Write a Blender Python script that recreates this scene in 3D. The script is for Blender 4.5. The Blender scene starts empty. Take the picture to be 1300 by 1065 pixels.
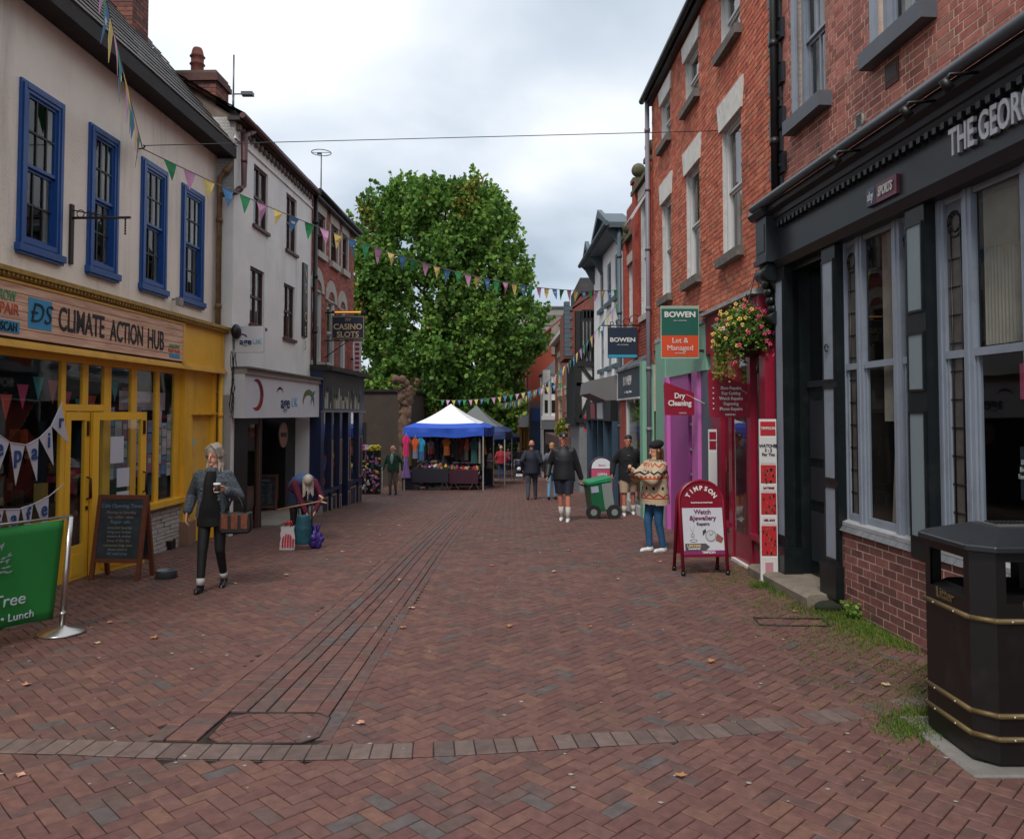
import bpy, bmesh, math, random
from math import sin, cos, pi, radians, sqrt, atan2, exp
from mathutils import Vector, Matrix, Quaternion
random.seed(7)
S = bpy.context.scene
COL = S.collection

# ------------------------------------------------------------------ camera
F = 1000.0            # focal length in photo pixels (photo is 1300 wide)
PT = math.atan(0.0375)
EYE = Vector((0, 0, 1.95))
cam_d = bpy.data.cameras.new('camera'); cam = bpy.data.objects.new('camera', cam_d); COL.objects.link(cam)
cam.location = EYE; cam.rotation_euler = (pi/2 + PT, 0, 0)
cam_d.sensor_fit = 'HORIZONTAL'; cam_d.sensor_width = 36; cam_d.lens = 36*F/1300
cam_d.shift_y = -45/1300; cam_d.clip_start = .05; cam_d.clip_end = 2000
S.camera = cam

# ------------------------------------------------------------------ world: overcast sky
W = bpy.data.worlds.new('World'); S.world = W; W.use_nodes = True
nt = W.node_tree; nt.nodes.clear()
def wn(t, **k):
    n = nt.nodes.new(t)
    for a, b in k.items(): setattr(n, a, b)
    return n
out = wn('ShaderNodeOutputWorld')
sky = wn('ShaderNodeTexSky', sky_type='NISHITA', sun_disc=False, sun_elevation=radians(52), sun_rotation=radians(200))
bg1 = wn('ShaderNodeBackground'); bg1.inputs[1].default_value = .10
nt.links.new(sky.outputs[0], bg1.inputs[0])
tc = wn('ShaderNodeTexCoord'); sep = wn('ShaderNodeSeparateXYZ'); nt.links.new(tc.outputs['Generated'], sep.inputs[0])
zc = wn('ShaderNodeMath', operation='MAXIMUM'); zc.inputs[1].default_value = 0.0; nt.links.new(sep.outputs[2], zc.inputs[0])
za = wn('ShaderNodeMath', operation='ADD'); za.inputs[1].default_value = .22; nt.links.new(zc.outputs[0], za.inputs[0])
def div(i):
    d = wn('ShaderNodeMath', operation='DIVIDE'); nt.links.new(sep.outputs[i], d.inputs[0]); nt.links.new(za.outputs[0], d.inputs[1]); return d
cmb = wn('ShaderNodeCombineXYZ'); nt.links.new(div(0).outputs[0], cmb.inputs[0]); nt.links.new(div(1).outputs[0], cmb.inputs[1]); cmb.inputs[2].default_value = 3.7
n1 = wn('ShaderNodeTexNoise'); n1.inputs['Scale'].default_value = .95; n1.inputs['Detail'].default_value = 8; n1.inputs['Roughness'].default_value = .45; n1.inputs['Distortion'].default_value = .25
nt.links.new(cmb.outputs[0], n1.inputs['Vector'])
rp = wn('ShaderNodeValToRGB'); nt.links.new(n1.outputs[0], rp.inputs[0])
e = rp.color_ramp.elements
e[0].position = .36; e[0].color = (.30, .36, .43, 1)
e[1].position = .62; e[1].color = (.72, .74, .77, 1)
m_ = e.new(.5); m_.color = (.50, .55, .61, 1)
bg2 = wn('ShaderNodeBackground'); bg2.inputs[1].default_value = 1.0; nt.links.new(rp.outputs[0], bg2.inputs[0])
mx = wn('ShaderNodeMixShader'); mx.inputs[0].default_value = .93
nt.links.new(bg1.outputs[0], mx.inputs[1]); nt.links.new(bg2.outputs[0], mx.inputs[2]); nt.links.new(mx.outputs[0], out.inputs[0])

sun_d = bpy.data.lights.new('sun', 'SUN'); sun = bpy.data.objects.new('sun', sun_d); COL.objects.link(sun)
sun_d.energy = 1.5; sun_d.angle = radians(15); sun_d.color = (1, .965, .92)
az = radians(200)
sdir = Vector((sin(az)*cos(radians(52)), cos(az)*cos(radians(52)), sin(radians(52))))
sun.rotation_euler = sdir.to_track_quat('Z', 'Y').to_euler()

S.view_settings.view_transform = 'Standard'; S.view_settings.look = 'None'
S.view_settings.exposure = 0.64; S.view_settings.gamma = 1; S.view_settings.use_curve_mapping = False
S.render.engine = 'CYCLES'
S.cycles.use_denoising = True
S.cycles.max_bounces = 6; S.cycles.diffuse_bounces = 2; S.cycles.glossy_bounces = 3; S.cycles.transmission_bounces = 3; S.cycles.transparent_max_bounces = 10
S.cycles.caustics_reflective = False; S.cycles.caustics_refractive = False

# ------------------------------------------------------------------ place helpers
def gz(Y):
    """height of the street: level near the pub, then falling gently away"""
    Y = min(Y, 75.0); t = Y - 11
    return -0.047*((t + sqrt(t*t + 4))/2) + .0045
def ray(px, py):
    v = (487.5 - py)/F
    return Vector(((px - 650)/F, cos(PT) - v*sin(PT), sin(PT) + v*cos(PT)))
def at(px, py, Y):
    d = ray(px, py); return EYE + d*(Y/d.y)
def ground_at(px, py):
    d = ray(px, py); lo, hi = 1.0, 200.0
    for _ in range(50):
        m = (lo + hi)/2; p = EYE + d*(m/d.y)
        if p.z > gz(m): lo = m
        else: hi = m
    p = EYE + d*(lo/d.y); return Vector((p.x, p.y, gz(p.y)))

# ------------------------------------------------------------------ materials
def C(h, k=1.0):
    h = h.lstrip('#'); r = [int(h[i:i+2], 16)/255 for i in (0, 2, 4)]
    return tuple(min(1, k*(c/12.92 if c <= .04045 else ((c + .055)/1.055)**2.4)) for c in r) + (1,)
MATS = {}
def mat(name, col, rough=.7, var=.0, vs=3.0, bump=0.0, bs=60.0, metal=0.0, dirt=0.0, dirtcol=(.03, .028, .025, 1), ds=1.2, spec=.5, emit=0, vcol=None, wall=False):
    if name in MATS: return MATS[name]
    m = bpy.data.materials.new(name); m.use_nodes = True; MATS[name] = m
    T = m.node_tree; B = T.nodes['Principled BSDF']
    if isinstance(col, str): col = C(col)
    B.inputs['Base Color'].default_value = col; B.inputs['Roughness'].default_value = rough; B.inputs['Metallic'].default_value = metal
    B.inputs['Specular IOR Level'].default_value = spec
    L = T.links.new; N = T.nodes.new
    geo = N('ShaderNodeNewGeometry'); src = None
    if var > 0:
        n = N('ShaderNodeTexNoise'); n.inputs['Scale'].default_value = vs; n.inputs['Detail'].default_value = 6; n.inputs['Roughness'].default_value = .65
        L(geo.outputs['Position'], n.inputs['Vector'])
        r = N('ShaderNodeMapRange'); r.inputs['From Min'].default_value = .3; r.inputs['From Max'].default_value = .7
        L(n.outputs[0], r.inputs[0])
        mx = N('ShaderNodeMix'); mx.data_type = 'RGBA'
        c2 = vcol if vcol else tuple(c*(1 - var) for c in col[:3]) + (1,)
        c1 = col if vcol else tuple(min(1, c*(1 + var*.6)) for c in col[:3]) + (1,)
        mx.inputs[6].default_value = c1; mx.inputs[7].default_value = c2
        L(r.outputs[0], mx.inputs[0]); src = mx.outputs[2]
    if dirt > 0:
        n = N('ShaderNodeTexNoise'); n.inputs['Scale'].default_value = ds; n.inputs['Detail'].default_value = 9; n.inputs['Roughness'].default_value = .72
        mp = N('ShaderNodeMapping'); mp.inputs['Scale'].default_value = (1.6, 1.6, .16) if wall else (1, 1, 1); L(geo.outputs['Position'], mp.inputs[0]); L(mp.outputs[0], n.inputs['Vector'])
        r = N('ShaderNodeMapRange'); r.inputs['From Min'].default_value = .52; r.inputs['From Max'].default_value = .74; r.inputs['To Max'].default_value = dirt
        L(n.outputs[0], r.inputs[0])
        mx = N('ShaderNodeMix'); mx.data_type = 'RGBA'; mx.inputs[6].default_value = col; mx.inputs[7].default_value = dirtcol
        if src: L(src, mx.inputs[6])
        L(r.outputs[0], mx.inputs[0]); src = mx.outputs[2]
    if src: L(src, B.inputs['Base Color'])
    if bump > 0:
        n = N('ShaderNodeTexNoise'); n.inputs['Scale'].default_value = bs; n.inputs['Detail'].default_value = 5
        L(geo.outputs['Position'], n.inputs['Vector'])
        b = N('ShaderNodeBump'); b.inputs['Strength'].default_value = bump; b.inputs['Distance'].default_value = .01
        L(n.outputs[0], b.inputs['Height']); L(b.outputs[0], B.inputs['Normal'])
    if emit:
        B.inputs['Emission Color'].default_value = col; B.inputs['Emission Strength'].default_value = emit
    return m
def glass(name, tint=(.93, .95, .95, 1), refl=1.0, rough=.02):
    if name in MATS: return MATS[name]
    m = bpy.data.materials.new(name); m.use_nodes = True; MATS[name] = m
    T = m.node_tree; T.nodes.clear(); L = T.links.new; N = T.nodes.new
    o = N('ShaderNodeOutputMaterial'); tr = N('ShaderNodeBsdfTransparent'); tr.inputs[0].default_value = tint
    gl = N('ShaderNodeBsdfGlossy'); gl.inputs['Roughness'].default_value = rough
    fr = N('ShaderNodeMath'); fr.operation = 'POWER'; fr.inputs[1].default_value = 4.2; dt = N('ShaderNodeVectorMath'); dt.operation = 'DOT_PRODUCT'; g2 = N('ShaderNodeNewGeometry'); L(g2.outputs['Incoming'], dt.inputs[0]); L(g2.outputs['Normal'], dt.inputs[1])
    ab = N('ShaderNodeMath'); ab.operation = 'ABSOLUTE'; L(dt.outputs['Value'], ab.inputs[0]); om = N('ShaderNodeMath'); om.operation = 'SUBTRACT'; om.inputs[0].default_value = 1; om.use_clamp = True; L(ab.outputs[0], om.inputs[1]); L(om.outputs[0], fr.inputs[0])
    n = N('ShaderNodeTexNoise'); n.inputs['Scale'].default_value = 1.3; geo = N('ShaderNodeNewGeometry'); L(geo.outputs['Position'], n.inputs['Vector'])
    b = N('ShaderNodeBump'); b.inputs['Strength'].default_value = .07; b.inputs['Distance'].default_value = .02; L(n.outputs[0], b.inputs['Height']); L(b.outputs[0], gl.inputs['Normal'])
    mu = N('ShaderNodeMath'); mu.operation = 'MULTIPLY_ADD'; mu.inputs[1].default_value = .9*refl; mu.inputs[2].default_value = .06; mu.use_clamp = True
    L(fr.outputs[0], mu.inputs[0]); mx = N('ShaderNodeMixShader'); L(mu.outputs[0], mx.inputs[0]); L(tr.outputs[0], mx.inputs[1]); L(gl.outputs[0], mx.inputs[2]); L(mx.outputs[0], o.inputs[0])
    return m

# ------------------------------------------------------------------ objects
def thing(name, label, cat, loc=(0, 0, 0), rotz=0, group=None):
    o = bpy.data.objects.new(name, None); COL.objects.link(o); o.empty_display_size = .2
    o.location = loc; o.rotation_euler = (0, 0, rotz); o['label'] = label; o['category'] = cat
    if group: o['group'] = group
    return o
def tag(o, label=None, cat=None, group=None, kind=None):
    if label: o['label'] = label
    if cat: o['category'] = cat
    if group: o['group'] = group
    if kind: o['kind'] = kind
    return o
def link(name, me, parent=None, loc=(0, 0, 0), rot=(0, 0, 0), scale=(1, 1, 1)):
    o = bpy.data.objects.new(name, me); COL.objects.link(o); o.parent = parent
    o.location = loc; o.rotation_euler = rot; o.scale = scale; return o
def copy_thing(root, loc, rotz, label=None, group=None):
    r = root.copy(); COL.objects.link(r); r.location = loc; r.rotation_euler = (0, 0, rotz)
    if label: r['label'] = label
    if group: r['group'] = group
    for ch in list(root.children):
        c = ch.copy(); COL.objects.link(c); c.parent = r
        for g in list(ch.children):
            d = g.copy(); COL.objects.link(d); d.parent = c
    return r

class MB:
    def __init__(s): s.v = []; s.f = []; s.m = []; s.sm = []
    def add(s, vs, fs, m=0, smooth=False):
        b = len(s.v); s.v += [tuple(x) for x in vs]
        for f in fs: s.f.append(tuple(b + i for i in f)); s.m.append(m); s.sm.append(smooth)
        return s
    def box(s, x0, x1, y0, y1, z0, z1, m=0, M=None):
        if x0 > x1: x0, x1 = x1, x0
        if y0 > y1: y0, y1 = y1, y0
        if z0 > z1: z0, z1 = z1, z0
        vs = [Vector(p) for p in ((x0, y0, z0), (x1, y0, z0), (x1, y1, z0), (x0, y1, z0), (x0, y0, z1), (x1, y0, z1), (x1, y1, z1), (x0, y1, z1))]
        if M: vs = [M @ p for p in vs]
        return s.add(vs, [(0, 3, 2, 1), (4, 5, 6, 7), (0, 1, 5, 4), (1, 2, 6, 5), (2, 3, 7, 6), (3, 0, 4, 7)], m)
    def quad(s, a, b, c, d, m=0): return s.add([a, b, c, d], [(0, 1, 2, 3)], m)
    def prism(s, poly, axis, a0, a1, m=0):
        """poly: 2-D outline, swept along axis ('x','y','z') from a0 to a1"""
        def P(p, a):
            return {'x': (a, p[0], p[1]), 'y': (p[0], a, p[1]), 'z': (p[0], p[1], a)}[axis]
        n = len(poly); vs = [P(p, a0) for p in poly] + [P(p, a1) for p in poly]
        fs = [(i, (i + 1) % n, n + (i + 1) % n, n + i) for i in range(n)] + [tuple(range(n))[::-1], tuple(range(n, 2*n))]
        return s.add(vs, fs, m)
    def cyl(s, p0, p1, r0, r1=None, n=10, m=0, caps=True, smooth=True):
        p0 = Vector(p0); p1 = Vector(p1); r1 = r0 if r1 is None else r1
        d = (p1 - p0)
        if d.length < 1e-6: return s
        q = d.to_track_quat('Z', 'Y'); X = q @ Vector((1, 0, 0)); Y = q @ Vector((0, 1, 0))
        vs = [p0 + (X*cos(2*pi*i/n) + Y*sin(2*pi*i/n))*r0 for i in range(n)] + [p1 + (X*cos(2*pi*i/n) + Y*sin(2*pi*i/n))*r1 for i in range(n)]
        s.add(vs, [(i, (i + 1) % n, n + (i + 1) % n, n + i) for i in range(n)], m, smooth)
        if caps: b = len(s.v) - 2*n; s.f += [tuple(b + i for i in range(n))[::-1], tuple(b + n + i for i in range(n))]; s.m += [m, m]; s.sm += [False, False]
        return s
    def tube(s, pts, r, n=8, m=0):
        P = [Vector(pts[0])]
        for q in pts[1:]:
            if (Vector(q) - P[-1]).length > 1e-5: P.append(Vector(q))
        if len(P) < 2: return s
        D = [(P[min(i + 1, len(P) - 1)] - P[max(i - 1, 0)]).normalized() for i in range(len(P))]
        up = Vector((0, 0, 1)) if abs(D[0].z) < .9 else Vector((1, 0, 0)); X = D[0].cross(up).normalized(); vs = []
        for i, p in enumerate(P):
            X = (X - D[i]*X.dot(D[i])).normalized(); Y = D[i].cross(X)
            k = 1.0
            if 0 < i < len(P) - 1: k = 1/max(.6, (P[i] - P[i-1]).normalized().dot(D[i]))
            vs += [p + (X*cos(2*pi*j/n) + Y*sin(2*pi*j/n))*r*k for j in range(n)]
        b = len(s.v); L_ = len(P)
        s.add(vs, [(i*n + j, i*n + (j + 1) % n, (i + 1)*n + (j + 1) % n, (i + 1)*n + j) for i in range(L_ - 1) for j in range(n)], m, True)
        s.add([], [], m); s.f += [tuple(b + j for j in range(n))[::-1], tuple(b + (L_ - 1)*n + j for j in range(n))]; s.m += [m, m]; s.sm += [False, False]
        return s
    def loft(s, secs, n=22, m=0):
        vs = []
        for c, rx, ry, R in secs:
            vs += [Vector(c) + R @ Vector((rx*cos(2*pi*j/n), ry*sin(2*pi*j/n), 0)) for j in range(n)]
        b = len(s.v); L_ = len(secs)
        s.add(vs, [(i*n + j, i*n + (j + 1) % n, (i + 1)*n + (j + 1) % n, (i + 1)*n + j) for i in range(L_ - 1) for j in range(n)], m, True)
        s.f += [tuple(b + j for j in range(n))[::-1], tuple(b + (L_ - 1)*n + j for j in range(n))]; s.m += [m, m]; s.sm += [False, False]
        return s
    def lathe(s, prof, c=(0, 0, 0), n=16, m=0, M=None):
        vs = []
        for r, z in prof:
            for i in range(n):
                p = Vector((r*cos(2*pi*i/n), r*sin(2*pi*i/n), z))
                if M: p = M @ p
                vs.append(p + Vector(c))
        k = len(prof); fs = []
        for j in range(k - 1):
            for i in range(n): fs.append((j*n + i, j*n + (i + 1) % n, (j + 1)*n + (i + 1) % n, (j + 1)*n + i))
        return s.add(vs, fs, m, True)
    def ell(s, c, r, n=10, k=7, m=0, R=None):
        c = Vector(c); r = (r, r, r) if not hasattr(r, '__len__') else r
        vs = []
        for j in range(k + 1):
            t = pi*j/k
            for i in range(n):
                p = Vector((r[0]*sin(t)*cos(2*pi*i/n), r[1]*sin(t)*sin(2*pi*i/n), r[2]*cos(t)))
                if R: p = R @ p
                vs.append(c + p)
        fs = []
        for j in range(k):
            for i in range(n): fs.append((j*n + i, (j + 1)*n + i, (j + 1)*n + (i + 1) % n, j*n + (i + 1) % n))
        return s.add(vs, fs, m, True)
    def mesh(s, name, mats):
        me = bpy.data.meshes.new(name); me.from_pydata(s.v, [], s.f)
        for m in (mats if isinstance(mats, (list, tuple)) else [mats]): me.materials.append(m)
        me.polygons.foreach_set('material_index', s.m); me.polygons.foreach_set('use_smooth', s.sm); me.update(); return me
    def build(s, name, mats, parent=None, loc=(0, 0, 0), rot=(0, 0, 0), bevel=0):
        o = link(name, s.mesh(name, mats), parent, loc, rot)
        if bevel:
            b = o.modifiers.new('bevel', 'BEVEL'); b.width = bevel; b.segments = 1; b.limit_method = 'ANGLE'
        return o

_tc = {}
def text(body, size, m, parent, loc, rot=(pi/2, 0, 0), name='lettering', sx=1.0, ext=.004, align='CENTER', bold=0, spacing=1.0, shear=0):
    cu = bpy.data.curves.new('t', 'FONT'); cu.body = body; cu.size = size; cu.extrude = ext; cu.align_x = align; cu.align_y = 'CENTER'
    cu.offset = bold; cu.space_character = spacing; cu.resolution_u = 3; cu.shear = shear
    o = bpy.data.objects.new('t', cu); me = bpy.data.meshes.new_from_object(o); bpy.data.objects.remove(o)
    me.materials.clear(); me.materials.append(m)
    return link(name, me, parent, loc, rot, (sx, 1, 1))
# ------------------------------------------------------------------ ground, paving
M_bed = mat('joint_sand', '#2b221d', .95, var=.4, vs=9)
def strip_sheet(name, ys, xl, xr, m, dz, n=10):
    mb = MB()
    vs = []; 
    for y in ys:
        a = xl(y); b = xr(y)
        for i in range(n + 1): vs.append((a + (b - a)*i/n, y, gz(y) + dz))
    fs = [(j*(n+1) + i, j*(n+1) + i + 1, (j+1)*(n+1) + i + 1, (j+1)*(n+1) + i) for j in range(len(ys) - 1) for i in range(n)]
    mb.add(vs, fs); return mb.build(name, m)
ysG = [-40, -10, 0, 3, 5] + [7 + k*.5 for k in range(30)] + [23 + 2*k for k in range(27)] + [80, 120, 200, 400]
g = strip_sheet('ground', ysG, lambda y: -250, lambda y: 250, M_bed, -.016, 6); tag(g, kind='structure')
# far street surface where single bricks can no longer be told apart
def far_paving_mat():
    m = bpy.data.materials.new('far_paving'); m.use_nodes = True; T = m.node_tree; L = T.links.new; N = T.nodes.new; B = T.nodes['Principled BSDF']
    geo = N('ShaderNodeNewGeometry'); mp = N('ShaderNodeMapping'); mp.inputs['Rotation'].default_value = (0, 0, pi/4); L(geo.outputs['Position'], mp.inputs[0])
    br = N('ShaderNodeTexBrick'); br.inputs['Scale'].default_value = 1; br.inputs['Brick Width'].default_value = .21; br.inputs['Row Height'].default_value = .105; br.inputs['Mortar Size'].default_value = .006
    br.inputs['Color1'].default_value = C('#8a5f54'); br.inputs['Color2'].default_value = C('#6b5552'); br.inputs['Mortar'].default_value = C('#3a302c'); L(mp.outputs[0], br.inputs[0])
    n = N('ShaderNodeTexNoise'); n.inputs['Scale'].default_value = .7; n.inputs['Detail'].default_value = 7; L(geo.outputs['Position'], n.inputs['Vector'])
    mx = N('ShaderNodeMix'); mx.data_type = 'RGBA'; mx.blend_type = 'MULTIPLY'; mx.inputs[0].default_value = .4; L(br.outputs[0], mx.inputs[6]); L(n.outputs[0], mx.inputs[7]); L(mx.outputs[2], B.inputs['Base Color']); B.inputs['Roughness'].default_value = .7
    return m
fp = strip_sheet('street', [37.9 + 2*k for k in range(24)] + [90, 120], lambda y: -9, lambda y: 8, far_paving_mat(), -.003, 6); tag(fp, kind='structure')

tones = ['#845b51', '#7d544c', '#886054', '#79524c', '#815b53', '#735b55', '#6f6361', '#8b6354', '#74554f']
wts = [5, 5, 4, 4, 4, 1.3, .5, 2, 2]
def paver_mat(i, h):
    return mat('paver_%d' % i, C(h, .66), .72, var=.35, vs=14, bump=.35, bs=140, dirt=.65, dirtcol=(.05, .038, .03, 1), ds=.55)
PM = [paver_mat(i, h) for i, h in enumerate(tones)]
GREY = [mat('sett_%d' % i, C(h, .9), .7, var=.3, vs=14, bump=.35, bs=140, dirt=.4, ds=2) for i, h in enumerate(['#6e5a54', '#66544e', '#75625b'])]
PALL = PM + GREY

def interp(tab, y):
    if y <= tab[0][0]:
        (a, b), (c, d) = tab[0], tab[1]; return b + (d - b)*(y - a)/(c - a)
    for (a, b), (c, d) in zip(tab[:-1], tab[1:]):
        if y <= c: return b + (d - b)*(y - a)/(c - a)
    return tab[-1][1]
TL = [(4.7, -2.2), (6.8, -2.0), (9, -1.83), (11.4, -1.74), (19, -1.58), (27, -1.45), (40, -1.25)]
TR = [(5.3, -1.07), (7.5, -1.03), (9.6, -.98), (19, -.86), (27, -.77), (40, -.6)]
TBAND = [(-6.0, 4.45), (-3.05, 4.74), (-1.84, 4.62), (-.69, 4.62), (1.22, 4.90), (2.39, 5.27), (4.2, 6.0)]   # x -> y of the grey sett band (centre)
def band_y(x): return interp(TBAND, x)
BANDW = .20
def smooth_band(x):
    return sum(band_y(x + d) for d in (-.5, -.25, 0, .25, .5))/5
pavers = []   # (cx, cy, ang, l, w, dz, tone)
def leftX(y): return -5.6 + .03*y
def rightX(y): return 3.95 - .055*y
# herringbone at 45 degrees
w_ = .0935; ca = cos(pi/4); rr = random.Random(3)
N_ = 260
for a in range(-70, 480):
    for b in range(-70, 480):
        t = (a - b) % 4
        if t == 0: cx, cy, an = a + 1, b + .5, 0
        elif t == 2: cx, cy, an = a + .5, b, pi/2
        else: continue
        X = (cx - cy)*w_*ca - 0.3; Y = (cx + cy)*w_*ca + 1.5
        if Y < 2.6 or Y > 38.2: continue
        if X < leftX(Y) - .3 or X > rightX(Y) + .4: continue
        by = smooth_band(X)
        if abs(Y - by) < .03: continue
        if Y > by - .1 and interp(TL, Y) + .045 < X < interp(TR, Y) - .045: continue
        tone = rr.choices(range(9), wts)[0]
        # patchy greys
        k = sin(X*1.7 + 2.1*sin(Y*.9)) * sin(Y*1.3 + sin(X*2.3))
        if k > .72 and rr.random() < .5: tone = rr.choice([5, 6, 8])
        pavers.append((X, Y, an + pi/4, .181, .0868, rr.gauss(0, .0009), tone))
# grey sett band
x = -5.9
while x < 4.1:
    y = smooth_band(x); a = atan2(smooth_band(x + .05) - smooth_band(x - .05), .1)
    pavers.append((x, y, a + pi/2, BANDW, .115, .0055 + rr.gauss(0, .0007), 9 + rr.randrange(3) if rr.random() > .06 else 0))
    x += .120*cos(a)
# drainage strip: courses along and across
def lat(s, y):   # s = 0..1.13 m nominal offset across the strip
    l = interp(TL, y); r = interp(TR, y); return l + (r - l)*s/1.13
def course(s0, s1, y0, y1, along, pool):
    y = y0
    step = .212 if along else .106
    while y < y1:
        c = (s0 + s1)/2; X = lat(c, y + step/2); wd = (lat(s1, y) - lat(s0, y)) - .005
        an = -atan2(lat(c, y + step) - lat(c, y), step)
        if along: pavers.append((X, y + step/2, an + pi/2, step - .005, wd, .0045 + rr.gauss(0, .001), rr.choice(pool)))
        else: pavers.append((X, y + step/2, an, wd, step - .005, .0045 + rr.gauss(0, .001), rr.choice(pool)))
        y += step
reds = [0, 1, 2, 3, 4, 5, 8]; mixd = [0, 4, 5, 5, 6, 8, 8, 3]
yb = 4.80
course(0, .105, yb, 38, True, reds + [5])
course(.108, .31, yb, 38, False, reds); course(.312, .43, 5.25, 38, True, mixd)
course(.438, .56, 5.25, 38, True, mixd); course(.568, .69, 5.25, 38, True, mixd)
course(.697, .905, 5.25, 38, False, reds); course(.907, 1.015, yb, 38, True, reds)
course(1.02, 1.13, yb, 38, True, mixd)
# recessed inspection cover, clipped corners, filled with its own pavers
MC = Vector((-1.50, 4.975)); cw, chh = .335, .235
k = 0; cover_bits = []
for a in range(-9, 10):
    for b in range(-9, 10):
        t = (a - b) % 4
        if t == 0: cx, cy, an = a + 1, b + .5, 0
        elif t == 2: cx, cy, an = a + .5, b, pi/2
        else: continue
        X = (cx - cy)*w_*ca; Y = (cx + cy)*w_*ca
        cover_bits.append((X, Y, an + pi/4))

PV = bpy.data.objects.new('pavement', None)
def paver_geo(l, w, near):
    """a paver: top slightly chamfered, sides"""
    c = .004 if near else 0; h = -.014
    a, b = l/2, w/2
    if near:
        vs = [(-a, -b, h), (a, -b, h), (a, b, h), (-a, b, h), (-a, -b, -c), (a, -b, -c), (a, b, -c), (-a, b, -c), (-a + c, -b + c, 0), (a - c, -b + c, 0), (a - c, b - c, 0), (-a + c, b - c, 0)]
        fs = [(0, 1, 5, 4), (1, 2, 6, 5), (2, 3, 7, 6), (3, 0, 4, 7), (4, 5, 9, 8), (5, 6, 10, 9), (6, 7, 11, 10), (7, 4, 8, 11), (8, 9, 10, 11)]
    else:
        vs = [(-a, -b, h), (a, -b, h), (a, b, h), (-a, b, h), (-a, -b, 0), (a, -b, 0), (a, b, 0), (-a, b, 0)]
        fs = [(0, 1, 5, 4), (1, 2, 6, 5), (2, 3, 7, 6), (3, 0, 4, 7), (4, 5, 6, 7)]
    return vs, fs
def inview(p):
    return abs(p[0]/p[1]) < .64 and p[1] > 3.65
near_ids = set(sorted((i for i, p in enumerate(pavers) if inview(p)), key=lambda i: pavers[i][1])[:295])
base = strip_sheet('pavement', [2, 3, 4, 5, 6] + [7 + .5*k for k in range(30)] + [22 + 2*k for k in range(10)], lambda y: leftX(y) - .5, lambda y: rightX(y) + .5, M_bed, -.0125, 4); tag(base, kind='structure')
mb = MB(); cache = {}
for i, (X, Y, an, l, w, dz, tone) in enumerate(pavers):
    if i in near_ids:
        key = (round(l, 2), round(w, 2), tone)
        if key not in cache:
            m2 = MB(); vs, fs = paver_geo(l, w, True); m2.add(vs, fs); cache[key] = m2.mesh('paver', PALL[tone])
        o = link('paver', cache[key], base, (X, Y, gz(Y) + dz), (rr.gauss(0, .006), rr.gauss(0, .004), an))
        continue
    vs, fs = paver_geo(l, w, Y < 11)
    c, s_ = cos(an), sin(an); tx, ty = rr.gauss(0, .007), rr.gauss(0, .007)
    mb.add([(X + c*x - s_*y, Y + s_*x + c*y, gz(Y + s_*x + c*y) + dz + z + tx*y + ty*x) for x, y, z in vs], fs, tone)
o = mb.build('pavers', PALL, base); tag(o, kind='stuff')
# the cover's steel frame
mb = MB()
def clip(poly, a, b):
    out = []; f = lambda p: (b[0] - a[0])*(p[1] - a[1]) - (b[1] - a[1])*(p[0] - a[0])
    for p, q in zip(poly, poly[1:] + poly[:1]):
        fp, fq = f(p), f(q)
        if fp >= 0: out.append(p)
        if fp*fq < 0: t = fp/(fp - fq); out.append((p[0] + (q[0] - p[0])*t, p[1] + (q[1] - p[1])*t))
    return out
oct_ = [(-cw + .1, -chh), (cw - .1, -chh), (cw, -chh + .08), (cw, chh - .08), (cw - .1, chh), (-cw + .1, chh), (-cw, chh - .08), (-cw, -chh + .08)]
cvm = {}
for X, Y, an in cover_bits:
    c, s_ = cos(an), sin(an); pol = [(X + c*x - s_*y, Y + s_*x + c*y) for x, y in ((-.09, -.0435), (.09, -.0435), (.09, .0435), (-.09, .0435))]
    for p0, p1 in zip(oct_, oct_[1:] + oct_[:1]):
        if pol: pol = clip(pol, p0, p1)
    if len(pol) < 3: continue
    cx_ = sum(p[0] for p in pol)/len(pol); cy_ = sum(p[1] for p in pol)/len(pol)
    m2 = MB(); m2.prism([(p[0] - cx_, p[1] - cy_) for p in pol], 'z', -.012, .0035); m2.build('cover_paver', PALL[rr.choice([0, 1, 3, 4, 8])], base, (MC.x + cx_, MC.y + cy_, gz(MC.y)))
for (a, b), (c, d) in zip(oct_, oct_[1:] + oct_[:1]):
    mb.cyl((MC.x + a, MC.y + b, gz(MC.y) + .004), (MC.x + c, MC.y + d, gz(MC.y) + .004), .006, n=6)
mb.build('cover_frame', mat('rust_steel', '#2e2622', .7, var=.4), base)
bedm = MB(); xs_ = [-5.9 + .25*i for i in range(41)]
for a, b in zip(xs_[:-1], xs_[1:]):
    ya, yb_ = smooth_band(a), smooth_band(b); bedm.quad((a, ya - BANDW/2 - .004, gz(ya) + .0028), (b, yb_ - BANDW/2 - .004, gz(yb_) + .0028), (b, yb_ + BANDW/2 + .004, gz(yb_) + .0028), (a, ya + BANDW/2 + .004, gz(ya) + .0028))
bedm.build('course_bed', M_bed, base)
# slot channel
mb = MB()
for s in (.434, .564, .6935):
    y = 5.25
    while y < 37.5:
        mb.box(-.006, .006, 0, .98, -.014, -.006, M=Matrix.Translation((lat(s, y), y, gz(y))) @ Matrix.Rotation(-atan2(lat(s, y + 1) - lat(s, y), 1), 4, 'Z') @ Matrix.Rotation(atan2(gz(y + 1) - gz(y), 1), 4, 'X'))
        y += 1
mb.build('drain_channel', mat('channel_iron', '#161413', .6), base)
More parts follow.
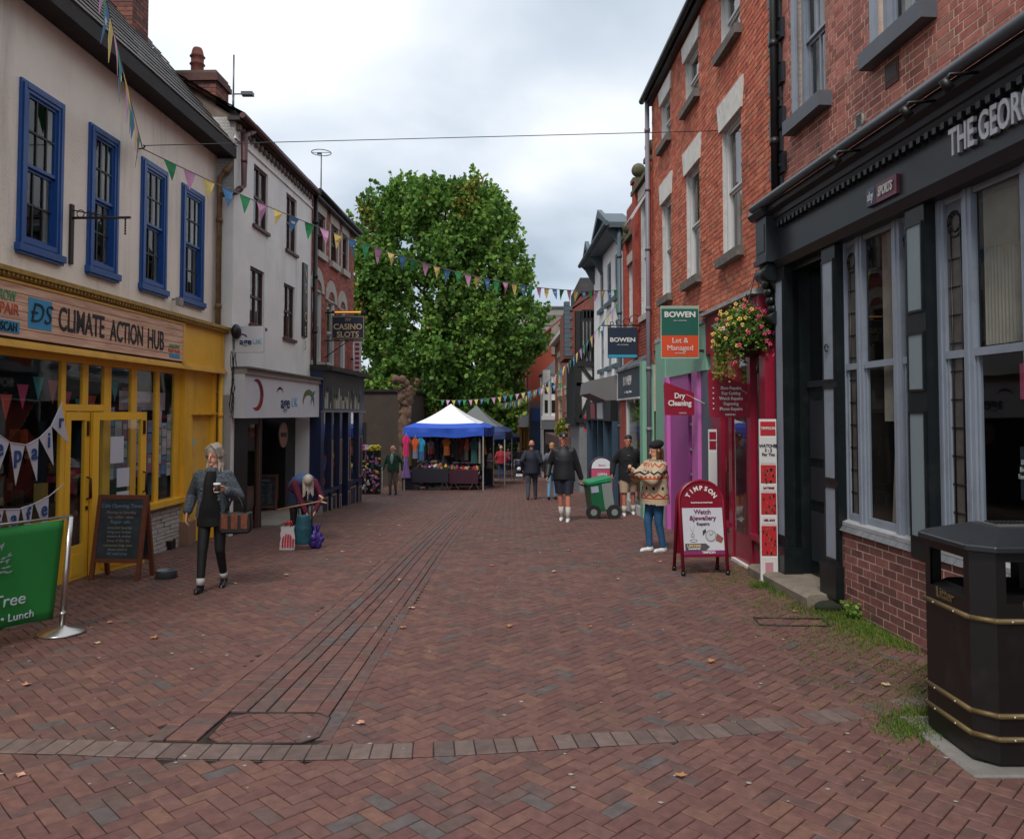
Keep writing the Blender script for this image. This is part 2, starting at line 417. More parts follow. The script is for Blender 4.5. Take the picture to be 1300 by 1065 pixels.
# small scraps of litter, chewing gum and fallen leaves on the paving
gm = MB()
for k in range(260):
    Y = 4 + 14*rr.random()**1.4; X = rr.uniform(leftX(Y) + .4, rightX(Y) - .4); r = rr.uniform(.008, .02)
    gm.ell((X, Y, gz(Y) + .004), (r, r*.8, .002), 8, 3)
o = gm.build('chewing_gum', mat('gum', '#9a928a', .8, var=.3), base); tag(o, kind='stuff')
lm = MB()
for k in range(46):
    Y = 4.3 + 12*rr.random()**1.3; X = rr.uniform(leftX(Y) + .5, rightX(Y) - .3); s = rr.uniform(.02, .045); a = rr.random()*6.3
    z = gz(Y) + .012
    vs = [(X, Y, z + .004)] + [(X + s*(1 if i % 2 else .5)*cos(a + i*pi/5), Y + s*(1 if i % 2 else .5)*sin(a + i*pi/5), z + rr.uniform(-.003, .012)) for i in range(10)]
    lm.add(vs, [(0, i, i % 10 + 1) for i in range(1, 11)], k % 3)
o = lm.build('fallen_leaves', [mat('leaf_tan', '#a8764a', .7), mat('leaf_pink', '#b98a72', .7), mat('leaf_pale', '#bba37e', .7)]); tag(o, kind='stuff')

# ------------------------------------------------------------------ facade framework
class Fac:
    """a street front: local x runs left-to-right as seen from the street, local y goes into the building, z is up"""
    def __init__(s, side, a, b, Ya, Yb):
        s.side = side; s.a = a; s.b = b
        n = Vector((a + b*Ya, Ya, 0)); f = Vector((a + b*Yb, Yb, 0))
        s.o = n if side == 'L' else f; e = f if side == 'L' else n
        s.o.z = gz((Ya + Yb)/2); d = e - s.o; d.z = 0; s.L = d.length; s.d = d.normalized(); s.n = Vector((-s.d.y, s.d.x, 0))
        s.rz = atan2(s.d.y, s.d.x)
    def uw(s, px, py, off=0.0):
        d = ray(px, py); o = s.o - s.n*off; den = d.dot(s.n); t = (o - EYE).dot(s.n)/den; p = EYE + d*t
        return (p - s.o).dot(s.d), p.z - s.o.z
    def rect(s, px0, py0, px1, py1, off=0.0):
        """corner pixels: left-top and right-bottom as they stand in the photo"""
        u0, w1 = s.uw(px0, py0, off); u1, w0 = s.uw(px1, py1, off)
        return min(u0, u1), max(u0, u1), min(w0, w1), max(w0, w1)
    def thing(s, name, label, cat, group=None): return thing(name, label, cat, s.o, s.rz, group)
    def world(s, u, y, w): return s.o + s.d*u + s.n*y + Vector((0, 0, w))

def wall_plane(mb, u0, u1, z0, z1, ops, y=0.0, reveal=.12, m=0, mr=None):
    mr = m if mr is None else mr
    us = sorted({u0, u1} | {min(max(v, u0), u1) for o in ops for v in o[:2]}); zs = sorted({z0, z1} | {min(max(v, z0), z1) for o in ops for v in o[2:4]})
    for a, b in zip(us[:-1], us[1:]):
        for c, d in zip(zs[:-1], zs[1:]):
            cu, cz = (a + b)/2, (c + d)/2
            if any(o[0] < cu < o[1] and o[2] < cz < o[3] for o in ops): continue
            mb.quad((a, y, c), (b, y, c), (b, y, d), (a, y, d), m)
    for o in ops:
        a, b, c, d = o[:4]
        mb.quad((a, y, c), (a, y, d), (a, y + reveal, d), (a, y + reveal, c), mr); mb.quad((b, y, d), (b, y, c), (b, y + reveal, c), (b, y + reveal, d), mr)
        mb.quad((a, y, d), (b, y, d), (b, y + reveal, d), (a, y + reveal, d), mr); mb.quad((b, y, c), (a, y, c), (a, y + reveal, c), (b, y + reveal, c), mr)

def brickwork(parent, u0, u1, z0, z1, ops, mats, y=0.0, nsingle=0, pick=None, bl=.225, bh=.075, seed=1, proud=.0028):
    """real bricks laid in courses over a mortar wall; alternate headers and stretchers; cut at openings"""
    r = random.Random(seed); mb = MB(); singles = []
    row = 0; z = z0
    while z < z1 - .01:
        top = min(z + bh - .0125, z1)
        cuts = sorted([(max(o[0], u0), min(o[1], u1)) for o in ops if o[2] < top - .01 and o[3] > z + .01 and o[1] > u0 and o[0] < u1])
        segs = []; a = u0
        for c, d in cuts:
            if c > a: segs.append((a, c))
            a = max(a, d)
        if a < u1: segs.append((a, u1))
        u = u0 - (0 if row % 2 == 0 else bl*.75); k = row % 2
        while u < u1:
            l = bl if k % 2 == 0 else bl*.5
            b0, b1 = u, u + l - .0125
            for c, d in segs:
                x0, x1 = max(b0, c), min(b1, d)
                if x1 - x0 > .02:
                    p = proud*(1 + r.uniform(-.35, .35)); mi = r.choices(range(len(mats)), [5, 4, 3, 2, 1][:len(mats)])[0]
                    singles.append((x0, x1, z, top, p, mi))
            u += l; k += 1
        z += bh; row += 1
    if nsingle and pick:
        order = sorted(range(len(singles)), key=lambda i: pick((singles[i][0] + singles[i][1])/2, singles[i][2]))
        chosen = set(order[:nsingle])
    else: chosen = set()
    cache = {}
    for i, (x0, x1, za, zb, p, mi) in enumerate(singles):
        if i in chosen:
            key = (round(x1 - x0, 2), round(zb - za, 3), mi)
            if key not in cache:
                m2 = MB(); m2.box(0, key[0], -proud, .0005, 0, zb - za); cache[key] = m2.mesh('brick', mats[mi])
            link('brick', cache[key], parent, (x0, y + proud - p, za)); continue
        yy = y - p
        mb.add([(x0, yy, za), (x1, yy, za), (x1, yy, zb), (x0, yy, zb), (x0, y, za), (x1, y, za), (x1, y, zb), (x0, y, zb)],
               [(0, 1, 2, 3), (0, 4, 5, 1), (1, 5, 6, 2), (2, 6, 7, 3), (3, 7, 4, 0)], mi)
    o = mb.build('bricks', mats, parent); tag(o, kind='stuff'); return o

M_glass = glass('window_glass'); M_glass2 = glass('dim_glass', (.5, .55, .55, 1)); 
M_dark = mat('dark_room', '#15130f', .9); M_room = mat('room_wall', '#3b352e', .9, var=.3)
def room(parent, u0, u1, z0, z1, y0=.14, y1=1.6, m=None, name='room'):
    mb = MB(); m = m or M_dark
    mb.quad((u0, y1, z0), (u1, y1, z0), (u1, y1, z1), (u0, y1, z1)); mb.quad((u0, y0, z0), (u0, y1, z0), (u0, y1, z1), (u0, y0, z1)); mb.quad((u1, y0, z0), (u1, y1, z0), (u1, y1, z1), (u1, y0, z1))
    mb.quad((u0, y0, z1), (u1, y0, z1), (u1, y1, z1), (u0, y1, z1)); mb.quad((u0, y0, z0), (u1, y0, z0), (u1, y1, z0), (u0, y1, z0))
    return mb.build(name, m, parent)
def sash(parent, r, m, y=.06, fw=.06, cols=3, rows=(2, 2), bar=.022, mg=None, curtain=None, sash_off=.03, meet=.5, label=None, barm=None):
    """sliding sash window: window > pane; r = u0,u1,z0,z1"""
    u0, u1, z0, z1 = r; mb = MB(); zm = z0 + (z1 - z0)*meet
    mb.box(u0, u0 + fw, y, y + .08, z0, z1); mb.box(u1 - fw, u1, y, y + .08, z0, z1); mb.box(u0 + fw, u1 - fw, y, y + .08, z1 - fw, z1); mb.box(u0 + fw, u1 - fw, y, y + .08, z0, z0 + fw*1.2)
    a, b = u0 + fw, u1 - fw
    panes = []
    for (c, d, yy, n) in ((zm, z1 - fw, y + .02, rows[0]), (z0 + fw*1.2, zm, y + .02 + sash_off, rows[1])):
        s = .035
        mb.box(a, a + s, yy, yy + .035, c, d); mb.box(b - s, b, yy, yy + .035, c, d); mb.box(a + s, b - s, yy, yy + .035, d - s, d); mb.box(a + s, b - s, yy, yy + .035, c, c + s)
        for k in range(1, cols): x = a + (b - a)*k/cols; mb.box(x - bar/2, x + bar/2, yy + .004, yy + .028, c + s, d - s, 1)
        for k in range(1, n): zz = c + (d - c)*k/n; mb.box(a + s, b - s, yy + .002, yy + .03, zz - bar/2, zz + bar/2, 1)
        panes.append((c, d, yy))
    o = mb.build('window', [m, barm or m], parent)
    if label: o['label'] = label
    for c, d, yy in panes:
        MB().quad((a, yy + .018, c), (b, yy + .018, c), (b, yy + .018, d), (a, yy + .018, d)).build('pane', mg or M_glass, o)
    if curtain:
        mb = MB()
        for side in (0, 1):
            n = 7; wdt = (b - a)*.28
            for k in range(n):
                x0 = a + k*wdt/n if side == 0 else b - (k + 1)*wdt/n
                d0 = .14 + .02*(k % 2); d1 = .14 + .02*((k + 1) % 2)
                mb.quad((x0, y + d0, z0), (x0 + wdt/n, y + d1, z0), (x0 + wdt/n, y + d1, z1), (x0, y + d0, z1))
        mb.build('curtain', curtain, o)
    return o
def casement(parent, r, m, y=.05, fw=.05, cols=2, rows=1, bar=.04, mg=None):
    u0, u1, z0, z1 = r; mb = MB()
    mb.box(u0, u0 + fw, y, y + .07, z0, z1); mb.box(u1 - fw, u1, y, y + .07, z0, z1); mb.box(u0 + fw, u1 - fw, y, y + .07, z1 - fw, z1); mb.box(u0 + fw, u1 - fw, y, y + .07, z0, z0 + fw)
    for k in range(1, cols): x = u0 + (u1 - u0)*k/cols; mb.box(x - bar/2, x + bar/2, y + .003, y + .06, z0 + fw, z1 - fw)
    for k in range(1, rows): zz = z0 + (z1 - z0)*k/rows; mb.box(u0 + fw, u1 - fw, y + .006, y + .055, zz - bar/2, zz + bar/2)
    o = mb.build('window', m, parent)
    n = cols
    for k in range(n):
        a = u0 + (u1 - u0)*k/n; b = u0 + (u1 - u0)*(k + 1)/n
        MB().quad((a, y + .03, z0), (b, y + .03, z0), (b, y + .03, z1), (a, y + .03, z1)).build('pane', mg or M_glass, o)
    return o
def downpipe(parent, pts, r=.05, m=None, name='downpipe'):
    mb = MB(); mb.tube(pts, r, 10)
    for (a, b) in zip(pts[:-1], pts[1:]):
        a, b = Vector(a), Vector(b); n = int((b - a).length/1.5)
        for k in range(n + 1):
            p = a.lerp(b, (k + .5)/(n + 1)); d = (b - a).normalized()*.04; mb.cyl(p - d, p + d, r*1.25, n=10)
    return mb.build(name, m or mat('pipe_black', '#17171a', .5), parent)
def slates(parent, u0, u1, y0, z0, y1, z1, m, du=.3, dv=.24, name='slates', seed=1):
    """overlapping slates from eave (y0,z0) up to ridge (y1,z1)"""
    r = random.Random(seed); mb = MB(); Lr = sqrt((y1 - y0)**2 + (z1 - z0)**2); n = int(Lr/dv); sy, sz = (y1 - y0)/Lr, (z1 - z0)/Lr
    ny, nz = -sz, sy
    for j in range(n):
        u = u0 - (du/2 if j % 2 else 0)
        while u < u1:
            a, b = max(u + .002, u0), min(u + du - .002, u1)
            if b - a > .03:
                s0, s1 = j*dv + r.uniform(-.006, .006), (j + 1)*dv + .05; t = .018 + r.uniform(0, .006)
                mb.add([(a, y0 + sy*s0 + ny*t, z0 + sz*s0 + nz*t), (b, y0 + sy*s0 + ny*t, z0 + sz*s0 + nz*t), (b, y0 + sy*s1 + ny*.004, z0 + sz*s1 + nz*.004), (a, y0 + sy*s1 + ny*.004, z0 + sz*s1 + nz*.004),
                        (a, y0 + sy*s0, z0 + sz*s0), (b, y0 + sy*s0, z0 + sz*s0)], [(0, 1, 2, 3), (4, 5, 1, 0)], r.randrange(len(m)))
            u += du
    o = mb.build(name, m, parent); tag(o, kind='stuff'); return o
SLATE = [mat('slate_a', '#4a4643', .6, var=.4, vs=3, dirt=.4), mat('slate_b', '#3f3d3d', .65, var=.4, vs=3), mat('slate_c', '#54504a', .7, var=.4, vs=5)]
def brick_mats(tag_, hs, k=1.0, dirt=.5):
    return [mat('%s_%d' % (tag_, i), C(h, k), .82, var=.35, vs=11, bump=.5, bs=120, dirt=dirt, dirtcol=(.035, .028, .025, 1), ds=.8, wall=True) for i, h in enumerate(hs)]
def chimney(parent, u, y, z0, z1, wu, wy, bm, mortar, pots=1, potm=None, name='chimney', roof=None):
    mb = MB(); mb.box(u, u + wu, y, y + wy, z0, z1, 0)
    o = mb.build(name, mortar, parent)
    r = random.Random(5); b = MB(); z = z0; row = 0
    while z < z1 - .12:
        for (ax, ay, dx, dy, ln) in ((u, y, 1, 0, wu), (u, y, 0, 1, wy), (u + wu, y, 0, 1, wy), (u, y + wy, 1, 0, wu)):
            s = -.11*(row % 2)
            while s < ln:
                a, c = max(s, 0), min(s + .215, ln)
                if c - a > .03:
                    p = .006
                    if dx: b.box(ax + a, ax + c, ay - p, ay + p, z, z + .066, r.randrange(len(bm)))
                    else: b.box(ax - p, ax + p, ay + a, ay + c, z, z + .066, r.randrange(len(bm)))
                s += .225
        z += .075; row += 1
    b.box(u - .05, u + wu + .05, y - .05, y + wy + .05, z1 - .14, z1 - .05, 3); b.box(u - .03, u + wu + .03, y - .03, y + wy + .03, z1 - .05, z1 + .0, 3); MB().box(u - .0, u + wu, y, y + wy, z1, z1 + .06).build('mortar_cap', mortar, o)
    bb = b.build('brickwork', bm, o); tag(bb, kind='stuff')
    for k in range(pots):
        cx = u + wu*(k + .5)/pots if pots > 1 else u + wu*.6; P = MB()
        P.lathe([(.10, z1 + .03), (.13, z1 + .06), (.11, z1 + .1), (.11, z1 + .28), (.135, z1 + .30), (.11, z1 + .33), (.11, z1 + .42), (.135, z1 + .44), (.11, z1 + .47), (.09, z1 + .56), (.07, z1 + .6), (.001, z1 + .6)], (cx, y + wy/2, 0), 14)
        P.build('chimney_pot', potm or mat('pot', '#7a4438', .8, var=.3), o)
    return o
# ================================================================== LEFT SIDE
def shift(fz, z): return z - fz.o.z      # world height -> local height
# ---------------------------------------------------------------- rendered building with the yellow shop front
H = Fac('L', -5.5, .03, 3.2, 13.45); hub = H.thing('rendered_building', 'beige rendered building with four blue sash windows above a yellow shop front', 'building')
hz = H.o.z
M_rend = mat('beige_render', '#f6ebdd', .9, var=.08, vs=1.2, bump=.7, bs=45, dirt=.45, dirtcol=(.16, .13, .11, 1), ds=.9, wall=True)
M_blue = mat('blue_paint', '#1d4c8e', .4, var=.12, vs=4, dirt=.25, dirtcol=(.02, .03, .06, 1), ds=3)
M_black = mat('black_paint', '#131212', .45, var=.2, vs=4, dirt=.3, dirtcol=(.05, .045, .04, 1), ds=3)
M_soffit = mat('soffit_black', '#2b2826', .8, var=.35, vs=4, bump=.6, bs=30)
hw = []
for L_, R_ in ((19, 79), (109, 150), (177, 212), (229, 259)):
    a = H.uw(L_, 250)[0]; b = H.uw(R_, 250)[0]; hw.append((a + .1, b - .1, 3.78 - hz, 5.46 - hz))
mb = MB(); wall_plane(mb, 0, H.L, 3.3 - hz, 6.6 - hz, hw, 0, .16)
# right flank seen over the lower roof of nothing: close the end
mb.quad((H.L, 0, -.3), (H.L, .6, -.3), (H.L, .6, 6.6), (H.L, 0, 6.6))
wl = mb.build('wall', M_rend, hub)
room(hub, 0, H.L - .02, 3.5, 6.4, .26, 1.5)
M_net = mat('net_curtain', '#8d8a86', .9, var=.4, vs=2)
for (a, b, c, d) in hw:
    w = sash(hub, (a, b, c, d), M_blue, y=-.035, cols=3, rows=(2, 2), fw=.045, sash_off=.03, mg=M_glass, barm=M_black)
    t = MB()   # moulded architrave and sill
    for k, (wd, p) in enumerate(((.075, .03), (.045, .045))):
        t.box(a - wd, a - .0, -p, .05, c - .02, d + wd); t.box(b + .0, b + wd, -p - .001, .05, c - .02, d + wd); t.box(a + .006, b - .006, -p - .002, .05, d - .004, d + wd - .002)
    t.box(a - .10, b + .10, -.07, .05, c - .10, c - .02); t.box(a - .08, b + .08, -.05, .05, c - .13, c - .101)
    t.build('window_surround', M_blue, w)
# eaves, gutter, roof
mb = MB(); e0 = 6.38 - hz
mb.box(-.2, H.L + .02, -.30, .02, e0, e0 + .03); mb.box(-.2, H.L + .03, -.33, -.29, e0 - .03, e0 + .16); mb.box(H.L, H.L + .05, -.30, 2.5, e0 - .03, e0 + .16)
mb.build('soffit', M_soffit, hub)
ro = slates(hub, -.2, H.L + .05, -.33, e0 + .17, 3.1, e0 + .17 + 3.43*1.22, SLATE, seed=2)
mb = MB(); mb.quad((-.2, -.3, e0 + .12), (H.L, -.3, e0 + .12), (H.L, 3.1, e0 + 4.3), (-.2, 3.1, e0 + 4.3)); mb.quad((H.L, -.1, e0), (H.L, 3.1, e0), (H.L, 3.1, e0 + 4.3), (H.L, -.1, e0 + .12)); mb.build('roof', SLATE[1], hub)
BR_CH = brick_mats('chimney_brick', ['#7c4a3e', '#6b4038', '#8a5344', '#5d3d36'])
M_mort = mat('mortar_dark', '#6d6058', .95, var=.3)
chimney(hub, H.L - 1.15, .92, 6.5, 10.6, .5, 1.1, BR_CH, M_mort, pots=0)
# downpipe, rusty brown over beige
downpipe(hub, [(H.L - .08, -.09, .1), (H.L - .08, -.09, 6.0), (H.L - .08, -.3, 6.25)], .045, mat('pipe_brown', '#7b5c3c', .6, var=.4, vs=6, dirt=.6, ds=3))
# shop front --------------------------------------------------
M_yel = mat('yellow_paint', '#f2b935', .5, var=.08, vs=3, dirt=.35, dirtcol=(.20, .11, .03, 1), ds=2.2, wall=True)
M_yel2 = mat('yellow_trim', '#eab852', .5, var=.1, vs=3, dirt=.3, dirtcol=(.2, .12, .04, 1), ds=3)
off = .2
def hu(px): return H.uw(px, 560, 0)[0]
mb = MB(); zt = 2.62 - hz
UE = H.L - .05
mb.box(0, UE, -off, .1, zt, 3.36 - hz)                      # fascia body
mb.build('fascia', M_yel, hub)
mb = MB(); mb.box(-.05, UE + .03, -off - .10, .02, 3.36 - hz, 3.41 - hz); mb.box(-.05, UE + .02, -off - .06, 0, 3.31 - hz, 3.358 - hz)
for k in range(int(UE/.07)): mb.box(k*.07, k*.07 + .035, -off - .085, -off - .01, 3.325 - hz, 3.359 - hz)
mb.build('cornice', mat('gold_trim', '#a8822f', .5, var=.35, vs=12, dirt=.4, ds=4), hub)
mb = MB(); mb.box(-.05, UE + .01, -off - .05, -off + .01, zt - .0, zt + .045); mb.box(-.05, UE, -off - .03, -off + .01, zt + .047, zt + .075); mb.build('lower_moulding', M_yel2, hub)
us1 = H.uw(231, 435, off)[0]
def wood_mat():
    m = bpy.data.materials.new('sign_planks'); m.use_nodes = True; T = m.node_tree; L = T.links.new; N = T.nodes.new; B = T.nodes['Principled BSDF']
    geo = N('ShaderNodeNewGeometry'); mp = N('ShaderNodeMapping'); mp.inputs['Scale'].default_value = (1, .9, 14); L(geo.outputs['Position'], mp.inputs[0])
    n = N('ShaderNodeTexNoise'); n.inputs['Scale'].default_value = 2.2; n.inputs['Detail'].default_value = 8; n.inputs['Distortion'].default_value = .6; L(mp.outputs[0], n.inputs['Vector'])
    r = N('ShaderNodeValToRGB'); r.color_ramp.elements[0].color = C('#c09074'); r.color_ramp.elements[0].position = .3; r.color_ramp.elements[1].color = C('#ecc2a4'); r.color_ramp.elements[1].position = .65; L(n.outputs[0], r.inputs[0]); L(r.outputs[0], B.inputs['Base Color']); B.inputs['Roughness'].default_value = .7
    return m
M_wood = wood_mat()
sgn = MB(); sgn.box(.0, us1, -off - .02, -off + .005, 2.705 - hz, 3.285 - hz); sg = sgn.build('sign_board', mat('dark_gap', '#2d1f18', .9), hub)
z0 = 2.725 - hz; npl = 6
pm = MB(); pm.box(.02, us1 - .03, -.012, 0, 0, .545/npl - .006); pmesh = pm.mesh('plank', M_wood)
for k in range(npl): link('plank', pmesh, sg, (0, -off - .02 - .002*(k % 2), z0 + k*.545/npl))
fr_ = MB()
fr_.box(us1 - .03, us1 + .02, -off - .045, -off, 2.69 - hz, 3.30 - hz); fr_.box(0, us1 - .031, -off - .044, -off, 3.27 - hz, 3.30 - hz); fr_.build('sign_frame', M_yel2, sg)
M_ink = mat('sign_black', '#1c2022', .6); M_txtblue = mat('sign_blue', '#3b93bd', .6); M_green_t = mat('sign_green', '#5d9a6c', .6); M_red_t = mat('sign_red', '#c0563c', .6); M_white = mat('white_paint', '#d8d6d2', .5, var=.06)
yT = -off - .036
def htext(s, pxa, pxb, zc, hgt, m, bold=0, name='lettering', parent=None, sz=None):
    a = H.uw(pxa, 430, off)[0]; b = H.uw(pxb, 430, off)[0]
    o = text(s, 1.0, m, parent or sg, (0, 0, 0), name=name, bold=bold)
    vs = [v.co for v in o.data.vertices]; x0 = min(v.x for v in vs); x1 = max(v.x for v in vs); y0 = min(v.y for v in vs); y1 = max(v.y for v in vs)
    for v in o.data.vertices: v.co.x = (v.co.x - x0)/(x1 - x0)*(b - a); v.co.y = (v.co.y - (y0 + y1)/2)/(y1 - y0)*hgt
    o.location = (a, yT, zc - hz); return o
htext('CLIMATE', 70, 128.5, 3.0, .27, M_ink, .012); htext('ACTION', 136, 178, 2.985, .27, M_ink, .012); htext('HUB', 184.5, 205, 2.97, .27, M_ink, .012)
q0 = H.uw(31, 430, off)[0]; q1 = H.uw(61, 430, off)[0]
MB().box(q0, q1, yT - .002, yT + .004, 2.84 - hz, 3.16 - hz).build('logo_panel', M_txtblue, sg)
t = text('\u00d0S', .3, M_ink, sg, ((q0 + q1)/2, yT - .008, 3.0 - hz), name='logo_lettering', bold=-.004, shear=.25)
htext('GROW', -14, 15, 3.13, .11, M_green_t, .005); htext('REPAIR', -20, 19, 3.0, .11, M_red_t, .005)
q0 = H.uw(-14, 430, off)[0]; q1 = H.uw(20, 430, off)[0]; MB().box(q0, q1, yT - .002, yT + .004, 2.76 - hz, 2.88 - hz).build('name_panel', M_txtblue, sg); htext('OSCAH', -12, 16, 2.82, .09, M_ink, .004).location.y -= .006
htext('GROW', 212, 225, 2.93, .05, M_green_t); htext('REPAIR', 211, 226, 2.86, .05, M_red_t)
q0 = H.uw(212, 455, off)[0]; q1 = H.uw(225, 455, off)[0]; MB().box(q0, q1, yT - .002, yT + .004, 2.76 - hz, 2.82 - hz).build('small_name_panel', M_txtblue, sg)
# openings
ud = [hu(p) for p in (77, 79, 111, 156)]
posts = [(hu(-40), hu(-34)), (hu(74.5), hu(80)), (hu(129), hu(138)), (hu(164), hu(171)), (hu(195), hu(200)), (hu(219), hu(227))]
top = zt; sill = .68 - hz
mb = MB()
for k, (a, b) in enumerate(posts):
    zb = -.2 if k < 3 else sill
    mb.box(a, b, -.022, .02, zb, top)
mb.box(0, hu(237), -.05, .05, top - .07, top - .001)                   # head
mb.box(0, hu(74), -.10, .06, .66 - hz, .74 - hz)                       # left sill
mb.box(hu(138), hu(228), -.13, .06, sill - .08, sill - .0)             # right sill
mb.box(hu(-40), hu(74), -.02, .05, -.2, .66 - hz)                      # left stall riser boards
mb.box(hu(80), hu(129), -.02, .02, 1.98 - hz, 2.06 - hz)              # door head
mb.box(hu(102), hu(109), -.018, .018, 2.061 - hz, top - .07)
mb.box(hu(227), hu(237), -.09, .06, -.2, top); mb.box(hu(237), hu(264.5), -.05, .03, 1.93 - hz, top); mb.box(hu(235.5), hu(266), -.12, 0, 1.93 - hz, 1.97 - hz)
mb.box(hu(264.5), H.L - .03, -.1, .06, -.2, top)
mb.build('shop_frame', M_yel, hub)
mb = MB(); mb.box(hu(237.5), hu(264), -.015, .03, -.15, 1.93 - hz); d2 = mb.build('side_door', M_yel, hub)
mb = MB(); a, b = hu(238.5), hu(263); 
for zz in ((.15, .85), (1.0, 1.85)): mb.box(a + .07, b - .07, -.022, -.014, zz[0], zz[1])
mb.build('door_panel', M_yel2, d2); mb = MB(); mb.box(a + .015, a + .035, -.05, -.014, 1.1, 1.3); mb.cyl((a + .05, -.05, .98), (a + .05, -.01, .98), .02, n=8); mb.build('handle', M_black, d2)
MB().box(a + .1, a + .2, -.03, -.021, 1.45, 1.56).build('notice', mat('mint', '#9fc3b5', .6), d2)
# yellow downpipe
downpipe(hub, [(H.L - .09, -.16, -.1), (H.L - .09, -.16, zt - .02)], .04, M_yel, 'yellow_downpipe')
# stone riser under right window
M_rub = mat('white_stone', '#b9b4ad', .85, var=.15, vs=8, bump=.8, bs=25)
mb = MB(); r = random.Random(4); a0, a1 = hu(138), hu(227); z = -.12
while z < sill - .1:
    h = r.uniform(.05, .075); u = a0 - r.random()*.1
    while u < a1:
        l = r.uniform(.1, .28); x0, x1 = max(u, a0), min(u + l - .012, a1)
        if x1 - x0 > .03: p = r.uniform(.0, .02); mb.box(x0, x1, -.035 - p, .05, z, min(z + h - .01, sill - .085))
        u += l
    z += h
s_ = mb.build('stone_riser', M_rub, hub); tag(s_, kind='stuff')
MB().box(a0, a1, -.03, .04, -.2, sill - .08).build('riser_bed', M_mort, hub)
# panes
def pane(u0, u1, z0, z1, y=0, m=None, parent=hub): return MB().quad((u0, y, z0), (u1, y, z0), (u1, y, z1), (u0, y, z1)).build('pane', m or M_glass, parent)
pane(hu(-34), hu(74.5), .74 - hz, top - .07); pane(hu(80), hu(102), 2.06 - hz, top - .07); pane(hu(109), hu(129), 2.06 - hz, top - .07)
for a, b in ((138, 164), (171, 195), (200, 219)): pane(hu(a), hu(b), sill, top - .07)
mb = MB(); mb.box(0, hu(-41), -.05, .05, -.3, top); mb.build('pier', M_yel, hub)
# doors
def leaf(u0, u1, z0, z1, m, hinge_left=True, ang=0, y=-.03, handle_side=1, name='door', stile=.11, bottom=.42):
    w = u1 - u0; mb = MB(); t = .045
    mb.box(0, stile, 0, t, 0, z1 - z0); mb.box(w - stile, w, 0, t, 0, z1 - z0); mb.box(stile, w - stile, 0, t, z1 - z0 - stile, z1 - z0); mb.box(stile, w - stile, .001, t, 0, bottom)
    mb.box(stile + .05, w - stile - .05, -.008, .001, .07, bottom - .1)
    o = mb.build(name, m, hub, (u0, y, z0), (0, 0, -ang))
    MB().quad((stile, t/2, bottom), (w - stile, t/2, bottom), (w - stile, t/2, z1 - z0 - stile), (stile, t/2, z1 - z0 - stile)).build('pane', M_glass, o)
    hx = w - stile/2 if handle_side > 0 else stile/2; mb = MB()
    mb.tube([(hx, -.0, .95), (hx, -.05, .97), (hx, -.05, 1.2), (hx, 0, 1.22)], .011, 6); mb.box(hx - .02, hx + .02, -.012, 0, 1.72, 1.9); mb.box(hx - .02, hx + .02, -.012, 0, .82, .87)
    mb.build('handle', mat('brown_metal', '#3a2820', .4, metal=.6), o); return o
l1 = leaf(hu(80.5), hu(111), -.03, 1.97 - hz, M_yel, stile=.10)
l2 = leaf(hu(111.3), hu(111.3) + .93, -.03, 1.97 - hz, M_yel, ang=radians(13), y=-.07, stile=.10)
M_paper = mat('paper', '#c4c4cc', .8, var=.05); 
for (x, z, w, h) in ((.30, 1.36, .23, .34), (.42, 1.05, .22, .24), (.42, .75, .22, .24), (.20, .45, .22, .2)):
    MB().box(x, x + w, -.006 + .02, -.004 + .02, z, z + h).build('notice', M_paper, l2)
# room and displays behind the glass
rm = room(hub, .02, hu(228), .0, top - .02, .08, 2.4, M_room)
disp = MB(); r = random.Random(11)
cols = [mat('disp_%d' % i, h, .8) for i, h in enumerate(['#8b2f4a', '#2f6f7f', '#c9c3b6', '#4f6d3d', '#b5572d', '#384a86', '#7a6a52', '#c3a64a'])]
for k in range(70):
    u = r.uniform(hu(-34), hu(219)); y = r.uniform(.4, 1.9); z = r.uniform(.2, 1.5); s = r.uniform(.04, .14); disp.box(u, u + s, y, y + s, z, z + s*r.uniform(.5, 2.2), r.randrange(len(cols)))
for k in range(6): u = hu(-30) + k*.7; disp.box(u, u + .65, 1.0, 1.4, 0, .75, 6)
o = disp.build('shop_stock', cols, hub); tag(o, kind='stuff')
# posters stuck inside the right-hand window
PC = [mat('poster_%d' % i, h, .7, var=.25, vs=25) for i, h in enumerate(['#b5b9b4', '#7fa79a', '#6a8bb0', '#b9aeb5', '#9a5a7c', '#c8c6c0'])]
for a, b in ((139, 164), (171, 195), (200, 219)):
    u = hu(a) + .01; r2 = random.Random(a)
    while u < hu(b) - .09:
        w = min(r2.uniform(.14, .22), hu(b) - u - .01); z = r2.uniform(1.0, 1.15); zt_ = r2.uniform(1.75, 1.95)
        while z < zt_:
            h = r2.uniform(.18, .3); i = r2.randrange(6)
            pst = MB(); pst.box(u, u + w - .015, .012, .014, z, z + h - .015, 0); pst.box(u + .02, u + w - .035, .010, .012, z + h*.5, z + h*.75, 1)
            o = pst.build('poster', [PC[i], PC[(i + 2) % 6]], hub); z += h
        u += w
# paper pennants and a banner hung inside
pn = MB(); r = random.Random(8)
for k in range(16):
    u = hu(-25) + k*.27; 
    if u > hu(215): break
    z = 2.25 - .12*sin(k*1.1) - hz; w = .1; pn.add([(u - w, .12, z), (u + w, .12, z), (u, .12, z - .28)], [(0, 2, 1)], k % 3)
o = pn.build('paper_pennants', [mat('pen_a', '#a83a62', .8), mat('pen_b', '#2f8f94', .8), mat('pen_c', '#b14a43', .8)], hub); tag(o, kind='stuff')
MB().box(hu(160), hu(217), .10, .105, 2.0 - hz, 2.26 - hz).build('window_banner', PC[3], hub); 
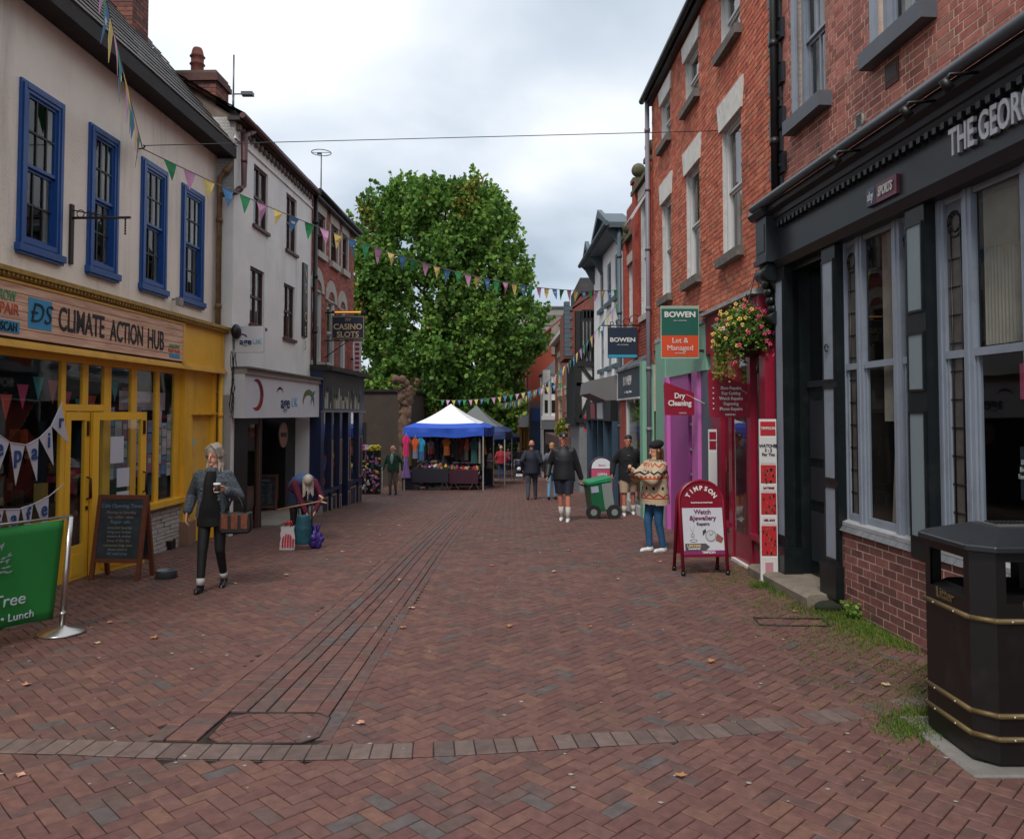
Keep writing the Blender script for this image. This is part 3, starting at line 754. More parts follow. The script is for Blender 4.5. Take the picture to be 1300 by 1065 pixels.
# green leafy plant on the sill
# iron bracket on the wall
def bracket():
    u = H.uw(89, 300)[0]; p = H.world(u, 0, 0)
    t = thing('sign_bracket', 'empty black iron sign bracket between the first two blue windows', 'bracket', (p.x, p.y, 4.26), H.rz)
    M_iron = mat('wrought_iron', '#2a2020', .6)
    mb = MB(); mb.box(-.03, .03, -.03, 0, -.55, .16); mb.build('back_plate', M_iron, t)
    mb = MB(); mb.tube([(0, -.03, 0), (0, -.72, 0)], .016, 8); mb.tube([(0, -.03, .09), (0, -.42, .02)], .008, 6)
    for c, rr_ in ((-.12, .045), (-.23, .03), (-.30, .02)): mb.tube([(0, c + rr_*cos(a*.6), .05 + rr_*sin(a*.6)) for a in range(11)], .006, 5)
    mb.build('arm', M_iron, t)
    mb = MB(); 
    for k in range(6): mb.ell((0, -.66, -.03 - k*.032), (.008, .012, .018), 6, 4)
    mb.build('chain', M_iron, t)
bracket()
# security light on render above the shop front
p = H.world(H.uw(219, 372)[0], 0, 0); t = thing('floodlight', 'small floodlight on the beige wall above the right end of the shop sign', 'lamp', (p.x, p.y, 3.66), H.rz)
mb = MB(); mb.box(-.07, .07, -.14, -.08, -.08, .04); mb.tube([(0, 0, .02), (0, -.1, .02)], .015); mb.build('lamp_housing', mat('grey_plastic', '#8b8782', .5), t)

# ---------------------------------------------------------------- white rendered building
Wf = Fac('L', -5.2, .03, 13.45, 18.15); wb = Wf.thing('white_building', 'white rendered building with brown casement windows over a light grey shop sign', 'building'); wz = Wf.o.z
M_wr = mat('white_render', '#e8e6e2', .9, var=.1, vs=1.3, bump=.35, bs=40, dirt=.5, dirtcol=(.2, .19, .17, 1), ds=.8, wall=True)
M_brn = mat('brown_frame', '#4a2a26', .55, var=.2)
def frL(Fc, L_, t, b, R_):
    u0, w1 = Fc.uw(L_, t); _, w0 = Fc.uw(L_, b); u1 = Fc.uw(R_, t)[0]; return (u0, u1, w0, w1)
ww = [frL(Wf, 322.5, 207, 285, 340.5), frL(Wf, 363.8, 244, 316, 377), frL(Wf, 317.8, 337, 411, 336), frL(Wf, 360.5, 358.5, 428, 374.5)]
ztop = 7.08 - wz
mb = MB(); wall_plane(mb, 0, Wf.L, 2.5, ztop, ww, 0, .14)
mb.quad((0, 0, -.5), (0, 0, ztop), (0, .45, ztop), (0, .45, -.5))       # return facing down the street
mb.add([(0, 0, 6), (0, 0, ztop), (0, 4.4, ztop + 2.7), (0, 4.4, 6)], [(0, 1, 2, 3)], 1)
mb.box(0, .16, 0, .3, -.6, 2.5); mb.box(Wf.L - .1, Wf.L, 0, .3, -.6, 2.5)
mb.build('wall', [M_wr, mat('brown_gable', '#7a6a60', .9, var=.3, dirt=.5)], wb)
room(wb, .05, Wf.L - .05, 2.6, ztop - .1, .2, 1.5)
for w in ww:
    o = casement(wb, w, M_brn, y=.04, cols=2, rows=2, fw=.045, bar=.045)
    MB().box(w[0] - .05, w[1] + .05, -.05, .1, w[2] - .06, w[2] - .003).build('sill', M_brn, o)
    mb = MB(); n = 5; wd = (w[1] - w[0])*.4
    for k in range(n): mb.quad((w[0] + k*wd/n, .18 + .02*(k % 2), w[2]), (w[0] + (k + 1)*wd/n, .18 + .02*((k + 1) % 2), w[2]), (w[0] + (k + 1)*wd/n, .18 + .02*((k + 1) % 2), w[3]), (w[0] + k*wd/n, .18 + .02*(k % 2), w[3]))
    mb.build('curtain', M_net, o)
mb = MB(); mb.box(-.02, Wf.L, -.03, 0, ztop - .38, ztop - .34)
k = 0; u = .05
dent = MB(); dent.box(0, .11, -.07, 0, 0, .09); dm = dent.mesh('dentil', mat('dentil_brick', '#6f6259', .9, var=.4))
while u < Wf.L - .1: link('dentil', dm, wb, (u, 0, ztop - .2)); u += .22
mb.build('string_course', M_wr, wb)
mb = MB(); mb.box(-.08, Wf.L + .02, -.12, .1, ztop - .08, ztop - .01); mb.build('eaves_board', mat('dark_wood', '#3d332d', .8), wb)
gt = MB(); gt.cyl((-.1, -.17, ztop - .01), (Wf.L + .03, -.17, ztop - .01), .05, n=10); gt.build('gutter', mat('pipe_maroon', '#4e2b29', .5), wb)
slates(wb, -.1, Wf.L, -.2, ztop + .02, 4.4, ztop + 2.75, SLATE, seed=4)
MB().quad((-.1, -.15, ztop - .02), (Wf.L, -.15, ztop - .02), (Wf.L, 4.4, ztop + 2.7), (-.1, 4.4, ztop + 2.7)).build('roof', SLATE[1], wb)
chimney(wb, .02, .35, ztop, 7.86 - wz, .55, .95, BR_CH, M_mort, pots=1)
# maroon rainwater pipes at the corner
downpipe(wb, [(.55, -.14, ztop - .06), (.22, -.09, ztop - .25), (.22, -.09, ztop - 1.15), (-.1, -.07, ztop - 1.35), (-.3, .1, ztop - 1.45)], .045, MATS['pipe_maroon'])
# cables
mb = MB(); r = random.Random(5)
for k in range(7):
    pts = [(-.0 + r.uniform(-.12, .1), -.03, 3.15 + r.uniform(-.1, .1))]
    for j in range(8): q = pts[-1]; pts.append((q[0] + r.uniform(-.06, .06), -.03 - r.random()*.03, q[2] - .13))
    mb.tube(pts, .006, 4)
mb.ell((-.02, -.08, 3.35 - wz), (.12, .08, .13)); tag(mb.build('cable_bundle', M_black, wb), kind='stuff')
# vertical name board by the second windows
a = Wf.uw(383, 380)[0]; b = Wf.uw(388.5, 380)[0]; z1 = Wf.uw(383, 333)[1]; z0 = Wf.uw(383, 427)[1]
vb = MB().box(a, b, -.04, 0, z0, z1).build('vertical_sign', M_black, wb)
for k, ch in enumerate('VOICES'): text(ch, .3, mat('cream', '#b9ad94', .6), vb, ((a + b)/2, -.046, z1 - .25 - k*.32), sx=.8)
# sign fascia (slightly tilted light box)
M_lg = mat('sign_light_grey', '#d5d8dc', .45, var=.05, vs=2, dirt=.15, dirtcol=(.3, .3, .3, 1))
o2 = .22; z0 = Wf.uw(297, 531, o2)[1]; z1 = Wf.uw(297, 473, o2)[1]; a = .02; b = Wf.L - .02
mb = MB(); mb.box(a, b, -o2, -.02, z0, z1, 0); mb.box(a + .0, b, -o2 - .04, 0, z1 + .002, z1 + .10, 1); mb.box(a - .02, b + .02, -o2 - .10, 0, z1 + .10, z1 + .13, 2)
sf = mb.build('fascia_sign', [M_lg, mat('awning_box', '#9b968e', .6, dirt=.4), mat('lead_flash', '#6a6864', .6, var=.3)], wb)
M_navy = mat('logo_navy', '#1d2f5e', .5); M_lred = mat('logo_red', '#c04438', .5); M_mag = mat('logo_magenta', '#9c2f5c', .5); M_olive = mat('logo_olive', '#8d9a5c', .5); M_lblue = mat('logo_lightblue', '#6fb0cc', .5)
def swoosh(parent, cu, cz, R, m1, m2, a0, a1, y, thick=.35, sx=1):
    mb = MB(); n = 20
    vs = []
    for k in range(n + 1):
        t = a0 + (a1 - a0)*k/n; w = thick*R*(sin(pi*k/n)*.9 + .1); r0 = R - w/2; r1 = R + w/2
        vs += [(cu + sx*r0*cos(t), y, cz + r0*sin(t)), (cu + sx*r1*cos(t), y, cz + r1*sin(t))]
    for k in range(n): mb.add([vs[2*k], vs[2*k+1], vs[2*k+3], vs[2*k+2]], [(0, 1, 2, 3), (3, 2, 1, 0)], 0 if k < n/2 else 1)
    return mb.build('logo', [m1, m2], parent)
h_ = z1 - z0; yS = -o2 - .004
swoosh(sf, a + .55, z0 + h_*.55, h_*.34, M_lred, M_mag, -2.0, 1.9, yS, .55, sx=1.2)
swoosh(sf, b - .85, z0 + h_*.38, h_*.34, M_olive, M_olive, -.2, 3.2, yS, .5, sx=1.6); swoosh(sf, b - .3, z0 + h_*.25, h_*.5, M_lblue, M_lblue, 1.6, 3.0, yS, .3)
um = (a + b)/2
text('age', .34, M_navy, sf, (um - .12, yS, z0 + h_*.38), bold=.006, sx=1.25); text('UK', .28, M_lblue, sf, (um + .48, yS, z0 + h_*.40), sx=1.1)
swoosh(sf, um - .45, z0 + h_*.60, .12, M_mag, M_navy, .2, 3.0, yS, .4, sx=1.6)
# black shop interior with entrance
M_blk = mat('shop_black', '#100f0f', .5, var=.2)
mb = MB(); zb = z0
mb.box(.16, .75, -.02, .04, -.6, zb); mb.box(.80, 1.12, .0, .05, -.6, .45); mb.box(1.35, 1.5, -.02, .05, -.6, zb); mb.box(Wf.L - .75, Wf.L - .1, .3, .34, -.6, zb)
mb.box(1.5, Wf.L - .75, .92, .96, -.6, zb); mb.box(1.5, 1.54, .05, .92, -.6, zb); mb.box(Wf.L - .79, Wf.L - .75, .3, .92, -.6, zb); mb.box(.7, 1.4, -.02, .04, zb - .12, zb)
mb.build('shop_frame', M_blk, wb); MB().box(1.33, 1.36, -.03, .05, -.6, zb).build('brown_post', mat('brown_post', '#5c3b2c', .6), wb)
MB().quad((.75, .02, .45), (1.35, .02, .45), (1.35, .02, zb - .1), (.75, .02, zb - .1)).build('pane', M_glass2, wb); room(wb, .16, 1.5, -.5, zb, .08, .9, name='shop_room')
dm_ = MB(); dm_.cyl((0, 0, 0), (0, -.025, 0), .26, n=28); dd = dm_.build('round_sign', mat('disc_brown', '#7a5545', .6, var=.2), wb, (2.35, .05, 2.62 - .4)); 
uD, wD = Wf.uw(357.5, 552, .0); dd.location = (uD, -.02, wD); text('VOGEZ', .12, M_ink, dd, (0, -.03, 0), bold=.003)
MB().box(1.5, Wf.L - .1, -.35, .95, -.32, gz(16) - wz + .09).build('doorstep', mat('stone_step', '#8a8178', .85, var=.2, bump=.4), wb)
# projecting light box
p = Wf.world(.1, 0, 0)
t = thing('projecting_sign', 'small square light grey charity shop sign jutting out above its long fascia', 'sign', (p.x, p.y, 3.0), Wf.rz)
mb = MB(); mb.box(-.05, .05, -.52, -.03, .0, .45); bx = mb.build('light_box', M_lg, t); MB().box(-.02, .02, -.04, .05, .05, .4).build('mount', M_black, t)
text('age', .16, M_navy, bx, (-.055, -.22, .18), rot=(pi/2, 0, -pi/2), bold=.003); text('UK', .12, M_lblue, bx, (-.055, -.42, .18), rot=(pi/2, 0, -pi/2))
mb = MB()
for k in range(8):
    a = .3 + k*.33; a2 = a + .33; R = .05
    mb.add([(-.056, -.16 + R*1.3*cos(a), .25 + R*sin(a)), (-.056, -.16 + R*1.3*cos(a2), .25 + R*sin(a2)), (-.056, -.16 + (R+.02)*1.3*cos(a2), .25 + (R+.02)*sin(a2)), (-.056, -.16 + (R+.02)*1.3*cos(a), .25 + (R+.02)*sin(a))], [(0, 1, 2, 3), (3, 2, 1, 0)])
mb.build('logo', M_mag, bx)
# television aerials
def aerial(name, label, p, ring):
    t = thing(name, label, 'aerial', p); m = mat('aerial_metal', '#5a5a5c', .4, metal=.7)
    mb = MB(); mb.cyl((0, 0, 0), (0, 0, 1.0), .015, n=8)
    mb.build('mast', m, t); mb = MB()
    if ring: mb.tube([(.24*cos(a*pi/8), .24*sin(a*pi/8), 1.0) for a in range(17)], .010, 6); mb.tube([(-.24, 0, 1.0), (.24, 0, 1.0)], .008, 5); mb.box(-.1, .0, -.03, .03, .96, 1.0)
    else: mb.tube([(0, 0, .3), (.35, 0, .3)], .012, 6); mb.box(.15, .35, -.06, .06, .27, .33); mb.tube([(.0, 0, 0), (.0, 0, .3)], .02)
    mb.build('antenna', m, t)
q = at(407.5, 245, 19.2); aerial('ring_aerial', 'thin aerial with a round loop on the roof of the white building', q, True)
q = at(296, 141, 13.7); aerial('small_aerial', 'small dark aerial stub beside the chimney with one pot', q, False)

# ---------------------------------------------------------------- red brick casino building
K = Fac('L', -5.2, .03, 18.15, 22.4); kb = K.thing('red_brick_building', 'red brick building with arched white windows and a navy blue shop front', 'building'); kz = K.o.z
BR_K = brick_mats('casino_brick', ['#a85042', '#98463c', '#b55c4a', '#85463c', '#a0604c'], 1.0, .4)
M_mr = mat('mortar', '#8a7468', .95, var=.3)
kw = [frL(K, 397, 364, 458, 408), frL(K, 415.5, 379, 464, 424.5), frL(K, 430.5, 390, 470, 438)]
kw2 = [frL(K, 402, 268, 318, 412), frL(K, 420, 284, 332, 428.5), frL(K, 434.5, 296, 342, 441)]
zr = 7.05 - kz; ops = kw + kw2
mb = MB(); wall_plane(mb, 0, K.L, 2.7, zr, ops, 0, .14, mr=1); mb.quad((K.L, 0, -.6), (K.L, 6, -.6), (K.L, 6, zr), (K.L, 0, zr)); mb.quad((0, 0, 2), (0, 0, zr), (0, 4, zr), (0, 4, 2)); mb.build('wall', [M_mr, M_wr], kb)
brickwork(kb, 0, K.L, 2.75, zr - .02, ops, BR_K, seed=3)
M_stone = mat('pale_stone', '#b3aba0', .85, var=.12, vs=5, dirt=.3, dirtcol=(.2, .18, .16, 1), ds=2)
room(kb, .05, K.L - .05, 2.8, zr - .1, .2, 1.2)
M_wf = mat('white_frame', '#c6c5c3', .5, var=.05)
for w in kw:
    o = sash(kb, w, M_wf, y=.03, cols=1, rows=(1, 1), fw=.05); c = (w[0] + w[1])/2; R = (w[1] - w[0])/2 + .12; mb = MB()
    n = 9
    for k in range(n):      # arch of pale voussoirs
        t0, t1 = pi*k/n, pi*(k + 1)/n - .02; zz = w[3] - .05; ri = R - .14
        q = [(c + ri*cos(t0), zz + ri*.8*sin(t0)), (c + (R + .08)*cos(t0), zz + (R + .08)*sin(t0)), (c + (R + .08)*cos(t1), zz + (R + .08)*sin(t1)), (c + ri*cos(t1), zz + ri*.8*sin(t1))]
        mb.prism(q, 'y', -.03, .02)
    mb.prism([(c + (R - .13)*cos(pi*k/10), w[3] - .05 + (R - .13)*.8*sin(pi*k/10)) for k in range(11)], 'y', .0, .03)
    mb.build('arch', M_stone, o); MB().box(w[0] - .12, w[1] + .12, -.08, .1, w[2] - .16, w[2]).build('sill', M_stone, o)
for w in kw2:
    o = sash(kb, w, M_brn, y=.03, cols=2, rows=(1, 1), fw=.05); MB().box(w[0] - .12, w[1] + .12, -.03, .02, w[3], w[3] + .3).build('lintel', M_stone, o); MB().box(w[0] - .1, w[1] + .1, -.08, .1, w[2] - .15, w[2]).build('sill', M_stone, o)
    MB().box(w[0] - .14, w[0], -.012, .02, w[2], w[3]).build('jamb', M_stone, o); MB().box(w[1], w[1] + .14, -.012, .02, w[2], w[3]).build('jamb', M_stone, o)
mb = MB(); mb.box(-.05, K.L + .05, -.16, .1, zr - .05, zr + .08); mb.cyl((-.05, -.2, zr + .07), (K.L + .05, -.2, zr + .07), .06); mb.build('gutter', M_black, kb)
slates(kb, 0, K.L + .05, -.15, zr + .08, 3.5, zr + 2.3, SLATE, seed=6)
MB().quad((0, -.1, zr + .05), (K.L, -.1, zr + .05), (K.L, 3.5, zr + 2.25), (0, 3.5, zr + 2.25)).build('roof', SLATE[1], kb)
downpipe(kb, [(.06, -.08, -.2), (.06, -.08, zr)], .05, M_black)
# navy shop front
M_nv = mat('navy_paint', '#1b2748', .4, var=.12, vs=4); M_cr = mat('cream_trim', '#a98e78', .6)
o3 = .30; z1 = K.uw(400, 468, o3)[1]; z0 = K.uw(400, 521, o3)[1]
mb = MB(); mb.box(0, K.L + .1, -o3, 0, z0, z1, 0); mb.box(-.05, K.L + .35, -o3 - .22, 0, z1, z1 + .07, 1); mb.box(-.05, K.L + .2, -o3 - .12, 0, z1 + .07, z1 + .13, 1); mb.box(.0, K.L + .1, -o3 - .06, 0, z0 - .04, z0, 2)
kf = mb.build('fascia', [M_nv, M_black, mat('grey_sill', '#777a80', .5)], kb)
ff = MB(); r = random.Random(9); u = .12          # printed figures on the fascia
MB().box(.1, K.L - .35, -o3 - .006, -o3, z0 + .05, z1 - .06).build('picture_panel', mat('panel_dark', '#232c33', .4, var=.5, vs=5), kf)
while u < K.L - .5:
    w = r.uniform(.08, .22); h = r.uniform(.25, .62); ff.box(u, u + w, -o3 - .012 - r.random()*.01, -o3 - .006, z0 + .05, z0 + .05 + h*.7, r.randrange(4)); ff.ell((u + w/2, -o3 - .012, z0 + .05 + h*.75), (w*.4, .01, .08), m=r.randrange(4)); u += w*1.15
ff.build('picture', [mat('fig_silver', '#a5a5a0', .5), mat('fig_green', '#3d4a3a', .6), mat('fig_gold', '#8d7c52', .5), mat('fig_dark', '#22262a', .5)], kf)
mb = MB(); cr = MB(); gl = MB()
bays = [(0.0, .28), (.95, 1.12), (1.75, 2.0), (2.65, 2.95), (K.L - .35, K.L + .1)]
for a, b in bays: mb.box(a, b, -o3 + .04, .05, -.6, z0); 
for a, b in bays[1:]:
    for (c, d) in ((-.25, .35), (.62, 1.75)):
        for q in ((a + .03, a + .055), (b - .055, b - .03)): cr.box(q[0], q[1], -o3 + .03, -o3 + .04, c, d)
        cr.box(a + .055, b - .055, -o3 + .03, -o3 + .04, c, c + .025); cr.box(a + .055, b - .055, -o3 + .03, -o3 + .04, d - .025, d)
for (a, b), (c, d) in zip(bays[:-1], bays[1:]):
    if a > 1.7 and a < 2: continue
    mb.box(b, c, -o3 + .1, .03, -.6, .5); mb.box(b, c, -o3 + .04, .03, .5, .57)
    cr.box(b + .08, c - .08, -o3 + .085, -o3 + .1, -.2, -.17); cr.box(b + .08, c - .08, -o3 + .085, -o3 + .1, .37, .4); cr.box(b + .08, b + .11, -o3 + .085, -o3 + .1, -.17, .37); cr.box(c - .11, c - .08, -o3 + .085, -o3 + .1, -.17, .37)
    MB().quad((b, -o3 + .12, .57), (c, -o3 + .12, .57), (c, -o3 + .12, z0), (b, -o3 + .12, z0)).build('pane', M_glass, kb)
mb.build('shop_frame', M_nv, kb); tag(cr.build('panel_trim', M_cr, kb), kind='stuff'); room(kb, 0, K.L, -.6, z0, .05, 1.2, name='shop_room')
mb = MB()
for k in range(16): u = .35 + r.random()*3.4; mb.ell((u, -.12, .7 + r.random()*.7), (.05, .03, .09), m=k % 3)
o = mb.build('window_display', [mat('disp_red', '#b8323c', .6), mat('disp_yel', '#c0a62c', .6), mat('disp_blue', '#3a66a8', .6)], kb); tag(o, kind='stuff')
# hanging casino sign
p = K.world(K.uw(393, 415)[0] + 1.1, 0, 0)
p = Vector((-5.2 + .03*19.4, 19.4, 3.78)); t = thing('casino_sign', 'navy hanging sign lettered in gold above the blue shop front', 'sign', p, K.rz)
mb = MB(); mb.box(-.04, .04, -.98, -.17, 0, .58); cs = mb.build('sign_board', mat('sign_navy', '#151c36', .5), t)
M_gold = mat('gold_leaf', '#bda77c', .5)
text('CASINO', .195, M_gold, cs, (-.045, -.575, .30), rot=(pi/2, 0, -pi/2), bold=.004); text('SLOTS', .195, M_gold, cs, (-.045, -.575, .11), rot=(pi/2, 0, -pi/2), bold=.004); text('777', .10, M_gold, cs, (-.045, -.575, .47), rot=(pi/2, 0, -pi/2))
cr = MB()
for q in ((0.02, .03), (.55, .56)): cr.box(-.046, -.04, -.96, -.19, q[0], q[1])
for q in ((-.97, -.96), (-.19, -.18)): cr.box(-.046, -.04, q[0], q[1], .02, .56)
cr.build('border', M_gold, cs)
mb = MB(); mb.tube([(0, 0, .66), (0, -1.0, .66)], .018); mb.box(-.06, .06, -.98, -.17, .64, .70); mb.build('lamp_bar', M_black, t)
mb = MB(); mb.box(-.065, -.06, -.9, -.25, .65, .685); mb.build('lamp_strip', mat('warm_strip', '#c98a3a', .5, emit=.8), t)
mb = MB(); mb.tube([(0, 0, -.03), (0, -.95, -.03)], .016); mb.tube([(0, 0, -.45), (0, -.6, -.03)], .012); mb.tube([(0, -.25, .58), (0, -.25, .66)], .01); mb.tube([(0, -.9, .58), (0, -.9, .66)], .01); mb.build('bracket', M_black, t)
# vertical white banner sign at the far end
p = K.world(K.L - .3, 0, 0); t = thing('banner_sign', 'narrow upright white sign below and beyond the navy casino sign', 'sign', (p.x, p.y, 2.95), K.rz)
mb = MB(); mb.box(-.02, .02, -.30, -.08, 0, 1.1); o = mb.build('sign_board', M_white, t); MB().box(-.015, .015, -.1, .02, .5, .55).build('mount', M_black, t)
for k in range(7): MB().box(-.026, -.02, -.25, -.13, .12 + k*.13, .20 + k*.13).build('letter', M_mag, o)

# ---------------------------------------------------------------- dim brown building behind the left-hand trees
t = thing('brown_building', 'plain dim brown brick building behind the old carved trunk on the left', 'building', (-7.5, 33.5, gz(33)), 0)
M_bb = mat('brown_wall', '#3f332b', .9, var=.25, vs=2, dirt=.4)
mb = MB(); mb.box(-5, 3.2, 0, 6, -.5, 3.9, 0); mb.box(-5, 3.3, -.1, 6, 3.9, 4.0, 1); mb.build('wall', [M_bb, M_black], t)
mb = MB(); mb.box(.0, 1.3, -.03, .02, 1.6, 2.6); mb.build('window', M_black, t); MB().quad((.1, -.04, 1.7), (1.2, -.04, 1.7), (1.2, -.04, 2.5), (.1, -.04, 2.5)).build('pane', mat('dusk_pane', '#20242a', .15), t)
# ================================================================== RIGHT SIDE
# ---------------------------------------------------------------- corner pub with dark shop front
P = Fac('R', 3.86, -.065, 2.2, 9.65); pub = P.thing('brick_pub', 'red brick pub with a dark slate shop front and tall grey-framed windows', 'building'); pz = P.o.z
def pu(px, off=0.0): return P.uw(px, 560, off)[0]
def Z(w): return w - pz
BR_P = brick_mats('pub_brick', ['#b0685a', '#a35d50', '#bb7362', '#925548', '#a87262'], 1.0, .45)
M_mp = mat('pub_mortar', '#d6bfae', .95, var=.3, dirt=.4)
M_slate_p = mat('slate_paint', '#292d33', .42, var=.12, vs=3, dirt=.3, dirtcol=(.02, .02, .022, 1), ds=2.5)
M_dk = mat('dark_green_black', '#11181a', .38, var=.15, vs=3, dirt=.2, dirtcol=(.07, .065, .06, 1), ds=4)
M_grey = mat('grey_frame', '#868e9a', .42, var=.1, vs=3, dirt=.4, dirtcol=(.13, .12, .11, 1), ds=3)
pw = []
for a, b in ((1019, 1056), (1124, 1190)):
    ua, ub = pu(a), pu(b); pw.append((ua, ub, Z(5.32), Z(7.0)))
zU = Z(9.4)
mb = MB(); wall_plane(mb, 0, P.L, Z(4.3), zU, pw, 0, .14); wl = mb.build('wall', M_mp, pub)
brickwork(pub, 0, P.L, Z(4.3), Z(8.0), pw, BR_P, seed=12, nsingle=165, pick=lambda u, z: abs(u - 2.4)*1.2 + abs(z - 4.9))
room(pub, .1, P.L, Z(4.6), Z(7.6), .2, 1.6, M_room)
M_cur = mat('cream_curtain', '#8f897c', .9, var=.25)
for w in pw:
    o = sash(pub, w, M_grey, y=.05, cols=2, rows=(1, 1), fw=.07, bar=.03, curtain=M_net)
    MB().box(w[0] - .12, w[1] + .12, -.14, .1, w[2] - .16, w[2] - .003).build('sill', mat('grey_sill_paint', '#575c63', .6, var=.15), o)
    mb = MB(); mb.box(w[0] - .1, w[0], -.03, .05, w[2], w[3]); mb.build('jamb', M_grey, o)
    MB().box(w[0] - .15, w[1] + .15, -.03, .02, w[3], w[3] + .3).build('lintel', MATS['grey_sill_paint'], o)
# quoins and rainwater pipe at the joint with the next house
q = MB(); k = 0; z = Z(4.55)
qm = MB().box(0, .42, -.045, 0, 0, .24).mesh('quoin', MATS['slate_paint']); qm2 = MB().box(.07, .34, -.045, 0, 0, .24).mesh('quoin', MATS['slate_paint'])
while z < zU: link('quoin', qm if k % 2 else qm2, pub, (.0, 0, z)); z += .27; k += 1
downpipe(pub, [(.28, -.09, Z(4.62)), (.28, -.09, zU)], .048, M_black)
clm_ = MB().box(.22, .34, -.07, -.0, 0, .04).mesh('pipe_clip', M_black)
for k in range(6): link('pipe_clip', clm_, pub, (0, 0, Z(4.9 + k*.8)))
# plinth -------------------------------------------------
u1 = pu(1066); u2 = P.L
mb = MB(); mb.box(u1, u2, -.06, .1, -.2, Z(.80)); mb.build('plinth', M_mp, pub)
BR_L = brick_mats('plinth_brick', ['#7a4a42', '#6f443d', '#84524a', '#67403a'], 1.0, .6)
ph = MB()
# wall bricks of plinth, individually built
def plinth():
    r = random.Random(21); z = -.03; row = 0; cache = {}; st = MB(); n = 0
    while z < Z(.79):
        u = u1 - (0 if row % 2 else .12)
        while u < u2:
            a, b = max(u, u1), min(u + .213, u2); mi = r.randrange(4)
            if b - a > .03:
                if a < pu(1200) and n < 128:
                    key = (round(b - a, 2), mi)
                    if key not in cache: cache[key] = MB().box(0, key[0], -.004, .001, 0, .064).mesh('brick', BR_L[mi])
                    link('brick', cache[key], pub, (a, -.06 - r.random()*.002, z)); n += 1
                else: st.box(a, b, -.064 - r.random()*.001, -.059, z, z + .064, mi)
            u += .226
        z += .0765; row += 1
    o = st.build('plinth_bricks', BR_L, pub); tag(o, kind='stuff')
plinth()
M_bh = mat('blue_brick', '#6a6c6f', .6, var=.25, vs=7, dirt=.4)
hm = MB(); hm.prism([(-.075, 0), (-.015, .075), (.1, .075), (.1, 0)], 'x', 0, .108); hmesh = hm.mesh('coping_brick', M_bh)
u = u1
while u < u2: link('coping_brick', hmesh, pub, (u, -.02, Z(.795))); u += .116
# fascia, cornice, gutter
Lr = P.L
mb = MB()
mb.box(-.05, Lr, -.10, .05, Z(3.74), Z(4.22), 0)
fa = mb.build('fascia', M_slate_p, pub)
mb = MB(); mb.prism([(-.16, Z(3.70)), (-.13, Z(3.66)), (.0, Z(3.66)), (.0, Z(3.74)), (-.19, Z(3.74))], 'x', .42, Lr); mb.box(.42, Lr, -.145, 0, Z(3.745), Z(3.765)); mb.build('fascia_moulding', M_slate_p, pub)
mb = MB(); mb.prism([(0, Z(4.18)), (-.13, Z(4.18)), (-.15, Z(4.24)), (-.17, Z(4.25)), (-.18, Z(4.30)), (-.25, Z(4.33)), (-.26, Z(4.37)), (-.26, Z(4.40)), (0, Z(4.50))], 'x', .12, Lr); mb.build('cornice', M_slate_p, pub)
mb = MB(); mb.cyl((.12, -.31, Z(4.43)), (Lr, -.31, Z(4.43)), .05, n=12); mb.build('gutter', mat('gutter_grey', '#4d5157', .35), pub)
dn = MB().box(0, .05, -.17, -.1, 0, .05).mesh('dentil', M_black); u = .5
k = 0
while u < Lr - .1 and k < 70: link('dentil', dn, pub, (u, 0, Z(4.13))); u += .105; k += 1
mb = MB()      # little spot lamps on arms
for px in (1085, 1180, 1235):
    uu = P.uw(px, 180, .3)[0]; mb.tube([(uu, -.25, Z(4.33)), (uu, -.46, Z(4.31)), (uu - .02, -.48, Z(4.26))], .012, 6); mb.cyl((uu - .02, -.50, Z(4.28)), (uu - .02, -.44, Z(4.21)), .03, .04, 10)
o = mb.build('spot_lamps', M_black, pub); tag(o, kind='stuff')
M_let = mat('raised_letters', '#c8c6cb', .4, metal=.2)
ut = P.uw(1204, 190, .14)[0]; o = text('THE GEORGE', .29, M_let, fa, (ut, -.125, Z(3.995)), align='LEFT', bold=.006, ext=.014, sx=.56, name='lettering')
a, z1 = P.uw(1101.5, 244, .12); b, _ = P.uw(1139, 226, .12); zc = P.uw(1120, 243, .12)[1]
ss = MB().box(a, b, -.13, -.10, zc - .085, zc + .085).build('small_sign', mat('sign_plum', '#6d3344', .4), fa)
MB().box(a + .0, a + (b - a)*.30, -.134, -.131, zc - .08, zc + .08).build('sign_panel', mat('sign_steel', '#3b4a66', .4), ss)
text('sky', .12, M_white, ss, (a + (b - a)*.15, -.137, zc), sx=.62, bold=.002); text('SPORTS', .12, M_white, ss, (a + (b - a)*.65, -.137, zc), sx=.55, bold=.003, shear=.2)
# carved console at the left end
mb = MB()
mb.prism([(-.30, Z(4.42)), (-.33, Z(4.36)), (-.28, Z(4.30)), (.0, Z(4.30)), (0, Z(4.52)), (-.16, Z(4.56))], 'x', -.02, .42)
mb.box(.05, .38, -.25, 0, Z(3.80), Z(4.30)); mb.box(.10, .33, -.258, -.251, Z(3.88), Z(4.2)); mb.box(.02, .41, -.27, 0, Z(3.74), Z(3.80))
mb.build('console_block', M_slate_p, pub)
mb = MB(); 
prof = []
for k in range(13): t = k/12; prof.append((-(.22*(1 - t) + .08*t + .03*sin(t*pi*3)), Z(3.73) - t*.75))
mb.prism([(0, Z(3.73))] + prof + [(0, Z(2.98))], 'x', .09, .35)
for (y, z, r_) in ((-.17, 3.62, .10), (-.11, 3.08, .08)):
    mb.cyl((.06, y, Z(z)), (.37, y, Z(z)), r_, n=16)
for k in range(5): mb.ell((.22, -.20 + .025*k, Z(3.5 - .1*k)), (.09, .045, .06))
mb.build('scroll_console', M_dk, pub)
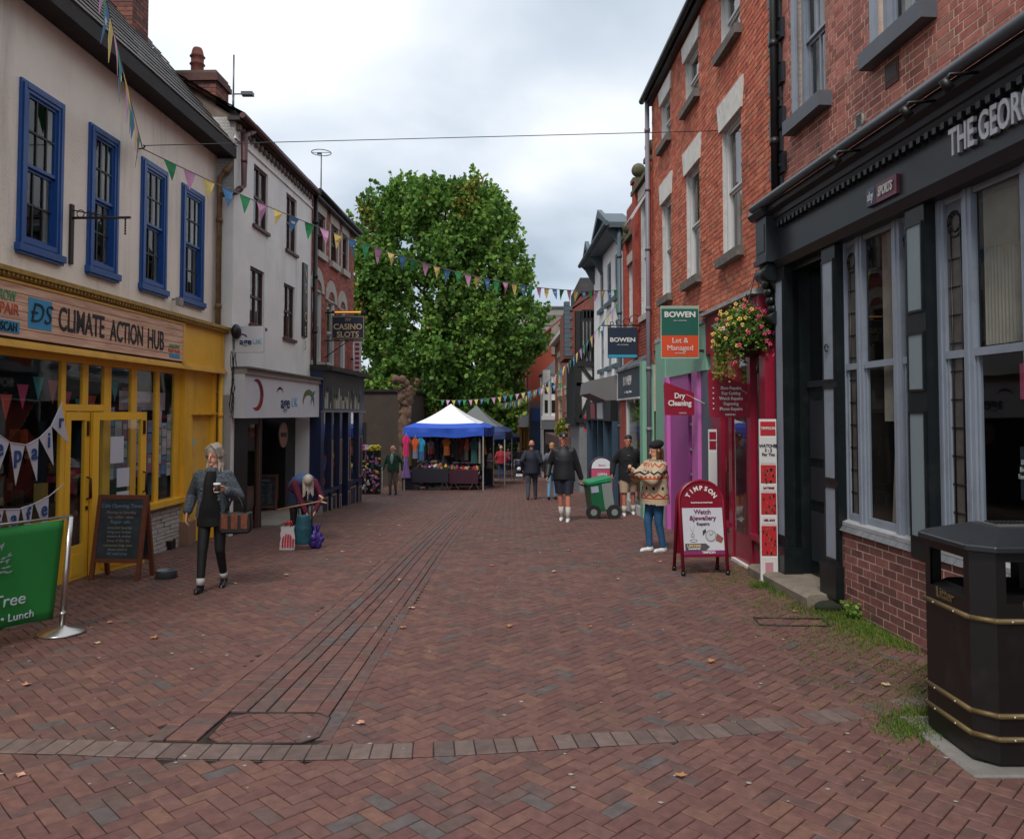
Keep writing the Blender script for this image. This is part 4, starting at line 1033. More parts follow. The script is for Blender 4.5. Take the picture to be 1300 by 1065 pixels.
# left pilaster, doorway, pilaster by the window
def pil(a, b, y, z0, z1, m, panels=(), name='pilaster', mp=None, base=True):
    mb = MB(); mb.box(a, b, y, .05, z0, z1)
    o = mb.build(name, m, pub); 
    for c, d in panels:
        t = MB(); t.box(a + .035, b - .035, y - .008, y, c, d); t.build('panel', mp or M_grey, o)
        t = MB(); t.box(a + .02, a + .035, y - .016, y, c, d); t.box(b - .035, b - .02, y - .016, y, c, d); t.box(a + .02, b - .02, y - .016, y, c - .02, c); t.box(a + .02, b - .02, y - .016, y, d, d + .02); t.build('panel_moulding', m, o)
    if base: MB().box(a - .03, b + .03, y - .05, .05, z0, z0 + .32).build('base_block', m, o)
    return o
dl, dr = .27, 1.12
a0 = pu(1003, .12)
mb = MB(); mb.box(-.12, .03, -.05, .05, -.2, Z(3.7)); mb.build('rough_pier', mat('crumbling_stone', '#4b433c', .9, var=.5, vs=10, bump=1, bs=20), pub)
downpipe(pub, [(-.16, -.12, 0), (-.16, -.12, Z(3.0))], .045, M_black)
pil(.30, .57, -.12, .1, Z(3.66), M_dk, [(.55, Z(3.5))]); MB().box(.03, .30, -.02, .05, 0, Z(3.7)).build('dark_pier', M_dk, pub)
pu1046 = pu(1046, .1); pu1062 = pu(1063, .1)
pil(pu1046, pu1062, -.10, .12, Z(3.66), M_dk, [(.5, Z(1.2)), (Z(1.3), Z(2.2)), (Z(2.3), Z(3.5))])
# door recess
da, db = .57, pu1046
mb = MB(); mb.quad((da, -.02, 0), (da, .75, 0), (da, .75, Z(3.7)), (da, -.02, Z(3.7))); mb.quad((db, -.02, 0), (db, .75, 0), (db, .75, Z(3.7)), (db, -.02, Z(3.7))); mb.quad((da, .75, 0), (db, .75, 0), (db, .75, Z(3.7)), (da, .75, Z(3.7))); mb.box(da, db, -.02, .75, Z(3.6), Z(3.66)); mb.build('door_recess', M_dk, pub)
mb = MB(); mb.box(da + .02, db - .02, .15, .20, .13, Z(2.25)); dd = mb.build('front_door', M_dk, pub)
for (c, d) in ((.3, .85), (.98, 1.35), (1.45, 2.1)):
    for (e_, f_) in ((da + .08, (da + db)/2 - .04), ((da + db)/2 + .04, db - .12)):
        MB().box(e_, f_, .13, .15, c, d).build('door_panel', M_slate_p, dd)
text('4', .17, M_white, dd, (db - .12, .125, 1.42), bold=.004)
MB().box(da + .02, db - .02, .13, .22, Z(2.25), Z(2.32)).build('transom', M_slate_p, pub); MB().quad((da, .18, Z(2.32)), (db, .18, Z(2.32)), (db, .18, Z(3.6)), (da, .18, Z(3.6))).build('pane', M_glass2, pub)
st = MB(); st.prism([(-.34, -.1), (-.36, .09), (-.32, .125), (.6, .125), (.6, -.1)], 'x', -.05, db + .12); st.build('doorstep', mat('worn_sandstone', '#7d7264', .9, var=.3, vs=4, bump=.8, bs=30, dirt=.6, dirtcol=(.035, .045, .02, 1), ds=2), pub)
# ring handle lamp / latch on pilaster
mb = MB(); c = ((pu1046 + pu1062)/2, -.13, Z(2.62)); mb.tube([(c[0], c[1] - .02 + 0*k, c[2]) if False else (c[0] + .035*cos(k*pi/5), c[1], c[2] + .035*sin(k*pi/5)) for k in range(9)], .008, 6); mb.build('iron_ring', M_black, pub)
# big windows ------------------------------------------------
zs = Z(.88); ztn = Z(2.38); zt = Z(3.66)
sm = MB(); sm.prism([(-.06, zs - .035), (-.06, zs), (.02, zs + .03), (.06, zs + .03), (.06, zs - .035)], 'x', u1, u2); sm.build('window_sill', mat('sill_paint', '#99999a', .6, dirt=.5, ds=4), pub)
frames = [(1066, 1076, -.012), (1092, 1100, -.022), (1139, 1149, -.022), (1167, 1170, -.0), (1195, 1205, -.012), (1230, 1242, -.022), (1306, 1322, -.022), (1352, 1362, -.012)]
fr = MB(); 
for a, b, y in frames:
    a, b = pu(a), pu(b); fr.box(a, b, y, .03, zs, zt); c = (a + b)/2; fr.box(c - .012, c + .012, y - .01, y, zs, zt)
def rng(a, b): return pu(a), pu(b)
lead = MB(); red = MB()
bays = [(1078, 1091, 'L'), (1101, 1138, 'G'), (1151, 1166, 'L'), (1206, 1229, 'L'), (1243, 1306, 'G'), (1325, 1352, 'L')]
for a, b, kind in bays:
    a, b = rng(a, b)
    fr.box(a, b, -.018, .03, ztn, ztn + .06); fr.box(a, b, -.005, .03, zs, zs + .09); fr.box(a, b, -.006, .03, zt - .05, zt)
    fr.box(a, a + .02, -.004, .03, zs + .09, ztn); fr.box(b - .02, b, -.004, .03, zs + .09, ztn)
    if kind == 'L':
        c = (a + b)/2; hw_ = (b - a)/2 - .015; z0_, z1_ = ztn + .10, zt - .12 - hw_
        n = 8
        for k in range(n):        # arched head
            t0, t1 = pi*k/n, pi*(k + 1)/n; q0, q1 = (c + hw_*cos(t0), z1_ + hw_*sin(t0)), (c + hw_*cos(t1), z1_ + hw_*sin(t1))
            fr.add([(q0[0], -.003, q0[1]), (q1[0], -.003, q1[1]), (q1[0], -.003, zt), (q0[0], -.003, zt)], [(0, 1, 2, 3), (3, 2, 1, 0)])
            lead.cyl((q0[0]*.85 + c*.15, .008, z1_ + (q0[1] - z1_)*.85), (q1[0]*.85 + c*.15, .008, z1_ + (q1[1] - z1_)*.85), .008, n=5)
        for R in (.06, .095):
            for k in range(10): lead.cyl((c + R*cos(k*pi/5), .008, z1_ + .0 + R*1.2*sin(k*pi/5)), (c + R*cos((k+1)*pi/5), .008, z1_ + R*1.2*sin((k+1)*pi/5)), .007, n=5)
        for s in (-.62, .62): lead.cyl((c + s*hw_, .008, zs + .1), (c + s*hw_, .008, z1_), .007, n=5)
        k = 0; z = zs + .3
        while z < z1_ - .1: lead.cyl((c - hw_, .008, z), (c + hw_, .008, z), .006, n=5); z += .22
        for s in (-1, 1): red.box(c + s*hw_*.8 - .012, c + s*hw_*.8 + .012, .021, .024, zs + .1, z1_)
        red.cyl((c, .021, z1_), (c, .026, z1_), .055, n=14)
    MB().quad((a, .012, zs), (b, .012, zs), (b, .012, zt), (a, .012, zt)).build('pane', mat('leaded_glass', '#57534f', .12, var=.35, vs=5) if kind == 'L' else M_glass, pub)
fr.build('window_frame', M_grey, pub); lead.build('lead_cames', M_black, pub); red.build('stained_glass', mat('ruby_glass', '#4d1f2b', .2), pub)
pil(pu(1170), pu(1195), -.11, Z(.76), Z(3.66), M_dk, [(Z(.95), Z(1.95)), (Z(2.15), Z(2.6)), (Z(2.8), Z(3.5))], base=False, mp=mat('pale_panel', '#78858a', .5))
pil(pu(1362), pu(1400), -.11, Z(.76), Z(3.66), M_dk, [(Z(.95), Z(1.95)), (Z(2.15), Z(2.6)), (Z(2.8), Z(3.5))], base=False, mp=MATS['pale_panel'])
mb = MB(); mb.box(pu(1400), Lr, -.02, .08, Z(.8), zt); mb.build('pier', M_dk, pub)
room(pub, u1, Lr, Z(.3), zt, .12, 3.2, M_room, name='bar_room')
# curtains & things inside the windows
cu = MB()
for (a, b) in ((1116, 1137), (1245, 1304)):
    a, b = rng(a, b); n = 26
    for k in range(n):
        x0 = a + (b - a)*k/n; x1 = a + (b - a)*(k + 1)/n; y0, y1 = .06 + .03*(k % 2), .06 + .03*((k + 1) % 2)
        cu.quad((x0, y0, ztn + (.08 if a > pu(1200) else -.5)), (x1, y1, ztn + (.08 if a > pu(1200) else -.5)), (x1, y1, zt), (x0, y0, zt))
cu.build('curtains', M_cur, pub)
th = MB(); r = random.Random(17); cl = ['#8a8f7c', '#3d4a6b', '#a02f38', '#6b6258', '#2b2c33', '#9c9890', '#4f3a2c']
clm = [mat('bar_%d' % i, h, .8, var=.2) for i, h in enumerate(cl)]
for (a, b) in ((1101, 1138), (1243, 1306)):
    a, b = rng(a, b)
    for k in range(14):
        u = r.uniform(a, b); th.ell((u, r.uniform(.3, .9), zs + r.uniform(.1, 1.3)), (r.uniform(.04, .1), .05, r.uniform(.05, .25)), 8, 5, r.randrange(7))
a, b = rng(1101, 1138)
th.prism([(a + .06, zs + .05), (a + .16, zs + 1.1), (a + .24, zs + 1.15), (a + .3, zs + .7), (a + .22, zs + .05)], 'y', .20, .26, 5)   # pale draped cloth
th.box(a, b, 1.0, 1.4, 0, 1.1, 6)
a, b = rng(1243, 1306); th.box(a, b, .9, 1.3, 0, 1.2, 6)
o = th.build('window_contents', clm, pub); tag(o, kind='stuff')
a, b = rng(1288, 1304); nb = MB().box(a, b, .05, .055, Z(2.05), Z(2.3)).build('poster', mat('poster_pink', '#a8325e', .6), pub)
a, b = rng(1286, 1306); MB().box(a, b, .05, .055, Z(1.35), Z(1.72)).build('notice', mat('notice_dark', '#1d3038', .6), pub)
text('Draught\nLive sport\nFood served', .05, M_white, pub, ((a + b)/2, .045, Z(1.56)), sx=.7)
# air vents on the brick
for px, py, n_, rnd in ((1133, 93, 'vent', 0), (1094, 154, 'round_vent', 1)):
    u, z = P.uw(px, py); mb = MB()
    if rnd: mb.cyl((u, 0, z), (u, -.03, z), .075, n=18); 
    else: mb.box(u - .11, u + .11, -.012, 0, z - .11, z + .11)
    o = mb.build(n_, mat('vent_cream', '#a39d93', .6) if rnd else mat('vent_clay', '#54382f', .8), pub); mb = MB()
    for k in range(5): mb.box(u - .05 - .04*(1 - rnd), u + .05 + .04*(1 - rnd), -.035 if rnd else -.016, -.03 if rnd else -.012, z - .05 + k*.024, z - .038 + k*.024)
    mb.build('louvres', M_black, o)

# ---------------------------------------------------------------- tall brick house over the crimson and purple shops
T = Fac('R', 3.47, -.025, 9.66, 16.9); tb = T.thing('brick_terrace', 'tall orange-red brick terrace over the crimson and purple shops', 'building'); tz = T.o.z
def Zt(w): return w - tz
def tu(px, off=0.0): return T.uw(px, 560, off)[0]
BR_T = brick_mats('terrace_brick', ['#cc6e50', '#c06248', '#d67e5e', '#a85a44', '#bb7558'], 1.0, .5)
M_mt = mat('terrace_mortar', '#c4ab98', .95, var=.3, dirt=.4)
def uY(Y): return (T.o.y - Y)/(-T.d.y)
c1 = [(uY(11.75), uY(10.85)), (uY(13.95), uY(13.05)), (uY(15.95), uY(15.15))]
t1 = [(a, b, Zt(4.27), Zt(6.2)) for a, b in c1]; t2 = [(a, b, Zt(7.38), Zt(8.25)) for a, b in c1]; zr = Zt(8.72)
mb = MB(); wall_plane(mb, 0, T.L, Zt(3.3), zr, t1 + t2, 0, .14, mr=1); mb.quad((0, 0, Zt(2)), (0, 6, Zt(2)), (0, 6, zr), (0, 0, zr))
M_rev = mat('pale_reveal', '#c0bebb', .8, var=.15, vs=4, dirt=.5, dirtcol=(.1, .09, .08, 1), ds=5)
mb.build('wall', [M_mt, M_rev], tb)
brickwork(tb, 0, T.L, Zt(3.35), zr - .02, t1 + t2, BR_T, seed=31, proud=.008)
room(tb, .05, T.L - .05, Zt(3.6), zr - .05, .22, 1.4)
M_lint = mat('white_lintel', '#dcd8d0', .8, var=.12, vs=6, dirt=.5, dirtcol=(.13, .11, .1, 1), ds=4)
for i, w in enumerate(t1 + t2):
    o = sash(tb, w, M_wf, y=.06, cols=1, rows=(1, 1), fw=.05, curtain=M_net)
    d = .17; h0 = .42 if i < 3 else .32
    MB().prism([(w[0] - d*.5, w[3] + .002), (w[1] + d*.5, w[3] + .002), (w[1] + d, w[3] + h0), (w[0] - d, w[3] + h0)], 'y', -.035, .03).build('lintel', M_lint, o)
    MB().box(w[0] - .1, w[1] + .1, -.11, .1, w[2] - .14, w[2] - .003).build('sill', mat('rough_sill', '#6f6862', .9, var=.4, vs=9, bump=.8), o)
mb = MB(); mb.box(-.1, T.L, -.14, .05, zr - .06, zr + .05); mb.build('eaves_board', M_black, tb)
mb = MB(); mb.cyl((-.15, -.20, zr + .06), (T.L - .0, -.20, zr + .06), .065, n=12); mb.build('gutter', M_black, tb)
slates(tb, -.1, T.L, -.2, zr + .1, 4.2, zr + 3.0, SLATE, seed=8); MB().quad((-.1, -.15, zr + .05), (T.L, -.15, zr + .05), (T.L, 4.2, zr + 2.9), (-.1, 4.2, zr + 2.9)).build('roof', SLATE[1], tb)
downpipe(tb, [(.05, -.12, -.2), (.05, -.12, zr)], .05, mat('pipe_grey', '#77747c', .5))
# shop fronts
so = .19
SF = MB()
M_crim = mat('crimson_paint', '#8f1c34', .35, var=.08, vs=3, dirt=.2, dirtcol=(.08, .01, .02, 1), ds=3)
M_crim2 = mat('crimson_board', '#862236', .5, var=.1)
M_lead = mat('lead_flashing', '#a3a3a3', .6, var=.3, vs=8, dirt=.5, ds=4)
ut_ = tu(903, so); uE = T.L - .02
mb = MB(); mb.box(tu(897, so), uE, -so, 0, Zt(2.85), Zt(3.42)); tf = mb.build('crimson_fascia', M_crim2, tb)
mb = MB(); mb.prism([(-so - .09, Zt(3.43)), (-so - .09, Zt(3.48)), (0, Zt(3.56)), (0, Zt(3.43))], 'x', tu(897, so) - .05, uE); mb.build('lead_cover', M_lead, tb)
text('TIMPSON', .34, M_white, tf, ((tu(897, so) + uE)/2, -so - .006, Zt(3.13)), bold=.01)
mb = MB()
zb = Zt(2.85)
for a, b in ((903, 915), (925, 929), (949, 953), (972, 990)): mb.box(tu(a, so), min(tu(b, so), uE), -so, .0, -.2, zb)
for a, b in ((915, 925), (953, 972)): mb.box(tu(a, so), tu(b, so), -so + .03, 0, -.2, .50); mb.box(tu(a, so) - .0, tu(b, so), -so - .04, 0, .50, .56); mb.box(tu(a, so), tu(b, so), -so + .02, 0, zb - .12, zb)
for a, b in ((915, 925), (953, 972)): mb.box(tu(a, so) + .05, tu(b, so) - .05, -so + .015, -so + .03, .05, .42)
mb.build('crimson_frame', M_crim, tb)
MB().box(tu(929, so), tu(949, so), -so + .02, -so + .05, -.1, Zt(2.1)).build('door', M_crim, tb); MB().quad((tu(929, so) + .1, -so + .01, .5), (tu(949, so) - .1, -so + .01, .5), (tu(949, so) - .1, -so + .01, Zt(2.0)), (tu(929, so) + .1, -so + .01, Zt(2.0))).build('door_pane', M_glass2, tb)
MB().box(tu(929, so), tu(949, so), -so - .03, -so + .1, -.1, .045 + gz(11) - tz).build('threshold', M_white, tb)
for a, b in ((915, 925), (953, 972)): MB().quad((tu(a, so), -so + .06, .5), (tu(b, so), -so + .06, .5), (tu(b, so), -so + .06, zb), (tu(a, so), -so + .06, zb)).build('pane', M_glass, tb)
MB().quad((tu(929, so), -so + .06, Zt(2.1)), (tu(949, so), -so + .06, Zt(2.1)), (tu(949, so), -so + .06, zb), (tu(929, so), -so + .06, zb)).build('pane', M_glass, tb)
room(tb, ut_, uE, -.1, zb, -.08, 1.6, M_room, name='shop_room')
it = MB(); r = random.Random(6)
for k in range(40): u = r.uniform(ut_ + .1, uE - .1); it.box(u, u + .08, .1 + r.random(), .2 + r.random(), .5 + r.random()*1.6, .62 + r.random()*1.7, r.randrange(8))
ps = MB()
for k in range(7): u = r.uniform(ut_ + .2, uE - .4); ps.box(u, u + .28, -so + .065, -so + .07, .9 + .2*(k % 3), 1.25 + .2*(k % 3), k % 8)
tag(ps.build('window_cards', cols, tb), kind='stuff'); o = it.build('shop_stock', cols, tb); tag(o, kind='stuff')
# purple and pale green shop
M_pg = mat('pale_green', '#7fae94', .5, var=.06); M_pur = mat('purple_paint', '#a04a90', .45, var=.06, vs=3); M_pink = mat('pink_paint', '#c46bb0', .45, var=.05); M_sl = mat('slate_board', '#4d5d66', .5, var=.1)
mb = MB(); a = tu(834, so); b = tu(897, so) - .01
mb.box(a, b, -so, 0, Zt(2.62), Zt(3.34)); mb.box(a, tu(846, so), -so - .02, 0, -.6, Zt(3.40)); mb.build('green_fascia', M_pg, tb); MB().box(a - .05, b, -so - .03, 0, Zt(3.345), Zt(3.42)).build('green_cornice', M_lead, tb)
zg = Zt(2.62)
MB().box(tu(846.5, so), tu(850, so), -so - .05, .0, -.5, zg).build('pink_post', M_pink, tb)
mb = MB(); mb.box(tu(850, so), tu(872.5, so), -so + .02, .0, -.5, zg); mb.build('purple_panel', M_pur, tb); MB().box(tu(881.5, so), tu(889, so), -so - .04, 0, -.4, zg).build('pink_post', M_pink, tb)
MB().box(tu(889, so), tu(903, so), -so + .02, 0, -.4, zg).build('slate_panel', M_sl, tb)
mb = MB(); 
for k in range(6): mb.box(tu(873, so), tu(881, so), -so + .04, -so + .08, .2 + k*.42, .23 + k*.42)
mb.box(tu(873, so), tu(881, so), -so + .02, 0, -.4, .2); mb.build('glazing_bars', M_pg, tb); MB().quad((tu(873, so), -so + .07, .2), (tu(881, so), -so + .07, .2), (tu(881, so), -so + .07, zg), (tu(873, so), -so + .07, zg)).build('pane', M_glass, tb)
room(tb, tu(873, so), tu(881, so), 0, zg, -.05, 1, M_room, name='purple_shop_room')
# estate agent's board
p = T.world(uY(12.7), 0, 0)
def board(name, label, x0, x1, y, z0, z1, parts):
    t = thing(name, label, 'sign', (x1, y, z0)); return t
t = thing('letting_board', 'green and orange letting board on the brick terrace', 'sign', (2.98, 12.2, 2.80))
mb = MB(); mb.box(-.67, -.08, -.02, .02, .0, .82); bo = mb.build('board', mat('board_pale', '#9fb6a2', .6), t)
MB().box(-.66, -.09, -.026, -.02, .36, .77).build('green_panel', mat('board_green', '#14594a', .5), bo); MB().box(-.66, -.09, -.026, -.02, .03, .358).build('orange_panel', mat('board_orange', '#cf4a22', .5), bo)
text('BOWEN', .12, M_white, bo, (-.375, -.03, .68), bold=.004, sx=1.1); text('sales and lettings', .03, M_white, bo, (-.375, -.03, .59)); text('Let &\nManaged', .115, M_white, bo, (-.375, -.03, .22), bold=.0); text('01978 291000', .028, M_white, bo, (-.375, -.03, .08)); MB().box(-.66, -.09, -.025, -.02, .775, .815).build('top_strip', mat('board_pale2', '#8fa596', .6), bo)
mb = MB(); mb.box(-.08, .02, -.02, .02, .1, .14); mb.box(-.08, .02, -.02, .02, .7, .74); mb.build('mount', M_black, t)
# two crimson flag boards on poles
def flag_board(label, x0, x1, y, zt0, zt1, zb, lines, pole, sz):
    t = thing('flag_board', label, 'sign', (x1, y, zb)); W_ = x1 - x0
    mb = MB(); mb.prism([(-W_, 0), (0, 0), (0, zt1 - zb), (-W_ + .0, zt0 - zb), (-W_ - .02, zt0 - zb - .05)], 'y', -.012, .012); o = mb.build('board', M_crim, t)
    for (s, x, z, size, b) in lines: text(s, size, M_white, o, (x, -.018, z), bold=b, sx=.9)
    mb = MB(); mb.tube([(-.12, 0, zt1 - zb - .02), pole], .013, 8); mb.build('pole', mat('pole_white', '#b9b3ad', .5), t); return t
def pxz(py, Y): return 1.95 + at(0, py, Y).z - 1.95
Yd = 12.25
xa, xb = at(844, 500, Yd).x, at(881, 500, Yd).x
t = flag_board('slanting crimson Dry Cleaning board over the purple shop', xa, xb, Yd, at(0, 485, Yd).z, at(0, 499, Yd).z, at(0, 527, Yd).z, [('Dry\nCleaning', -(xb - xa)/2, .24, .115, .004), ('TIMPSON', -(xb - xa)*.4, .03, .03, 0)], (.26, 0, .12), .1)
Yd = 10.2; xa, xb = at(900.5, 500, Yd).x, at(947, 500, Yd).x; hh = at(0, 490, Yd).z - at(0, 530, Yd).z
t = flag_board('slanting crimson board listing shoe repairs and key cutting', xa, xb, Yd, at(0, 469, Yd).z, at(0, 489, Yd).z, at(0, 530, Yd).z,
   [(s, -(xb - xa)*.42, hh*(.93 - .165*k), .056, .0015) for k, s in enumerate(['Shoe Repairs', 'Key Cutting', 'Watch Repairs', 'Engraving', 'Phone Repairs'])] + [('TIMPSON', -(xb - xa)*.45, .035, .036, .001)] + [('\u2022', -(xb - xa)*.9, hh*(.93 - .165*k), .08, 0) for k in range(5)], (.24, 0, .16), .1)
# tall vertical poster strip leaning by the crimson shop's end, and a small one by its door
def strip(label, px0, px1, pyt, pyb, Y, sections):
    x0, x1 = at(px0, 500, Y).x, at(px1, 500, Y).x; zt = at(px0, pyt, Y).z; zb = gz(Y) + .02
    t = thing('poster_strip', label, 'sign', ((x0 + x1)/2, Y, gz(Y))); w = (x1 - x0)/2; H_ = zt - gz(Y)
    bd = MB().box(-w, w, 0, .03, .03, H_).build('board', M_white, t); MB().box(-w, w, -.02, .06, 0, .03).build('foot', M_white, t)
    for (a, b, m, txt, sz, tm) in sections:
        MB().box(-w + .01, w - .012, -.006, 0, H_*a, H_*b).build('panel', m, bd)
        if txt: text(txt, sz, tm, bd, (0, -.009, H_*(a + b)/2), bold=.001, sx=.9)
    return t
M_rpn = mat('panel_red', '#b3262c', .5); M_wpn = mat('panel_white', '#cfcbc8', .5)
secs = [(.90, .985, M_rpn, 'TIMPSON', .045, M_white), (.73, .89, M_wpn, 'WATCHES\n3 - 2\nFor You', .05, M_ink), (.61, .72, M_rpn, None, 0, 0), (.56, .60, M_wpn, 'BATTERIES', .03, M_crim), (.42, .55, M_rpn, None, 0, 0), (.36, .41, M_wpn, 'HEEL BARS', .03, M_crim), (.17, .35, M_rpn, None, 0, 0), (.02, .16, M_wpn, None, 0, 0)]
t = strip('tall red and white strip of product posters beside the crimson window', 963.5, 985, 532, 737, 9.2, secs)
r = random.Random(3); mb = MB(); bd = t.children[0]; HH = at(0, 532, 9.2).z
for (a, b) in ((.61, .72), (.42, .55), (.17, .35)):
    for k in range(18): x = r.uniform(-.08, .07); z = HH*r.uniform(a, b - .02); mb.box(x, x + .015, -.010, -.006, z, z + .03, k % 2)
mb.box(-.05, .04, -.010, -.006, HH*.03, HH*.13, 2)
mb.build('product_pictures', [M_ink, mat('pic_orange', '#9c5038', .6), mat('pic_pink', '#b9808a', .6)], bd)
strip('narrow crimson and white poster left of the crimson doorway', 899, 909.5, 545, 690, 11.3, [(.84, .98, M_crim, 'TIMPSON', .03, M_white), (.1, .82, M_wpn, None, 0, 0), (.35, .5, M_ink, None, 0, 0)])
# ---------------------------------------------------------------- ornate narrow brick building
Bf = Fac('R', 3.47, -.025, 16.9, 20.2); bb = Bf.thing('ornate_brick_building', 'narrow ornate red brick building with stone ball finials', 'building'); bz = Bf.o.z
def Zb(w): return w - bz
BR_B = brick_mats('ornate_brick', ['#a04334', '#94402f', '#ab4c3a', '#86382c'], 1.0, .3)
bu = lambda px, off=0: Bf.uw(px, 560, off)[0]
bw = [(.35, 1.15, Zb(4.2), Zb(5.7)), (1.95, 2.85, Zb(4.2), Zb(6.9))]; zr = Zb(7.2)
mb = MB(); wall_plane(mb, 0, Bf.L, Zb(3), zr, bw, 0, .14, mr=1); mb.quad((0, 0, Zb(2)), (0, 5, Zb(2)), (0, 5, zr), (0, 0, zr)); mb.quad((Bf.L, 0, Zb(5)), (Bf.L, 5, Zb(5)), (Bf.L, 5, zr), (Bf.L, 0, zr)); mb.build('wall', [M_mt, M_rev], bb)
brickwork(bb, 0, Bf.L, Zb(3.05), zr - .02, bw, BR_B, seed=41); room(bb, .05, Bf.L - .05, Zb(3.4), zr - .1, .2, 1.2)
for i, w in enumerate(bw):
    o = sash(bb, w, M_wf, y=.04, cols=2, rows=(1, 1), fw=.06)
    MB().box(w[0] - .12, w[1] + .12, -.06, .1, w[2] - .14, w[2] - .003).build('sill', M_stone, o); MB().box(w[0] - .12, w[1] + .12, -.05, .02, w[3], w[3] + .25).build('lintel', M_stone, o)
# an opened top light
w = bw[1]; mb = MB(); 
for a, b in (((0, 0), (.8, 0)), ((0, -.7), (.8, -.7)), ((0, 0), (0, -.7)), ((.8, 0), (.8, -.7)), ((.4, 0), (.4, -.7))): mb.box(min(a[0], b[0]) - .02, max(a[0], b[0]) + .02, -.02, .02, min(a[1], b[1]) - .02, max(a[1], b[1]) + .02)
mb.build('open_light', M_wf, bb, (w[0] + .05, -.02, w[3] - .02), (-.55, 0, 0))
mb = MB()
for a, b in ((-.02, .28), (1.35, 1.7), (Bf.L - .3, Bf.L)): mb.box(a, b, -.1, .05, Zb(3), zr + .25 if a > 1 else zr - .8)
pl = mb.build('pilasters', BR_B[0], bb)
mb = MB(); mb.box(1.25, Bf.L, -.12, .1, zr, zr + .1); mb.box(0, 1.25, -.12, .1, zr - .9, zr - .8)
for u, z in ((1.52, zr + .25), (.13, zr - .8), (Bf.L - .15, zr + .25)): mb.box(u - .18, u + .18, -.14, .2, z, z + .1); mb.cyl((u, .03, z + .1), (u, .03, z + .18), .06, n=10); mb.ell((u, .03, z + .32), .17, 14, 10)
mb.build('ball_finials', mat('mossy_stone', '#5d5c44', .9, var=.4, vs=6), bb)
of = .25; mb = MB(); z0 = Zb(2.32); z1 = Zb(2.98)
a_, b_ = 0.02, Bf.L - .3
mb.box(a_, b_, -of, 0, z0, z1); fs = mb.build('shop_fascia', mat('bowen_navy', '#24323f', .5, var=.05), bb); MB().prism([(-of - .05, z1), (-of - .05, z1 + .05), (0, z1 + .3), (0, z1)], 'x', a_, b_).build('lead_roof', mat('grey_lead', '#5d6066', .6, var=.3), bb); MB().box(a_, b_, -of - .03, 0, z0 - .04, z0).build('fascia_edge', M_wf, bb)
text('BOWEN', .30, M_white, fs, ((a_ + b_)/2 - .1, -of - .006, z0 + .40), bold=.008); text('Sales      Lettings      Auctions', .08, M_white, fs, ((a_ + b_)/2, -of - .006, z0 + .14)); 
mb = MB(); mb.box(b_, Bf.L, -of, .0, -.4, z1 + .1); mb.build('green_pier', M_pg, bb)
mb = MB(); mb.box(a_, 1.1, -of + .04, 0, -.4, z0 - .04); mb.build('brick_pier', BR_B[0], bb); mb = MB(); mb.box(1.1, 1.25, -of + .02, 0, -.4, z0 - .04); mb.box(b_ - .12, b_, -of + .02, 0, -.4, z0 - .04); mb.box(1.25, b_ - .12, -of + .02, 0, -.4, .25); mb.build('shop_frame', M_wf, bb)
MB().quad((1.25, -of + .05, .25), (b_ - .12, -of + .05, .25), (b_ - .12, -of + .05, z0), (1.25, -of + .05, z0)).build('pane', M_glass, bb); room(bb, 1.2, b_, -.2, z0, .0, 1.4, mat('warm_room', '#8a7348', .8, var=.4), name='shop_room')
# hanging square sign
Y = 18.4; x0 = at(771.5, 430, Y).x; x1 = at(809, 430, Y).x; z0 = at(0, 454.5, Y).z; z1 = at(0, 416, Y).z
t = thing('hanging_sign', 'square navy estate agent sign hanging from a scrolled iron bracket', 'sign', (3.0, Y, z0)); mb = MB(); mb.box(x0 - 3, x1 - 3, -.025, .025, 0, z1 - z0); o = mb.build('board', mat('sign_navy2', '#17273b', .5), t)
MB().box(x0 - 3 + .01, x1 - 3 - .01, -.03, -.025, .01, .075).build('blue_strip', mat('cyan_strip', '#2a9ab5', .5), o); text('BOWEN', .135, M_white, o, ((x0 + x1)/2 - 3, -.03, .42), bold=.004, sx=1.2); text('sales and lettings', .04, M_white, o, ((x0 + x1)/2 - 3, -.03, .31))
mb = MB(); h = z1 - z0; mb.tube([(.05, 0, h + .05), (x0 - 3 - .15, 0, h + .05)], .014); mb.tube([(.05, 0, -.01), (x1 - 3 - .05, 0, -.01)], .014)
for c, R in ((-.12, .12), (-.32, .08), (-.5, .06), (-.66, .04)): mb.tube([(c + R*cos(a*.55), 0, h + .06 + R + R*sin(a*.55)) for a in range(12)], .010, 5)
mb.build('scroll_bracket', M_black, t)

# ---------------------------------------------------------------- white building with grey pediments
G = Fac('R', 3.45, -.028, 20.2, 26.0); gb = G.thing('white_gabled_building', 'white painted building with blue-grey pediment and gutters on the right', 'building'); g0 = G.o.z
def Zg(w): return w - g0
zr = Zg(6.75); gw = []
M_wp = mat('white_masonry', '#eceae6', .8, var=.06, dirt=.25, dirtcol=(.3, .3, .3, 1), wall=True)
for Y in (21.3, 22.7, 24.2):
    u = (G.o.y - Y)/(-G.d.y); gw += [(u - .35, u + .35, Zg(5.15), Zg(6.3)), (u - .35, u + .35, Zg(3.3), Zg(4.5))]
mb = MB(); wall_plane(mb, 0, G.L, Zg(2.3), zr, gw, 0, .12); mb.quad((0, 0, -.8), (0, 5, -.8), (0, 5, zr), (0, 0, zr)); mb.quad((G.L, 0, Zg(5)), (G.L, 5, Zg(5)), (G.L, 5, zr), (G.L, 0, zr)); mb.build('wall', M_wp, gb); room(gb, .05, G.L - .05, Zg(2.6), zr - .1, .2, 1.2)
for w in gw:
    o = sash(gb, w, M_grey, y=.03, cols=2, rows=(1, 1), fw=.05); MB().box(w[0] - .08, w[1] + .08, -.1, .1, w[2] - .12, w[2] - .003).build('sill', M_sl, o)
